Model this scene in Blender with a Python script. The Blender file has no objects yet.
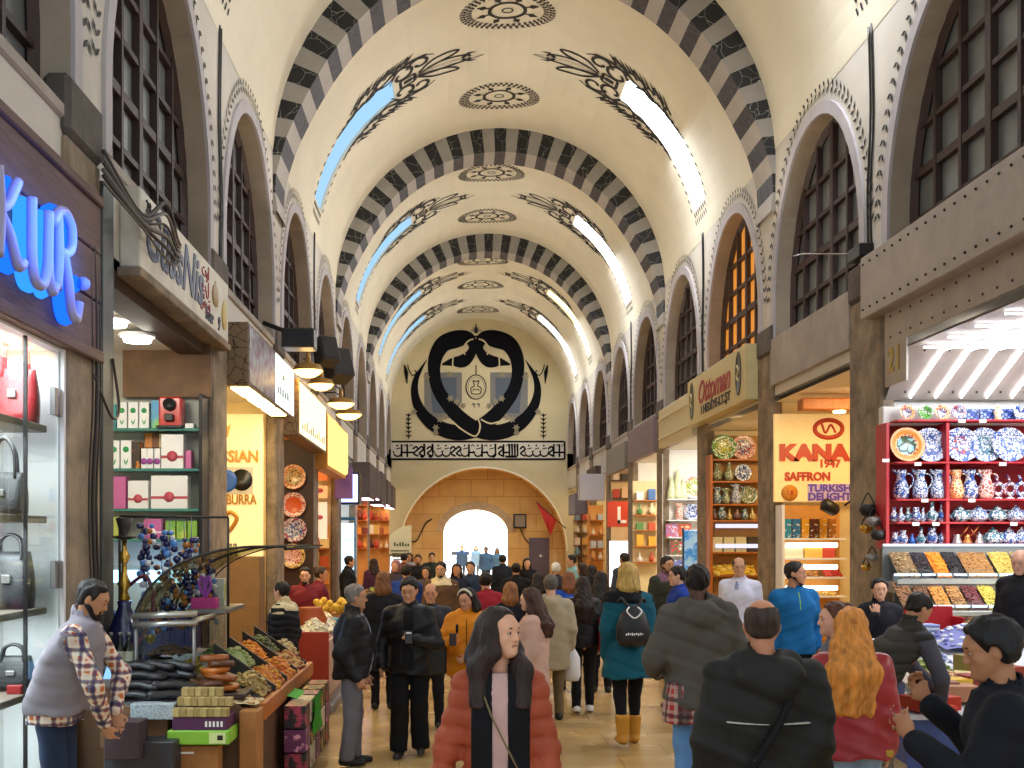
import bpy, bmesh, math, random
import numpy as np
from mathutils import Vector, Matrix
R = math.radians
PI = math.pi
random.seed(7)
scn = bpy.context.scene
COL = scn.collection
# camera
VX, VY, F, CAMZ = 455.0, 540.0, 1100.0, 2.0
cam_data = bpy.data.cameras.new('camera')
cam = bpy.data.objects.new('camera', cam_data)
COL.objects.link(cam)
cam.location = (0, 0, CAMZ)
cam.rotation_euler = (R(90), 0, 0)
cam_data.sensor_width = 36
cam_data.lens = F / 1024 * 36
cam_data.shift_x = (512 - VX) / 1024
cam_data.shift_y = (VY - 384) / 1024
cam_data.clip_start = .1
cam_data.clip_end = 300
scn.camera = cam
def U(px, py, Y):
 """the point of the place that lies Y metres down the hall on the sight line through a photo pixel"""
 return Vector(((px - VX) * Y / F, Y, CAMZ - (py - VY) * Y / F))
# materials
def lin(c):
 if isinstance(c, str):
  c = c.lstrip('#')
  c = [int(c[i:i + 2], 16) / 255 for i in (0, 2, 4)]
 return tuple((v / 12.92 if v <= .04045 else ((v + .055) / 1.055) ** 2.4) for v in c) + (1.0,)
MATS = {}
def mat(name, col='#888888', rough=.7, metal=0., var=0., scale=6., col2=None, bump=0., bscale=None, emit=0., ecol=None, alpha=1., coat=0., trans=0., thr=None, spec=.5, stretch=None):
 if name in MATS:
  return MATS[name]
 m = bpy.data.materials.new(name)
 m.use_nodes = True
 nt = m.node_tree
 N, L = nt.nodes, nt.links
 b = N['Principled BSDF']
 b.inputs['Base Color'].default_value = lin(col)
 b.inputs['Roughness'].default_value = rough
 b.inputs['Metallic'].default_value = metal
 b.inputs['Specular IOR Level'].default_value = spec
 if coat:
  b.inputs['Coat Weight'].default_value = coat
  b.inputs['Coat Roughness'].default_value = .1
 if trans:
  b.inputs['Transmission Weight'].default_value = trans
 if alpha < 1:
  b.inputs['Alpha'].default_value = alpha
 if emit:
  b.inputs['Emission Color'].default_value = lin(ecol or col)
  b.inputs['Emission Strength'].default_value = emit
 if var or col2 or bump:
  tc = N.new('ShaderNodeTexCoord')
  mp = N.new('ShaderNodeMapping')
  L.new(tc.outputs['Object'], mp.inputs['Vector'])
  if stretch:
   mp.inputs['Scale'].default_value = stretch
  no = N.new('ShaderNodeTexNoise')
  no.inputs['Scale'].default_value = scale
  no.inputs['Detail'].default_value = 6
  no.inputs['Roughness'].default_value = .62
  L.new(mp.outputs['Vector'], no.inputs['Vector'])
  if var or col2:
   cr = N.new('ShaderNodeValToRGB')
   c1 = lin(col)
   if col2:
    c2 = lin(col2)
    lo, hi = thr or (.38, .62)
   else:
    c2 = tuple(min(1, v * (1 + var)) for v in c1[:3]) + (1,)
    c1 = tuple(v * (1 - var) for v in c1[:3]) + (1,)
    lo, hi = .3, .7
   cr.color_ramp.elements[0].position = lo
   cr.color_ramp.elements[1].position = hi
   cr.color_ramp.elements[0].color = c1
   cr.color_ramp.elements[1].color = c2
   L.new(no.outputs['Fac'], cr.inputs['Fac'])
   L.new(cr.outputs['Color'], b.inputs['Base Color'])
  if bump:
   n2 = N.new('ShaderNodeTexNoise')
   n2.inputs['Scale'].default_value = bscale or scale * 3
   n2.inputs['Detail'].default_value = 4
   L.new(mp.outputs['Vector'], n2.inputs['Vector'])
   bp = N.new('ShaderNodeBump')
   bp.inputs['Strength'].default_value = bump
   bp.inputs['Distance'].default_value = .02
   L.new(n2.outputs['Fac'], bp.inputs['Height'])
   L.new(bp.outputs['Normal'], b.inputs['Normal'])
 MATS[name] = m
 return m
def emis(name, col, strength):
 if name in MATS:
  return MATS[name]
 m = bpy.data.materials.new(name)
 m.use_nodes = True
 nt = m.node_tree
 nt.nodes.remove(nt.nodes['Principled BSDF'])
 e = nt.nodes.new('ShaderNodeEmission')
 e.inputs['Color'].default_value = lin(col)
 e.inputs['Strength'].default_value = strength
 nt.links.new(e.outputs[0], nt.nodes['Material Output'].inputs[0])
 MATS[name] = m
 return m
# mesh builder
class MB:
 def __init__(s):
  s.v, s.f, s.m, s.sm = [], [], [], []
 def add(s, vs, fs, mi=0, smooth=False, M=None):
  n = len(s.v)
  if M is not None:
   vs = [M @ Vector(v) for v in vs]
  s.v += [tuple(v) for v in vs]
  s.f += [tuple(i + n for i in f) for f in fs]
  s.m += [mi] * len(fs)
  s.sm += [smooth] * len(fs)
  return s
 def box(s, x0, x1, y0, y1, z0, z1, mi=0, M=None):
  v = [(x, y, z) for z in (z0, z1) for y in (y0, y1) for x in (x0, x1)]
  f = [(0, 2, 3, 1), (4, 5, 7, 6), (0, 1, 5, 4), (2, 6, 7, 3), (0, 4, 6, 2), (1, 3, 7, 5)]
  return s.add(v, f, mi, False, M)
 def rbox(s, x0, x1, y0, y1, z0, z1, r=.01, mi=0, M=None):
  """box with chamfered vertical and horizontal edges"""
  vs, idx = [], {}
  for i, x in enumerate((x0, x1)):
   for j, y in enumerate((y0, y1)):
    for k, z in enumerate((z0, z1)):
     sx, sy, sz = (1 if i == 0 else -1), (1 if j == 0 else -1), (1 if k == 0 else -1)
     idx[i, j, k, 0] = len(vs); vs.append((x, y + sy * r, z + sz * r))
     idx[i, j, k, 1] = len(vs); vs.append((x + sx * r, y, z + sz * r))
     idx[i, j, k, 2] = len(vs); vs.append((x + sx * r, y + sy * r, z))
  fs = []
  for i in (0, 1):
   fs.append([idx[i, j, k, 0] for j, k in ((0, 0), (1, 0), (1, 1), (0, 1))])
   fs.append([idx[j, i, k, 1] for j, k in ((0, 0), (1, 0), (1, 1), (0, 1))])
   fs.append([idx[j, k, i, 2] for j, k in ((0, 0), (1, 0), (1, 1), (0, 1))])
   for j in (0, 1):
    fs.append([idx[i, j, 0, 0], idx[i, j, 1, 0], idx[i, j, 1, 1], idx[i, j, 0, 1]])
    fs.append([idx[i, 0, j, 0], idx[i, 1, j, 0], idx[i, 1, j, 2], idx[i, 0, j, 2]])
    fs.append([idx[0, i, j, 1], idx[1, i, j, 1], idx[1, i, j, 2], idx[0, i, j, 2]])
    for k in (0, 1):
     fs.append([idx[i, j, k, 0], idx[i, j, k, 1], idx[i, j, k, 2]])
  return s.add(vs, fs, mi, False, M)
 def quad(s, a, b, c, d, mi=0):
  return s.add([a, b, c, d], [(0, 1, 2, 3)], mi)
 def prism(s, pts, d, mi=0, M=None):
  """polygon pts (3D list) extruded by vector d"""
  n = len(pts)
  d = Vector(d)
  v = [Vector(p) for p in pts] + [Vector(p) + d for p in pts]
  f = [tuple(range(n))[::-1], tuple(range(n, 2 * n))] + [(i, (i + 1) % n, n + (i + 1) % n, n + i) for i in range(n)]
  return s.add(v, f, mi, False, M)
 def lathe(s, prof, n=20, mi=0, M=None, smooth=True, cap=True, mis=None):
  """profile [(r, z)] turned about z"""
  vs, fs = [], []
  for r, z in prof:
   for i in range(n):
    a = 2 * PI * i / n
    vs.append((r * math.cos(a), r * math.sin(a), z))
  k = len(s.f)
  for j in range(len(prof) - 1):
   for i in range(n):
    i2 = (i + 1) % n
    fs.append((j * n + i, j * n + i2, (j + 1) * n + i2, (j + 1) * n + i))
  if cap:
   fs.append(tuple(range(n))[::-1])
   fs.append(tuple((len(prof) - 1) * n + i for i in range(n)))
  s.add(vs, fs, mi, smooth, M)
  if mis:
   for j in range(len(prof) - 1):
    for i in range(n):
     s.m[k + j * n + i] = mis[j]
  return s
 def cyl(s, a, b, r, r2=None, n=12, mi=0, smooth=True, M=None):
  return s.tube([a, b], [r, r if r2 is None else r2], n, mi, M, smooth)
 def tube(s, pts, rad, n=8, mi=0, M=None, smooth=True, closed=False):
  pts = [Vector(p) for p in pts]
  if not isinstance(rad, (list, tuple)):
   rad = [rad] * len(pts)
  vs, fs = [], []
  m = len(pts)
  up = None
  for i, p in enumerate(pts):
   if closed:
    t = pts[(i + 1) % m] - pts[i - 1]
   else:
    t = pts[min(i + 1, m - 1)] - pts[max(i - 1, 0)]
   t.normalize()
   if up is None:
    up = Vector((0, 0, 1)) if abs(t.z) < .9 else Vector((1, 0, 0))
   u = t.cross(up)
   if u.length < 1e-6:
    u = t.cross(Vector((0, 1, 0)))
   u.normalize()
   w = u.cross(t).normalized()
   up = w
   for j in range(n):
    a = 2 * PI * j / n
    vs.append(p + (u * math.cos(a) + w * math.sin(a)) * rad[i])
  for i in range(m if closed else m - 1):
   for j in range(n):
    fs.append((i * n + j, i * n + (j + 1) % n, ((i + 1) % m) * n + (j + 1) % n, ((i + 1) % m) * n + j))
  if not closed:
   fs.append(tuple(range(n))[::-1])
   fs.append(tuple((m - 1) * n + j for j in range(n)))
  return s.add(vs, fs, mi, smooth, M)
 def ball(s, c, r, n=10, mi=0, M=None, sc=(1, 1, 1)):
  vs, fs = [], []
  c = Vector(c)
  h = max(4, n // 2)
  for j in range(1, h):
   for i in range(n):
    a, b = 2 * PI * i / n, PI * j / h
    vs.append(c + Vector((sc[0] * math.sin(b) * math.cos(a), sc[1] * math.sin(b) * math.sin(a), sc[2] * math.cos(b))) * r)
  t = len(vs)
  vs += [c + Vector((0, 0, r * sc[2])), c - Vector((0, 0, r * sc[2]))]
  for j in range(h - 2):
   for i in range(n):
    fs.append((j * n + i, (j + 1) * n + i, (j + 1) * n + (i + 1) % n, j * n + (i + 1) % n))
  for i in range(n):
   fs.append((t, i, (i + 1) % n))
   fs.append((t + 1, (h - 2) * n + (i + 1) % n, (h - 2) * n + i))
  return s.add(vs, fs, mi, True, M)
 def build(s, name, mats, parent=None, loc=None, rot=None, kind=None):
  me = bpy.data.meshes.new(name)
  me.from_pydata(s.v, [], s.f)
  if not isinstance(mats, (list, tuple)):
   mats = [mats]
  for m in mats:
   me.materials.append(m)
  me.polygons.foreach_set('material_index', [min(i, len(mats) - 1) for i in s.m])
  me.polygons.foreach_set('use_smooth', s.sm)
  me.update()
  o = bpy.data.objects.new(name, me)
  COL.objects.link(o)
  if parent is not None:
   o.parent = parent
  if loc is not None:
   o.location = loc
  if rot is not None:
   o.rotation_euler = rot
  if kind:
   o['kind'] = kind
  return o
def recalc(o):
 bm = bmesh.new()
 bm.from_mesh(o.data)
 bmesh.ops.recalc_face_normals(bm, faces=bm.faces)
 bm.to_mesh(o.data)
 bm.free()
 return o
def empty(name, loc=(0, 0, 0), rz=0.):
 o = bpy.data.objects.new(name, None)
 o.empty_display_size = .1
 COL.objects.link(o)
 o.location = loc
 o.rotation_euler = (0, 0, rz)
 return o
def tag(o, label, cat, group=None, kind=None):
 o['label'] = label
 o['category'] = cat
 if group:
  o['group'] = group
 if kind:
  o['kind'] = kind
 return o
def thing(name, label, cat, loc=(0, 0, 0), rz=0., group=None):
 return tag(empty(name, loc, rz), label, cat, group)
def kids(o):
 return [c for c in ALLKIDS.get(o.name, [])] if False else list(o.children)
def copy_tree(o, loc=None, rz=None, label=None, group=None, parent=None, scale=None):
 c = o.copy()
 COL.objects.link(c)
 if parent is not None:
  c.parent = parent
 if loc is not None:
  c.location = loc
 if rz is not None:
  c.rotation_euler = (0, 0, rz)
 if scale is not None:
  c.scale = (scale,) * 3
 if label:
  c['label'] = label
 if group:
  c['group'] = group
 for ch in list(o.children):
  copy_tree(ch, parent=c)
 return c
ORD = ['first', 'second', 'third', 'fourth', 'fifth', 'sixth', 'seventh', 'eighth', 'ninth', 'tenth', 'eleventh', 'twelfth', 'thirteenth', 'fourteenth', 'fifteenth', 'sixteenth']
def text_mesh(txt, size, depth=.01, shear=0., bold=0., space=1., align='CENTER'):
 """vertices and faces of a line of lettering in the local xz plane (front faces -y)"""
 cu = bpy.data.curves.new('lettering', 'FONT')
 cu.body = txt
 cu.size = size
 cu.extrude = depth / 2
 cu.shear = shear
 cu.offset = bold
 cu.space_character = space
 cu.align_x = align
 cu.align_y = 'CENTER'
 cu.resolution_u = 3
 o = bpy.data.objects.new('lettering', cu)
 COL.objects.link(o)
 dg = bpy.context.evaluated_depsgraph_get()
 me = o.evaluated_get(dg).to_mesh()
 vs = [(v.co.x, -v.co.z, v.co.y) for v in me.vertices]
 fs = [tuple(p.vertices) for p in me.polygons]
 o.evaluated_get(dg).to_mesh_clear()
 bpy.data.objects.remove(o)
 bpy.data.curves.remove(cu)
 return vs, fs
def text(name, txt, size, m, parent=None, loc=(0, 0, 0), rz=0., depth=.01, width=None, **kw):
 vs, fs = text_mesh(txt, size, depth, **kw)
 if width and vs:
  xs = [v[0] for v in vs]
  k = width / (max(xs) - min(xs))
  vs = [(v[0] * k, v[1], v[2]) for v in vs]
 b = MB()
 b.add(vs, fs)
 return b.build(name, m, parent, loc, (0, 0, rz))
# architecture
CX = 1.1                      # centre line of the hall
XL, XR = CX - 4.0, CX + 4.0   # wall faces
ZS = 8.0                      # springing of the vault
RV = 4.0
YEND = 49.7
PITCH = 4.6
PIERS = [4.15 + PITCH * k for k in range(0, 11)]   # pier centres: 4.15, 8.75, 13.35 ... 50.15
SKY_Y = [13.35, 22.55, 31.75, 40.95, 45.55]
RIB_Y = [17.95, 27.15, 36.35]
M_plaster = mat('vault_plaster', '#e6dfc9', .85, var=.06, scale=.8, bump=.05, bscale=14)
M_wall = mat('wall_plaster', '#ccc7bd', .85, var=.1, scale=1.1, bump=.06, bscale=14)
M_trimp = mat('window_moulding', '#b9b4b8', .8, var=.1, scale=2)
M_stone = mat('pier_stone', '#877763', .85, var=.5, scale=3.2, bump=.6, bscale=11)
M_stoned = mat('dark_stone', '#5d5650', .85, var=.3, scale=3, bump=.35, bscale=9)
M_reveal = mat('reveal_plaster', '#a89a88', .85, var=.15, scale=1.5)
M_mull = mat('window_timber', '#3f2e2b', .55, var=.2, scale=4)
M_paint = mat('black_paint', '#23211f', .7)
M_steel = mat('galvanised_steel', '#8f8c8a', .45, .6, var=.12, scale=3)
M_darkmetal = mat('dark_metal', '#2c2b2c', .45, .5)
M_black = mat('black_plastic', '#161617', .4)
M_white = mat('white_laminate', '#eeeeee', .4)
M_wood = mat('brown_wood', '#6d4a2c', .5, var=.25, scale=5, stretch=(1, 1, 6))
M_darkwood = mat('dark_wood', '#3b2a20', .5, var=.25, scale=5)
M_orangewood = mat('orange_wood', '#b4682a', .45, var=.2, scale=4, stretch=(4, 4, .6))
def floor_material():
 m = mat('floor_stone', '#b59c74', .2)
 nt = m.node_tree
 N, L = nt.nodes, nt.links
 b = N['Principled BSDF']
 tc = N.new('ShaderNodeTexCoord')
 br = N.new('ShaderNodeTexBrick')
 br.inputs['Scale'].default_value = 1.0
 br.inputs['Brick Width'].default_value = 1.0
 br.inputs['Row Height'].default_value = .6
 br.inputs['Mortar Size'].default_value = .006
 br.inputs['Color1'].default_value = lin('#c0a06a')
 br.inputs['Color2'].default_value = lin('#b0905c')
 br.inputs['Mortar'].default_value = lin('#8f7448')
 L.new(tc.outputs['Object'], br.inputs['Vector'])
 no = N.new('ShaderNodeTexNoise')
 no.inputs['Scale'].default_value = 1.7
 no.inputs['Detail'].default_value = 7
 L.new(tc.outputs['Object'], no.inputs['Vector'])
 mx = N.new('ShaderNodeMix')
 mx.data_type = 'RGBA'
 mx.blend_type = 'OVERLAY'
 mx.inputs[0].default_value = .55
 L.new(br.outputs['Color'], mx.inputs[6])
 L.new(no.outputs['Fac'], mx.inputs[7])
 hs = N.new('ShaderNodeHueSaturation')
 hs.inputs['Saturation'].default_value = 1.0
 L.new(mx.outputs[2], hs.inputs['Color'])
 L.new(hs.outputs['Color'], b.inputs['Base Color'])
 rr = N.new('ShaderNodeMapRange')
 rr.inputs['To Min'].default_value = .1
 rr.inputs['To Max'].default_value = .38
 L.new(no.outputs['Fac'], rr.inputs['Value'])
 L.new(rr.outputs['Result'], b.inputs['Roughness'])
 bp = N.new('ShaderNodeBump')
 bp.inputs['Strength'].default_value = .12
 bp.inputs['Distance'].default_value = .02
 L.new(no.outputs['Fac'], bp.inputs['Height'])
 L.new(bp.outputs['Normal'], b.inputs['Normal'])
 return m
fl = MB().box(-6.2, 9.6, 1.0, 64, -.2, 0).build('floor', floor_material(), kind='structure')
# walls with pointed window openings
WW = 1.85       # half width of a window opening
WZ0, WZS, WZA = 5.2, 5.9, 7.95
WTOP = 8.4
def arch_z(u, w=WW, zs=WZS, za=WZA):
 t = min(1, abs(u) / w)
 return zs + (za - zs) * (1 - t ** 2.2) ** .6
def arch_outline(w, zs, za, n=20):
 us = [-w * math.cos(PI * i / n) for i in range(n + 1)]
 return [(u, arch_z(u, w, zs, za)) for u in us]
def wall_side(name, side):
 X = XL if side < 0 else XR
 T = .62 * side           # wall goes outwards
 b = MB()
 y_first, y_last = PIERS[0], YEND + .3
 zb = 4.3
 for k in range(len(PIERS) - 1):
  yc = (PIERS[k] + PIERS[k + 1]) / 2
  ya, yb = PIERS[k], min(PIERS[k + 1], YEND + .3)
  ol = arch_outline(WW, WZS, WZA)
  b.quad((X, ya, zb), (X, yc - WW, zb), (X, yc - WW, WTOP), (X, ya, WTOP))
  b.quad((X, yc + WW, zb), (X, yb, zb), (X, yb, WTOP), (X, yc + WW, WTOP))
  b.quad((X, yc - WW, zb), (X, yc + WW, zb), (X, yc + WW, WZ0), (X, yc - WW, WZ0))
  for i in range(len(ol) - 1):
   (u0, z0), (u1, z1) = ol[i], ol[i + 1]
   b.quad((X, yc + u0, z0), (X, yc + u1, z1), (X, yc + u1, WTOP), (X, yc + u0, WTOP))
  rim = [(-WW, WZ0)] + ol + [(WW, WZ0)]
  for i in range(len(rim)):
   (u0, z0), (u1, z1) = rim[i], rim[(i + 1) % len(rim)]
   b.quad((X, yc + u0, z0), (X, yc + u1, z1), (X + T, yc + u1, z1), (X + T, yc + u0, z0), 1)
  b.quad((X, ya, zb), (X, yb, zb), (X + T, yb, zb), (X + T, ya, zb))
 o = b.build(name, [M_wall, M_reveal], kind='structure')
 return o
wall_left = wall_side('wall_left', -1)
wall_right = wall_side('wall_right', 1)
def band_strip(b, pts, width, X, off, mi=0):
 """flat band following an outline outwards, in the wall plane"""
 n = len(pts)
 outer = []
 for i in range(n):
  (y0, z0), (y1, z1) = pts[max(0, i - 1)], pts[min(n - 1, i + 1)]
  t = Vector((y1 - y0, z1 - z0)).normalized()
  outer.append((pts[i][0] - t.y * width, pts[i][1] + t.x * width))
 for i in range(n - 1):
  a, c = pts[i], pts[i + 1]
  d, e = outer[i], outer[i + 1]
  s = 1 if off > 0 else -1
  b.quad((X + off, a[0], a[1]), (X + off, c[0], c[1]), (X + off, e[0], e[1]), (X + off, d[0], d[1]), mi)
  b.quad((X + off, d[0], d[1]), (X + off, e[0], e[1]), (X, e[0], e[1]), (X, d[0], d[1]), mi)
  b.quad((X + off, a[0], a[1]), (X + off, c[0], c[1]), (X, c[0], c[1]), (X, a[0], a[1]), mi)
 return outer
def leaf_quad(b, p, ax, ay, l, w, mi=0):
 """small leaf: a kite from p along ax"""
 p, ax, ay = Vector(p), Vector(ax), Vector(ay)
 b.add([p, p + ax * l * .45 + ay * w, p + ax * l, p + ax * l * .45 - ay * w], [(0, 1, 2, 3)], mi)
mouldL, mouldR = MB(), MB()
leavesL, leavesR = MB(), MB()
M_pane = mat('dusty_pane', '#747878', .3, var=.3, scale=1.2, spec=.6)
M_pane_warm = mat('lit_pane', '#d08030', .4, emit=.6, ecol='#f0a040')
wn = 0
for side in (-1, 1):
 X = XL if side < 0 else XR
 mb, lb = (mouldL, leavesL) if side < 0 else (mouldR, leavesR)
 for k in range(len(PIERS) - 1):
  yc = (PIERS[k] + PIERS[k + 1]) / 2
  ol = [(yc + u, z) for u, z in [(-WW, WZ0)] + arch_outline(WW, WZS, WZA, 24) + [(WW, WZ0)]]
  band_strip(mb, ol, .17, X, -.035 * side)
  ow, oz = WW + .36, WZA + .34
  gl = [(yc + u, z) for u, z in arch_outline(ow, WZS, oz, 90)]
  run = 0.
  nxt = 0.
  for i in range(len(gl) - 1):
   a, c = Vector(gl[i]), Vector(gl[i + 1])
   seg = c - a
   while nxt < run + seg.length:
    p = a + seg * ((nxt - run) / max(1e-6, seg.length))
    if abs(p.x - yc) < PITCH / 2 - .02 or p.y > 6.6:
     t = seg.normalized()
     nrm = Vector((-t.y, t.x))
     zz = p.y
     ins = 0 if zz < ZS + .05 else RV - math.sqrt(max(0, RV ** 2 - (zz - ZS) ** 2))
     P3 = Vector((X - side * (.012 + ins), p.x, zz))
     for sg in (1, -1):
      d = (t * .75 + nrm * sg * .8).normalized()
      ax = Vector((0, d.x, d.y))
      ay = Vector((0, -d.y, d.x))
      leaf_quad(lb, P3, ax, ay, .14, .027)
    nxt += .17
   run += seg.length
  wn += 1
  XG = X + .3 * side
  fr, pn = MB(), MB()
  ti = .07
  inner = arch_outline(WW, WZS, WZA, 24)
  rim = [(-WW, WZ0)] + inner + [(WW, WZ0)]
  for i in range(len(rim)):
   (u0, z0), (u1, z1) = rim[i], rim[(i + 1) % len(rim)]
   fr.tube([(XG, yc + u0, z0), (XG, yc + u1, z1)], .07, 4, 0, None, False)
  nm = 6
  for j in range(1, nm):
   u = -WW + 2 * WW * j / nm
   w = .06 if j == nm // 2 else .032
   fr.box(XG - .05, XG + .05, yc + u - w, yc + u + w, WZ0, arch_z(u))
  for z in (5.72, 6.24, 6.76, 7.28):
   if z <= WZS:
    hw = WW
   else:
    t = 1 - ((z - WZS) / (WZA - WZS)) ** (1 / .6)
    hw = WW * max(0, t) ** (1 / 2.2)
   w = .05 if abs(z - 6.24) < .01 else .03
   fr.box(XG - .04, XG + .04, yc - hw, yc + hw, z - w, z + w)
  fo = fr.build('window_%d' % wn, M_mull, kind='structure')
  pts = [(XG + .03 * side, yc + u, z) for u, z in rim]
  pn.add(pts, [tuple(range(len(pts)))])
  pn.build('window_pane', M_pane_warm if (side > 0 and k == 3) else M_pane, fo)
mouldL.build('window_moulding', M_trimp, wall_left)
mouldR.build('window_moulding', M_trimp, wall_right)
leavesL.build('painted_leaf_garland', M_paint, wall_left)
leavesR.build('painted_leaf_garland', M_paint, wall_right)
# vault with skylight openings
TH0, TH1 = 12.5, 54.0      # skylight runs between these angles above the springing
SKW = .52                  # half width along the hall
def vp(th, y, r=RV):
 return (CX + r * math.cos(R(th)), y, ZS + r * math.sin(R(th)))
ths = sorted(set([3.0, 9, TH0, 18, 24, 30, 36, 42, 48, TH1, 60, 66, 72, 78, 84, 90] + [180 - t for t in [3.0, 9, TH0, 18, 24, 30, 36, 42, 48, TH1, 60, 66, 72, 78, 84]]))
ysv = sorted(set([2.0, YEND + .3] + [y + s * SKW for y in SKY_Y for s in (-1, 1)] + [y for y in PIERS if y > 3]))
vb = MB()
for i in range(len(ths) - 1):
 for j in range(len(ysv) - 1):
  t0, t1, y0, y1 = ths[i], ths[i + 1], ysv[j], ysv[j + 1]
  tm, ym = (t0 + t1) / 2, (y0 + y1) / 2
  hole = any(abs(ym - s) < SKW for s in SKY_Y) and (TH0 < tm < TH1 or 180 - TH1 < tm < 180 - TH0)
  if not hole:
   vb.add([vp(t0, y0), vp(t1, y0), vp(t1, y1), vp(t0, y1)], [(0, 1, 2, 3)], 0, True)
vault = vb.build('ceiling', M_plaster, kind='structure')
M_sky_white = emis('skylight_glow', '#f4f8ff', 9.0)
M_sky_blue = emis('skylight_glow_blue', '#a8d6fb', 1.05)
M_sky_warm = emis('skylight_glow_warm', '#ffe9b0', 2.5)
sk = 0
for y in SKY_Y:
 for side in (1, -1):
  tl = [t for t in ths if TH0 <= t <= TH1]
  if side < 0:
   tl = [180 - t for t in tl]
  b = MB()
  D = .05
  for i in range(len(tl) - 1):
   for s in (-1, 1):
    b.quad(vp(tl[i], y + s * SKW), vp(tl[i + 1], y + s * SKW), vp(tl[i + 1], y + s * SKW, RV + D), vp(tl[i], y + s * SKW, RV + D))
  for t in (tl[0], tl[-1]):
   b.quad(vp(t, y - SKW), vp(t, y + SKW), vp(t, y + SKW, RV + D), vp(t, y - SKW, RV + D))
  sk += 1
  fo = b.build('skylight_window_%d' % sk, M_plaster, kind='structure')
  p = MB()
  for i in range(len(tl) - 1):
   p.quad(vp(tl[i], y - SKW, RV + D), vp(tl[i + 1], y - SKW, RV + D), vp(tl[i + 1], y + SKW, RV + D), vp(tl[i], y + SKW, RV + D))
  mm = M_sky_white if side > 0 else M_sky_blue
  if side > 0 and y == 40.95:
   mm = M_sky_warm
  p.build('window_pane', mm, fo)
def vpaint(a, y, side=1):
 """arc length a above the springing, position y along the hall"""
 th = math.degrees(a / RV)
 if side < 0:
  th = 180 - th
 return vp(th, y, RV - .012)
def stroke2(b, pts, widths, mp, mi=0):
 """ribbon with changing width in a 2D chart, mapped to the place by mp"""
 n = len(pts)
 L_, R_ = [], []
 for i in range(n):
  t = Vector(pts[min(n - 1, i + 1)]) - Vector(pts[max(0, i - 1)])
  t.normalize()
  w = (widths[i] if isinstance(widths, (list, tuple)) else widths) / 2
  L_.append((pts[i][0] - t.y * w, pts[i][1] + t.x * w))
  R_.append((pts[i][0] + t.y * w, pts[i][1] - t.x * w))
 vs = [mp(*p) for p in L_] + [mp(*p) for p in R_]
 b.add(vs, [(i, i + 1, n + i + 1, n + i) for i in range(n - 1)], mi)
def smooth_pts(pts, n=6):
 """Catmull-Rom through points of any dimension"""
 P = [Vector(p) for p in pts]
 out = []
 for i in range(len(P) - 1):
  p0, p1, p2, p3 = P[max(0, i - 1)], P[i], P[i + 1], P[min(len(P) - 1, i + 2)]
  for k in range(n):
   t = k / n
   out.append(.5 * ((2 * p1) + (p2 - p0) * t + (2 * p0 - 5 * p1 + 4 * p2 - p3) * t * t + (3 * p1 - p0 - 3 * p2 + p3) * t ** 3))
 out.append(P[-1])
 return out
AC = RV * PI / 2   # arc length at the crown
def spiral(cx, cy, r, a0, turns, n=14):
 return [(cx + r * (1 - .75 * i / n) * math.cos(a0 + turns * 2 * PI * i / n), cy + r * (1 - .75 * i / n) * math.sin(a0 + turns * 2 * PI * i / n)) for i in range(n + 1)]
def medallion(yc):
 b = MB()
 mp = lambda u, v: vpaint(AC + .11 + u, yc + v)
 A, B = .86, .68
 for ring, (k, n, l) in enumerate(((1.0, 46, .1), (.86, 40, .09))):
  for i in range(n):
   a = 2 * PI * i / n
   p = (A * k * math.cos(a), B * k * math.sin(a))
   t = Vector((-A * math.sin(a), B * math.cos(a))).normalized()
   for sg in (1, -1):
    d = (t * .8 + Vector((-t.y, t.x)) * sg * .6).normalized()
    q = Vector(p) + d * l
    w = Vector((-d.y, d.x)) * .03
    c = Vector(p) + d * l * .5
    b.add([mp(*p), mp(*(c + w)), mp(*q), mp(*(c - w))], [(0, 1, 2, 3)])
 ring = [(.34 * math.cos(2 * PI * i / 24), .3 * math.sin(2 * PI * i / 24)) for i in range(25)]
 stroke2(b, ring, .07, mp)
 ring = [(.1 * math.cos(2 * PI * i / 14), .09 * math.sin(2 * PI * i / 14)) for i in range(15)]
 stroke2(b, ring, .03, mp)
 for i in range(8):
  a = 2 * PI * (i + .5) / 8
  c, s = math.cos(a), math.sin(a)
  stroke2(b, [(.34 * c, .3 * s), (.44 * c, .37 * s), (.5 * c, .42 * s), (.64 * c, .52 * s)], [.04, .04, .15, .005], mp)
 return b.build('painted_medallion', M_paint, vault)
for y in (20.75, 24.75, 29.9, 33.9, 39.2, 43.0, 47.6):
 medallion(y)
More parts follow.
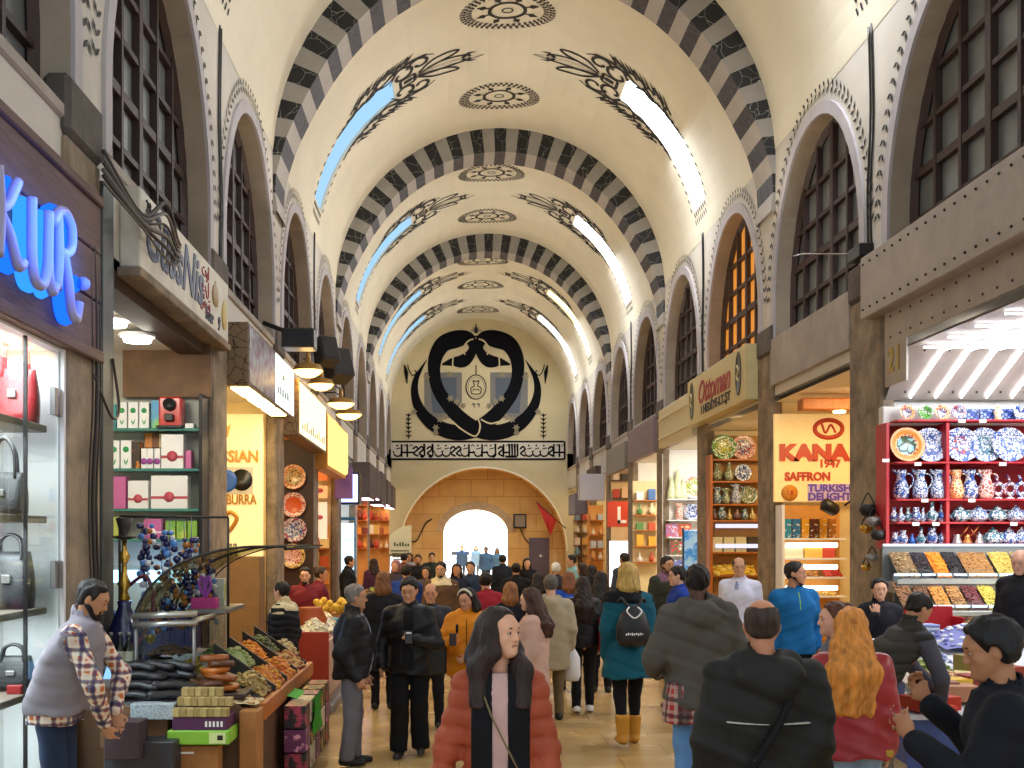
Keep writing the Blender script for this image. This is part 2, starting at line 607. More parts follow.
def skylight_border(yc, side):
 b = MB()
 mp = lambda u, v: vpaint(u, yc + v, side)
 a0, a1 = R(TH0) * RV, R(TH1) * RV
 for v in (-SKW - .1, SKW + .1):
  a = a0
  while a < a0 + (a1 - a0) * .8:
   b.add([mp(a, v - .05), mp(a + .09, v - .02), mp(a + .13, v + .05), mp(a + .04, v + .03)], [(0, 1, 2, 3)])
   a += .2
 v = -SKW
 while v < SKW:
  b.add([mp(a0 - .14, v), mp(a0 - .05, v + .03), mp(a0 - .05, v + .1), mp(a0 - .14, v + .06)], [(0, 1, 2, 3)])
  b.add([mp(a0 - .3, v + .02), mp(a0 - .2, v + .05), mp(a0 - .2, v + .1), mp(a0 - .3, v + .07)], [(0, 1, 2, 3)])
  v += .15
 for sg in (1, -1):
  V = lambda k: sg * k
  for (ac, r) in ((a0 + (a1 - a0) * .62, .2), (a0 + (a1 - a0) * .8, .26), (a1 - .12, .3)):
   stroke2(b, [(x, V(y)) for x, y in spiral(ac, SKW + .2, r, -PI * .9, .9)], .07, mp)
   stroke2(b, smooth_pts([(ac - .5, V(SKW + .08)), (ac - .1, V(SKW + .06)), (ac + .3, V(SKW + .34)), (ac + .52, V(SKW + .5))]), .08, mp)
   for d in (.0, .12, .24, .36):
    stroke2(b, [(ac + .06 + d, V(SKW + .3)), (ac + .28 + d, V(SKW + .56))], [.09, .01], mp)
  stroke2(b, [(x, V(y)) for x, y in spiral(a1 + .2, .4, .34, PI * .7, -1.0)], .08, mp)
  stroke2(b, [(x, V(y)) for x, y in spiral(a1 + .62, .5, .28, PI, -1.0)], .08, mp)
  stroke2(b, smooth_pts([(a1 - .1, V(.3)), (a1 + .2, V(.72)), (a1 + .7, V(.76)), (a1 + .95, V(.62))]), [.03] * 6 + [.1] * 8 + [.03] * 5, mp)
  stroke2(b, smooth_pts([(a1 + .6, V(.1)), (a1 + .95, V(.4)), (a1 + 1.45, V(.46)), (a1 + 1.3, V(.26)), (a1 + .8, V(.1))]), .07, mp)
  stroke2(b, smooth_pts([(a1 + .6, V(.03)), (a1 + 1.05, V(.17)), (a1 + 1.6, V(.14)), (a1 + 1.72, V(.03))]), .06, mp)
  stroke2(b, [(a1 + 1.55, V(.03)), (a1 + 1.7, V(.18)), (a1 + 1.85, V(.18))], [.09, .07, .01], mp)
 stroke2(b, [(a1 + .4, 0), (a1 + 2.0, 0)], [.08, .03], mp)
 sq = [(a1 + .16, -.17), (a1 + .5, -.17), (a1 + .5, .17), (a1 + .16, .17), (a1 + .16, -.17)]
 for i in range(4):
  stroke2(b, [sq[i], sq[i + 1]], .07, mp)
 stroke2(b, [(a1 + .24, 0), (a1 + .42, 0)], .14, mp)
 return b.build('painted_skylight_border', M_paint, vault)
for y in SKY_Y:
 for side in (1, -1):
  skylight_border(y, side)
# striped ribs
def marble(name, c1, c2, sc, w):
 m = mat(name, c1, .55)
 nt = m.node_tree
 N, L = nt.nodes, nt.links
 b = N['Principled BSDF']
 tc = N.new('ShaderNodeTexCoord')
 no = N.new('ShaderNodeTexNoise')
 no.inputs['Scale'].default_value = 3
 mxv = N.new('ShaderNodeMix')
 mxv.data_type = 'VECTOR'
 mxv.inputs[0].default_value = .22
 L.new(tc.outputs['Object'], no.inputs['Vector'])
 L.new(tc.outputs['Object'], mxv.inputs[4])
 L.new(no.outputs['Color'], mxv.inputs[5])
 vo = N.new('ShaderNodeTexVoronoi')
 vo.feature = 'DISTANCE_TO_EDGE'
 vo.inputs['Scale'].default_value = sc
 L.new(mxv.outputs[1], vo.inputs['Vector'])
 cr = N.new('ShaderNodeValToRGB')
 cr.color_ramp.elements[0].position = w
 cr.color_ramp.elements[0].color = lin(c2)
 cr.color_ramp.elements[1].position = w * 2.2
 cr.color_ramp.elements[1].color = lin(c1)
 L.new(vo.outputs['Distance'], cr.inputs['Fac'])
 L.new(cr.outputs['Color'], b.inputs['Base Color'])
 return m
M_mdark = marble('rib_black_marble', '#141417', '#a9a9a0', 5.0, .004)
M_mdark2 = mat('rib_charcoal_soffit', '#4a474d', .6, col2='#2d2b30', scale=9, thr=(.45, .55), stretch=(1, 3, 1))
M_mlight = mat('rib_grey_marble', '#949089', .6, var=.1, scale=4)
M_mlight2 = mat('rib_pinkish_soffit', '#aca6a0', .65, var=.07, scale=4)
RIBPROF = [(-12, 4.0), (-4, 3.98), (0, 3.9), (4, 3.84), (10, 3.74), (16, 3.64), (24, 3.56), (32, 3.51), (40, 3.48), (60, 3.44), (90, 3.42)]
def rib_r(th):
 t = th if th <= 90 else 180 - th
 for (a, ra), (b_, rb) in zip(RIBPROF, RIBPROF[1:]):
  if a <= t <= b_:
   return ra + (rb - ra) * (t - a) / (b_ - a)
 return RIBPROF[-1][1]
RIBW = .9
for n, y in enumerate(RIB_Y):
 b = MB()
 y0, y1 = y - RIBW / 2, y + RIBW / 2
 edges = []
 a = 90 - 4.3 / 2
 k = 0
 st = [90 + 4.3 * (j - .5) for j in range(-24, 26)]
 for j in range(len(st) - 1):
  t0, t1 = st[j], st[j + 1]
  if t1 < -8.5 or t0 > 188.5:
   continue
  dark = ((j - 24) % 2 == 0)
  ri0, ri1 = rib_r(t0), rib_r(t1)
  def pt(t, r, yy):
   return (CX + r * math.cos(R(t)), yy, ZS + r * math.sin(R(t)))
  ro = 4.12
  def ro_(t):
   return ro if 0 <= t <= 180 else min(ro, 4.02 / max(.2, abs(math.cos(R(t)))))
  b.quad(pt(t0, ri0, y0), pt(t1, ri1, y0), pt(t1, ro_(t1), y0), pt(t0, ro_(t0), y0), 0 if dark else 2)
  b.quad(pt(t0, ri0, y1), pt(t1, ri1, y1), pt(t1, ro_(t1), y1), pt(t0, ro_(t0), y1), 0 if dark else 2)
  b.quad(pt(t0, ri0, y0), pt(t1, ri1, y0), pt(t1, ri1, y1), pt(t0, ri0, y1), 1 if dark else 3)
 b.build('trim_%d' % (n + 1), [M_mdark, M_mdark2, M_mlight, M_mlight2], kind='structure')
# end wall
M_endwall = mat('end_wall_plaster', '#c4b690', .9, var=.08, scale=.7)
M_ashlar = mat('ashlar_stone', '#c08a48', .85)
def ashlar(m):
 nt = m.node_tree
 N, L = nt.nodes, nt.links
 b = N['Principled BSDF']
 tc = N.new('ShaderNodeTexCoord')
 mp = N.new('ShaderNodeMapping')
 mp.inputs['Rotation'].default_value = (R(90), 0, 0)
 L.new(tc.outputs['Object'], mp.inputs['Vector'])
 br = N.new('ShaderNodeTexBrick')
 br.inputs['Scale'].default_value = 1
 br.inputs['Brick Width'].default_value = 1.5
 br.inputs['Row Height'].default_value = .8
 br.inputs['Mortar Size'].default_value = .012
 br.inputs['Color1'].default_value = lin('#d8b070')
 br.inputs['Color2'].default_value = lin('#cba062')
 br.inputs['Mortar'].default_value = lin('#a87a44')
 L.new(mp.outputs['Vector'], br.inputs['Vector'])
 no = N.new('ShaderNodeTexNoise')
 no.inputs['Scale'].default_value = 1.4
 no.inputs['Detail'].default_value = 6
 L.new(tc.outputs['Object'], no.inputs['Vector'])
 mx = N.new('ShaderNodeMix')
 mx.data_type = 'RGBA'
 mx.blend_type = 'OVERLAY'
 mx.inputs[0].default_value = .3
 L.new(br.outputs['Color'], mx.inputs[6])
 L.new(no.outputs['Fac'], mx.inputs[7])
 L.new(mx.outputs[2], b.inputs['Base Color'])
ashlar(M_ashlar)
eb = MB()
ACX, AR, AZ = 1.27, 3.75, 1.5
N_ = 40
outer = []
for i in range(N_ + 1):
 a = PI - PI * i / N_
 outer.append((ACX + AR * math.cos(a), AZ + AR * math.sin(a)))
top = 12.6
for i in range(N_):
 (x0, z0), (x1, z1) = outer[i], outer[i + 1]
 eb.quad((x0, YEND, z0), (x1, YEND, z1), (x1, YEND, top), (x0, YEND, top))
 eb.quad((x0, YEND, z0), (x1, YEND, z1), (x1, YEND + 1.1, z1), (x0, YEND + 1.1, z0), 1)
for x0, x1 in ((XL - .3, ACX - AR), (ACX + AR, XR + .3)):
 eb.quad((x0, YEND, 0), (x1, YEND, 0), (x1, YEND, top), (x0, YEND, top))
for x in (ACX - AR, ACX + AR):
 eb.quad((x, YEND, 0), (x, YEND + 1.1, 0), (x, YEND + 1.1, AZ), (x, YEND, AZ), 1)
wall_far = eb.build('wall_far', [M_endwall, M_ashlar], kind='structure')
rim_b = MB()
for i in range(N_):
 (x0, z0), (x1, z1) = outer[i], outer[i + 1]
 k = (AR + .07) / AR
 o0 = (ACX + (x0 - ACX) * k, AZ + (z0 - AZ) * k)
 o1 = (ACX + (x1 - ACX) * k, AZ + (z1 - AZ) * k)
 rim_b.prism([(x0, YEND - .03, z0), (x1, YEND - .03, z1), (o1[0], YEND - .03, o1[1]), (o0[0], YEND - .03, o0[1])], (0, .03, 0))
rim_b.build('arch_rim', mat('arch_rim_plaster', '#e6dcc0', .8), wall_far)
YI = YEND + 1.1
DX, DW, DZS, DZA = .96, 1.48, 2.35, 3.4
ib = MB()
dor = []
for i in range(25):
 a = PI - PI * i / 24
 dor.append((DX + DW * math.cos(a), DZS + (DZA - DZS) * math.sin(a)))
for i in range(24):
 (x0, z0), (x1, z1) = dor[i], dor[i + 1]
 ib.quad((x0, YI, z0), (x1, YI, z1), (x1, YI, 5.4), (x0, YI, 5.4))
 ib.quad((x0, YI, z0), (x1, YI, z1), (x1, YI + .7, z1), (x0, YI + .7, z0), 1)
for x0, x1 in ((ACX - AR - .05, DX - DW), (DX + DW, ACX + AR + .05)):
 ib.quad((x0, YI, 0), (x1, YI, 0), (x1, YI, 5.4), (x0, YI, 5.4))
for x in (DX - DW, DX + DW):
 ib.quad((x, YI, 0), (x, YI + .7, 0), (x, YI + .7, DZS), (x, YI, DZS), 2)
for i in range(24):
 (x0, z0), (x1, z1) = dor[i], dor[i + 1]
 a0, a1 = PI - PI * i / 24, PI - PI * (i + 1) / 24
 o0 = (DX + (DW + .35) * math.cos(a0), DZS + (DZA - DZS + .35) * math.sin(a0))
 o1 = (DX + (DW + .35) * math.cos(a1), DZS + (DZA - DZS + .35) * math.sin(a1))
 ib.prism([(x0, YI - .04, z0), (x1, YI - .04, z1), (o1[0], YI - .04, o1[1]), (o0[0], YI - .04, o0[1])], (0, .04, 0), 1)
ib.build('wall_doorway', [M_ashlar, mat('worn_voussoir', '#b59a78', .8, var=.2, scale=3), mat('blue_door_leaf', '#33475c', .5)], kind='structure')
MB().box(-14, 16, YI + .7, 90, -.2, -.01).build('ground_outside', mat('street_paving', '#c9c9c9', .7, var=.1), kind='structure')
fb = MB().box(-16, 18, 74, 76, 0, 13)
fb.build('wall_outside', mat('pale_street_facade', '#dfe7ee', .8, var=.06, scale=.6), kind='structure')
MB().box(-3.4, 5.0, 60.0, 62.5, 3.0, 3.08).build('trim_outside', mat('street_canopy', '#c9cfd6', .7), kind='structure')
# painted emblem and inscription on the far wall
YM = YEND - .015
EPX = 1 / 4.8                                    # the emblem was measured on a 4.8x enlargement
def em(x, y, dy=0.):
 p = U(390 + x * EPX, 310 + y * EPX, YEND)
 return (p.x, YM - dy, p.z)
M_emblem = mat('emblem_black', '#0c0c10', .8, spec=.1)
M_emgrey = mat('emblem_grey', '#6f6c66', .7)
M_emblue = mat('emblem_blue_grey', '#4d5660', .7)
M_embuff = mat('emblem_buff', '#c7b78f', .7)
eb = MB()
for s in (1, -1):
 q = lambda x, y, dy=0., s=s: em(413 + s * (x - 413), y, dy)
 vs = [q(165, 300, .0), q(345, 300, .0), q(345, 440), q(300, 520), q(190, 520), q(165, 470)]
 eb.add(vs, [tuple(range(6))], 1)
 vs = [q(190, 325, .004), q(320, 325, .004), q(320, 430, .004), q(280, 495, .004), q(205, 495, .004)]
 eb.add(vs, [tuple(range(5))], 2)
 pts = [(250, 262), (300, 250), (350, 245), (385, 215), (398, 175), (375, 135), (318, 140), (255, 165), (218, 230), (213, 310), (235, 390), (290, 470), (350, 530), (420, 575), (510, 588), (600, 560), (672, 495), (706, 410), (700, 330), (650, 240)]
 wid = [8, 40, 62, 48, 40, 62, 84, 78, 66, 58, 60, 66, 70, 74, 74, 68, 54, 38, 26, 3]
 P = smooth_pts([(a, b_, w) for (a, b_), w in zip(pts, wid)], 7)
 stroke2(eb, [(v.x, v.y) for v in P], [v.z for v in P], lambda x, y, q=q, s=s: q(x, y, .008 if s > 0 else .012), 0)
 stroke2(eb, smooth_pts([(360, 215), (350, 185), (375, 150), (400, 140)]), 7, lambda x, y, q=q: q(x, y, .02), 4)
 stroke2(eb, [(303, 228), (300, 262), (312, 285)], 6, lambda x, y, q=q: q(x, y, .02), 4)
 stroke2(eb, smooth_pts([(300, 535), (340, 570), (400, 605), (425, 590), (432, 550), (418, 515)]) if s > 0 else smooth_pts([(300, 535), (345, 545), (390, 525)]), 7, lambda x, y, q=q: q(x, y, .02), 4)
 for (fx, fy) in ((285, 310), (290, 425), (320, 440), (350, 460), (240, 525), (265, 515), (220, 565), (218, 590), (115, 490), (175, 320)):
  for k in range(6):
   a = k * PI / 3 + fx
   stroke2(eb, [(fx, fy), (fx + 8 * math.cos(a), fy + 8 * math.sin(a)), (fx + 17 * math.cos(a), fy + 17 * math.sin(a))], [3, 9, 2], lambda x, y, q=q: q(x, y, .024), 5)
 for k in range(6):
  y = 500 + 20 * k
  stroke2(eb, [(76, y), (90, y + 8), (104, y)], [3, 9, 3], lambda x, y, q=q: q(x, y, .02), 0)
 stroke2(eb, [(90, 495), (90, 620)], 4, lambda x, y, q=q: q(x, y, .02), 0)
 stroke2(eb, [(70, 265), (78, 300), (82, 355)], [6, 20, 3], lambda x, y, q=q: q(x, y, .02), 0)
 stroke2(eb, smooth_pts([(85, 262), (92, 290), (110, 315), (128, 300), (118, 290)]), 5, lambda x, y, q=q: q(x, y, .02), 0)
 for (dx, dy, w) in ((0, -44, 8), (16, -26, 7), (30, -8, 6)):
  stroke2(eb, [(413, 110), (413 - dx * .5, 100 + dy * .4), (413 - dx, 110 + dy)], [10, w, 2], lambda x, y, q=q: q(x, y, .02), 1)
 stroke2(eb, [(380, 122), (413, 128)], 8, lambda x, y, q=q: q(x, y, .02), 0)
ov = lambda rx, ry: [(413 + rx * math.cos(2 * PI * i / 28), 370 + ry * math.sin(2 * PI * i / 28)) for i in range(29)]
eb.add([em(x, y, .01) for x, y in ov(48, 58)[:-1]], [tuple(range(28))[::-1]], 4)
stroke2(eb, ov(48, 58), 5, lambda x, y: em(x, y, .016), 0)
stroke2(eb, ov(39, 48), 3, lambda x, y: em(x, y, .016), 1)
for s in (1, -1):
 stroke2(eb, smooth_pts([(413, 405), (413 + s * 20, 400), (413 + s * 24, 375), (413 + s * 8, 365), (413 + s * 14, 340), (413, 345)]), 5, lambda x, y: em(x, y, .018), 0)
 stroke2(eb, smooth_pts([(413, 385), (413 + s * 10, 380), (413 + s * 16, 390)]), 4, lambda x, y: em(x, y, .018), 0)
stroke2(eb, [(413, 265), (413, 312)], 5, lambda x, y: em(x, y, .016), 0)
for dx in (-12, 12):
 stroke2(eb, [(413 + dx - 8, 452), (413 + dx + 7, 452)], 6, lambda x, y: em(x, y, .016), 1)
 stroke2(eb, [(413 + dx, 446), (413 + dx + 6, 468)], 5, lambda x, y: em(x, y, .016), 1)
o = eb.build('painted_calligraphy_mural', [M_emblem, M_emgrey, M_emblue, M_mlight2, M_embuff, mat('emblem_flower', '#8f8268', .7)])
tag(o, 'large black mirrored calligraphy emblem painted high on the end wall', 'mural')
recalc(o)
ib = MB()
bx0, bx1, by0, by1 = 0, 838, 632, 716
e4 = lambda x, y: em(x, y, .004)
ib.add([em(bx0, by0), em(bx1, by0), em(bx1, by1), em(bx0, by1)], [(0, 1, 2, 3)], 1)
for a, c in (((bx0, by0), (bx1, by0)), ((bx1, by0), (bx1, by1)), ((bx1, by1), (bx0, by1)), ((bx0, by1), (bx0, by0))):
 stroke2(ib, [a, c], 9, e4, 0)
rs = random.Random(3)
x = 20
while x < 820:
 kind = rs.choice('abcdacdb')
 top, bot = 642, 706
 if kind == 'a':
  stroke2(ib, [(x, top), (x + 2, bot - 8)], [11, 8], e4)
  stroke2(ib, smooth_pts([(x + 2, bot - 10), (x - 8, bot), (x - 18, bot - 6)], 4), [9] * 9, e4)
  x += 13
 elif kind == 'b':
  stroke2(ib, smooth_pts([(x, top + 26), (x + 14, top + 14), (x + 24, top + 26), (x + 14, top + 36), (x + 4, top + 48), (x + 26, bot - 4)], 5), 9, e4)
  x += 27
 elif kind == 'c':
  stroke2(ib, [(x, top + 2), (x, bot)], 9, e4)
  stroke2(ib, [(x - 6, bot - 22), (x + 30, bot - 22)], 9, e4)
  stroke2(ib, [(x + 10, top + 12), (x + 20, top + 4), (x + 26, top + 14)], 5, e4)
  x += 27
 else:
  stroke2(ib, smooth_pts([(x - 6, bot - 30), (x + 6, bot - 6), (x + 30, bot - 8), (x + 38, bot - 34)], 5), [5] * 4 + [8] * 8 + [4] * 4, e4)
  stroke2(ib, [(x + 12, top + 6), (x + 18, top + 12)], 8, e4)
  stroke2(ib, [(x + 8, top + 26), (x + 30, top + 20)], 5, e4)
  x += 36
o = ib.build('inscription_panel', [M_emblem, mat('inscription_ground', '#c9c2b2', .8)])
tag(o, 'long framed panel of black calligraphy over the arched exit', 'inscription')
recalc(o)
# sky and lamps
w = bpy.data.worlds.new('world')
scn.world = w
w.use_nodes = True
bg = w.node_tree.nodes['Background']
bg.inputs['Color'].default_value = (.86, .93, 1.0, 1)
bg.inputs['Strength'].default_value = 1.0
def lamp(name, kind, loc, power, col, size=.3, rot=None, sy=None, spread=None, aim=None):
 l = bpy.data.lights.new(name, kind)
 l.energy = power
 l.color = lin(col)[:3]
 if kind == 'AREA':
  l.size = size
  if sy:
   l.shape = 'RECTANGLE'
   l.size_y = sy
  if spread:
   l.spread = spread
 else:
  l.shadow_soft_size = size
 o = bpy.data.objects.new(name, l)
 COL.objects.link(o)
 o.location = loc
 if rot:
  o.rotation_euler = rot
 if aim is not None:
  d = Vector(aim) - Vector(loc)
  o.rotation_euler = d.to_track_quat('-Z', 'Y').to_euler()
 return o
scn.view_settings.view_transform = 'Standard'
scn.view_settings.look = 'None'
scn.view_settings.exposure = 0.06
scn.view_settings.gamma = 1
scn.view_settings.use_curve_mapping = False
scn.cycles.max_bounces = 8
scn.cycles.diffuse_bounces = 4
scn.cycles.transparent_max_bounces = 12
scn.cycles.caustics_reflective = False
scn.cycles.caustics_refractive = False
scn.cycles.sample_clamp_indirect = 6
for k, y in enumerate((8.75, 13.35, 17.0, 22.55, 26.2, 31.75, 35.4, 40.95, 45.55)):
 for side in (-1, 1):
  xx = (XL + .35) if side < 0 else (XR - .35)
  lamp('vault_fill_light', 'AREA', (xx - side * .55, y, 6.6), 12 if y < 14 else 23, '#fff4e2', .5, aim=(CX + side * .6, y + .8, 11.5))  # unseen fill lamps, added to brighten the vault
for y in SKY_Y:
 for side in (1,):
  p = vp(33 if side > 0 else 147, y, RV - .05)
  lamp('skylight_daylight', 'AREA', p, 330, '#eef5ff' if side > 0 else '#cfe6ff', 1.0, sy=2.4, aim=(CX - side * 1.0, y, 0))
lamp('door_daylight', 'AREA', (DX, YI + 5.0, 6.5), 1500, '#e6f1ff', 2.8, sy=3.0, aim=(DX, YI - 5, .5))
lamp('sun_street', 'AREA', (1, 64, 14), 22000, '#ffffff', 10, aim=(1, 62, 0))
# shops along both walls
M_shopwhite = mat('shop_white_wall', '#efece6', .6, var=.04)
M_shopcream = mat('shop_cream_wall', '#ecd9a8', .6, var=.06)
M_shopwarm = mat('shop_amber_wall', '#d99a4a', .6, var=.12, scale=3)
M_shopceil = mat('shop_ceiling', '#e9e4da', .7)
M_fascia = mat('fascia_plaster', '#a39a90', .8, var=.18, scale=1.6, bump=.15)
M_tube = emis('lamp_tube_white', '#f6f8ff', 14)
M_warm = emis('lamp_warm', '#ffdf9a', 12)
M_glassm = None
def glass_material(name, tint='#eef6f4', rough=.02, refl=.12):
 if name in MATS:
  return MATS[name]
 m = bpy.data.materials.new(name)
 m.use_nodes = True
 nt = m.node_tree
 N, L = nt.nodes, nt.links
 N.remove(N['Principled BSDF'])
 tr = N.new('ShaderNodeBsdfTransparent')
 tr.inputs[0].default_value = lin(tint)
 gl = N.new('ShaderNodeBsdfGlossy')
 gl.inputs['Roughness'].default_value = rough
 lw = N.new('ShaderNodeLayerWeight')
 lw.inputs['Blend'].default_value = .35
 ad = N.new('ShaderNodeMath')
 ad.operation = 'MULTIPLY_ADD'
 ad.inputs[1].default_value = .16
 ad.inputs[2].default_value = refl * .3 if refl < .3 else refl * .55
 L.new(lw.outputs['Fresnel'], ad.inputs[0])
 mx = N.new('ShaderNodeMixShader')
 L.new(ad.outputs[0], mx.inputs[0])
 L.new(tr.outputs[0], mx.inputs[1])
 L.new(gl.outputs[0], mx.inputs[2])
 L.new(mx.outputs[0], N['Material Output'].inputs[0])
 MATS[name] = m
 return m
M_glass = glass_material('clear_glass')
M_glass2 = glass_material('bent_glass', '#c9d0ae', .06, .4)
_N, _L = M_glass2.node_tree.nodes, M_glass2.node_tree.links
_d = _N.new('ShaderNodeBsdfDiffuse')  # mottled diffuse film paints reflections into the raised glass lids
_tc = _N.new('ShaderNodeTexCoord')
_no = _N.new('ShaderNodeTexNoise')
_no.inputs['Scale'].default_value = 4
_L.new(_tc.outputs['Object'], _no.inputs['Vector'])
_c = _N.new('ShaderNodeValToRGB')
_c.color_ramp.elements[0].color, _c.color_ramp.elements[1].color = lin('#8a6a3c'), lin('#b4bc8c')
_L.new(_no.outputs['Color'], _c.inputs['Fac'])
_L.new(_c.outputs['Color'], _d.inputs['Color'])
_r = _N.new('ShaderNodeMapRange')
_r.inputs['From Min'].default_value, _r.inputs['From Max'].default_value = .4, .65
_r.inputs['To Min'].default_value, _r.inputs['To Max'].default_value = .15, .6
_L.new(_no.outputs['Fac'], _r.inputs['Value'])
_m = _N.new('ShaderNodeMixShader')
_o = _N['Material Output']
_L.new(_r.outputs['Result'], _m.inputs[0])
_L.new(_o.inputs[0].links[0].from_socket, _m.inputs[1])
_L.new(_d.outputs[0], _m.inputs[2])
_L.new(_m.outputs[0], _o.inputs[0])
PIER_L = [(3.7, 4.6), (8.1, 8.85)] + [(p - .42, p + .42) for p in PIERS[2:]]
PIER_R = [(3.7, 4.6), (8.3, 9.2), (13.05, 14.1)] + [(p - .42, p + .42) for p in PIERS[3:]]
tn = 10
SHOPS_L, SHOPS_R = [], []
for side, plist, shops in ((-1, PIER_L, SHOPS_L), (1, PIER_R, SHOPS_R)):
 X = XL if side < 0 else XR
 for i, (a, b_) in enumerate(plist):
  b = MB()
  x0, x1 = sorted((X - .05 * side, X + .12 * side))
  b.rbox(x0, x1, a, b_, 0, 5.0, .03)
  b.rbox(min(x0, x1) - .02, max(x0, x1) + .02, a - .02, b_ + .02, 5.0, 5.45, .04, 1)
  if i > 2:
   b.v = [tuple(v) for v in b.v]
  tn += 1
  b.build('trim_%d' % tn, [M_stone, M_stoned], kind='structure')
 for i in range(len(plist) - 1):
  shops.append((plist[i][1], plist[i + 1][0]))
def shop_shell(side, n, y0, y1, depth, wall, ceil_z=4.2, far=None, floor_m=None, back=None):
 X = XL if side < 0 else XR
 xo = X + depth * side
 b = MB()
 b.quad((xo, y0 - .3, 0), (xo, y1 + .4, 0), (xo, y1 + .4, ceil_z), (xo, y0 - .3, ceil_z), 2)
 b.quad((X + .55 * side, y0 - .3, 0), (xo, y0 - .3, 0), (xo, y0 - .3, ceil_z), (X + .55 * side, y0 - .3, ceil_z), 0)
 yf = y1 + .1
 b.quad((X, yf, 0), (xo, yf, 0), (xo, yf, ceil_z), (X, yf, ceil_z), 1)
 b.quad((X, y0 - .3, ceil_z), (xo, y0 - .3, ceil_z), (xo, yf, ceil_z), (X, yf, ceil_z), 3)
 nm = 'wall_shop_%s_%d' % ('left' if side < 0 else 'right', n)
 o = b.build(nm, [wall, far or wall, back or wall, M_shopceil], kind='structure')
 return o
def wx(px, Y):
 return (px - VX) * Y / F
def wz(py, Y):
 return CAMZ - (py - VY) * Y / F
shopcols_L = [M_shopwhite, mat('shop_grey_wall', '#c9c4b8', .7), M_shopcream, M_shopwarm, M_shopcream, M_shopwhite, M_shopwarm, M_shopcream, M_shopwarm, M_shopwhite]
shopcols_R = [M_shopwhite, M_shopwhite, M_shopcream, M_shopcream, M_shopwhite, M_shopwhite, M_shopwarm, M_shopcream, M_shopwarm, M_shopcream]
lampcol_L = ['#ffffff', '#fff4df', '#ffe3a8', '#ffd9a0', '#ffc97a', '#dff0ff', '#ffd9a0', '#ffe9c8', '#ffd9a0', '#ffe0b0']
lampcol_R = ['#ffffff', '#f4f6ff', '#ffd79a', '#ffe2b0', '#fffaf0', '#fff2dc', '#ffdcae', '#ffe4bf', '#ffe0b0', '#ffe0b0']
lampw_L = [70, 60, 70, 55, 60, 60, 60, 60, 60, 50]
lampw_R = [70, 70, 80, 75, 150, 150, 70, 70, 60, 50]
for side, shops, cols, lc, lw in ((-1, SHOPS_L, shopcols_L, lampcol_L, lampw_L), (1, SHOPS_R, shopcols_R, lampcol_R, lampw_R)):
 for n, (y0, y1) in enumerate(shops):
  if n >= len(cols):
   continue
  X = XL if side < 0 else XR
  shop_shell(side, n + 1, y0, y1, 2.6, cols[n])
  lamp('shop_lamp', 'AREA', (X + .9 * side, (y0 + y1) / 2 - .2, 4.1), lw[n], lc[n], 1.0, sy=1.6, rot=(R(20), 0, 0))
def signboard(name, label, side, y0, y1, z0, z1, m, X=None, thick=.22, m_end=None, cat='shop sign', tilt=0.):
 """box sign fixed over a shop front, its face towards the hall"""
 XX = (XL if side < 0 else XR)
 t = thing(name, label, cat, (XX, (y0 + y1) / 2, z0))
 L = y1 - y0
 b = MB()
 xs = sorted((0, -thick * side))
 b.rbox(xs[0], xs[1], -L / 2, L / 2, 0, z1 - z0, .012)
 b.build('board', m, t)
 return t
def sign_text(t, side, txt, size, m, ypos, zpos, thick, name='lettering', **kw):
 """lettering on the hall face of a signboard; local frame of the sign"""
 rz = R(90) if side < 0 else R(-90)
 return text(name, txt, size, m, t, (-(thick + .004) * side, ypos, zpos), rz, depth=kw.pop('depth', .012), **kw)
# left: the shop with blue neon lettering
M_plank = mat('weathered_plank', '#6a5248', .75, var=.25, scale=3, stretch=(4, .7, 6), bump=.2)
t = thing('shop_sign', 'brown plank sign board with blue back-lit channel lettering', 'shop sign', (XL, 6.7, 3.5))
b = MB()
for i in range(3):
 b.rbox(-.03, .08, -2.1, 2.06, i * .385, i * .385 + .37, .008)
b.rbox(-.03, .11, -2.1, 2.06, 1.14, 1.22, .01)
b.rbox(-.03, .11, -2.1, 2.06, -.1, -.005, .01)
b.build('board', M_plank, t)
M_blue = emis('neon_blue', '#1458ff', 2.2)
M_bluesoft = emis('neon_cyan', '#2a80ff', 1.8)
M_letter = mat('lilac_letter_face', '#a9a6c4', .4)
LT = [
 [[(.02, .62), (.06, .3), (.02, .0)], [(.36, .62), (.2, .42), (.06, .32), (.22, .2), (.36, .02), (.46, .06)]],
 [[(.0, .62), (.0, .2), (.06, .03), (.2, .02), (.3, .16), (.33, .4), (.34, .62)], [(.34, .62), (.33, .2), (.4, .02), (.48, .08)]],
 [[(.03, .6), (.06, .3), (.02, .0)], [(-.06, .5), (.04, .62), (.2, .66), (.34, .58), (.34, .42), (.2, .33), (.08, .32)], [(.16, .33), (.26, .14), (.34, -.1), (.46, -.14), (.52, .0)]],
]
for li, (yy, zz) in enumerate(((6.48, .18), (7.02, .15), (7.45, .2))):
 face, glow = MB(), MB()
 for st in LT[li]:
  P = smooth_pts([(y * .86 + yy - 6.7, z * .86 + zz) for y, z in st], 6)
  n = len(P)
  face.tube([(.2, p.x, p.y) for p in P], .036, 8)
  glow.tube([(.125, p.x, p.y) for p in P], .05, 8)
 f_ = face.build('letter', M_letter, t)
 glow.build('neon_glow', M_bluesoft if li == 1 else M_blue, f_)
dot = MB()
dot.tube([(.2, 7.98 - 6.7, .36), (.2, 8.0 - 6.7, .36)], .05, 10)
dd = dot.build('letter', M_letter, t)
g2 = MB()
g2.tube([(.125, 7.98 - 6.7, .36), (.125, 8.0 - 6.7, .36)], .065, 10)
g2.build('neon_glow', M_blue, dd)
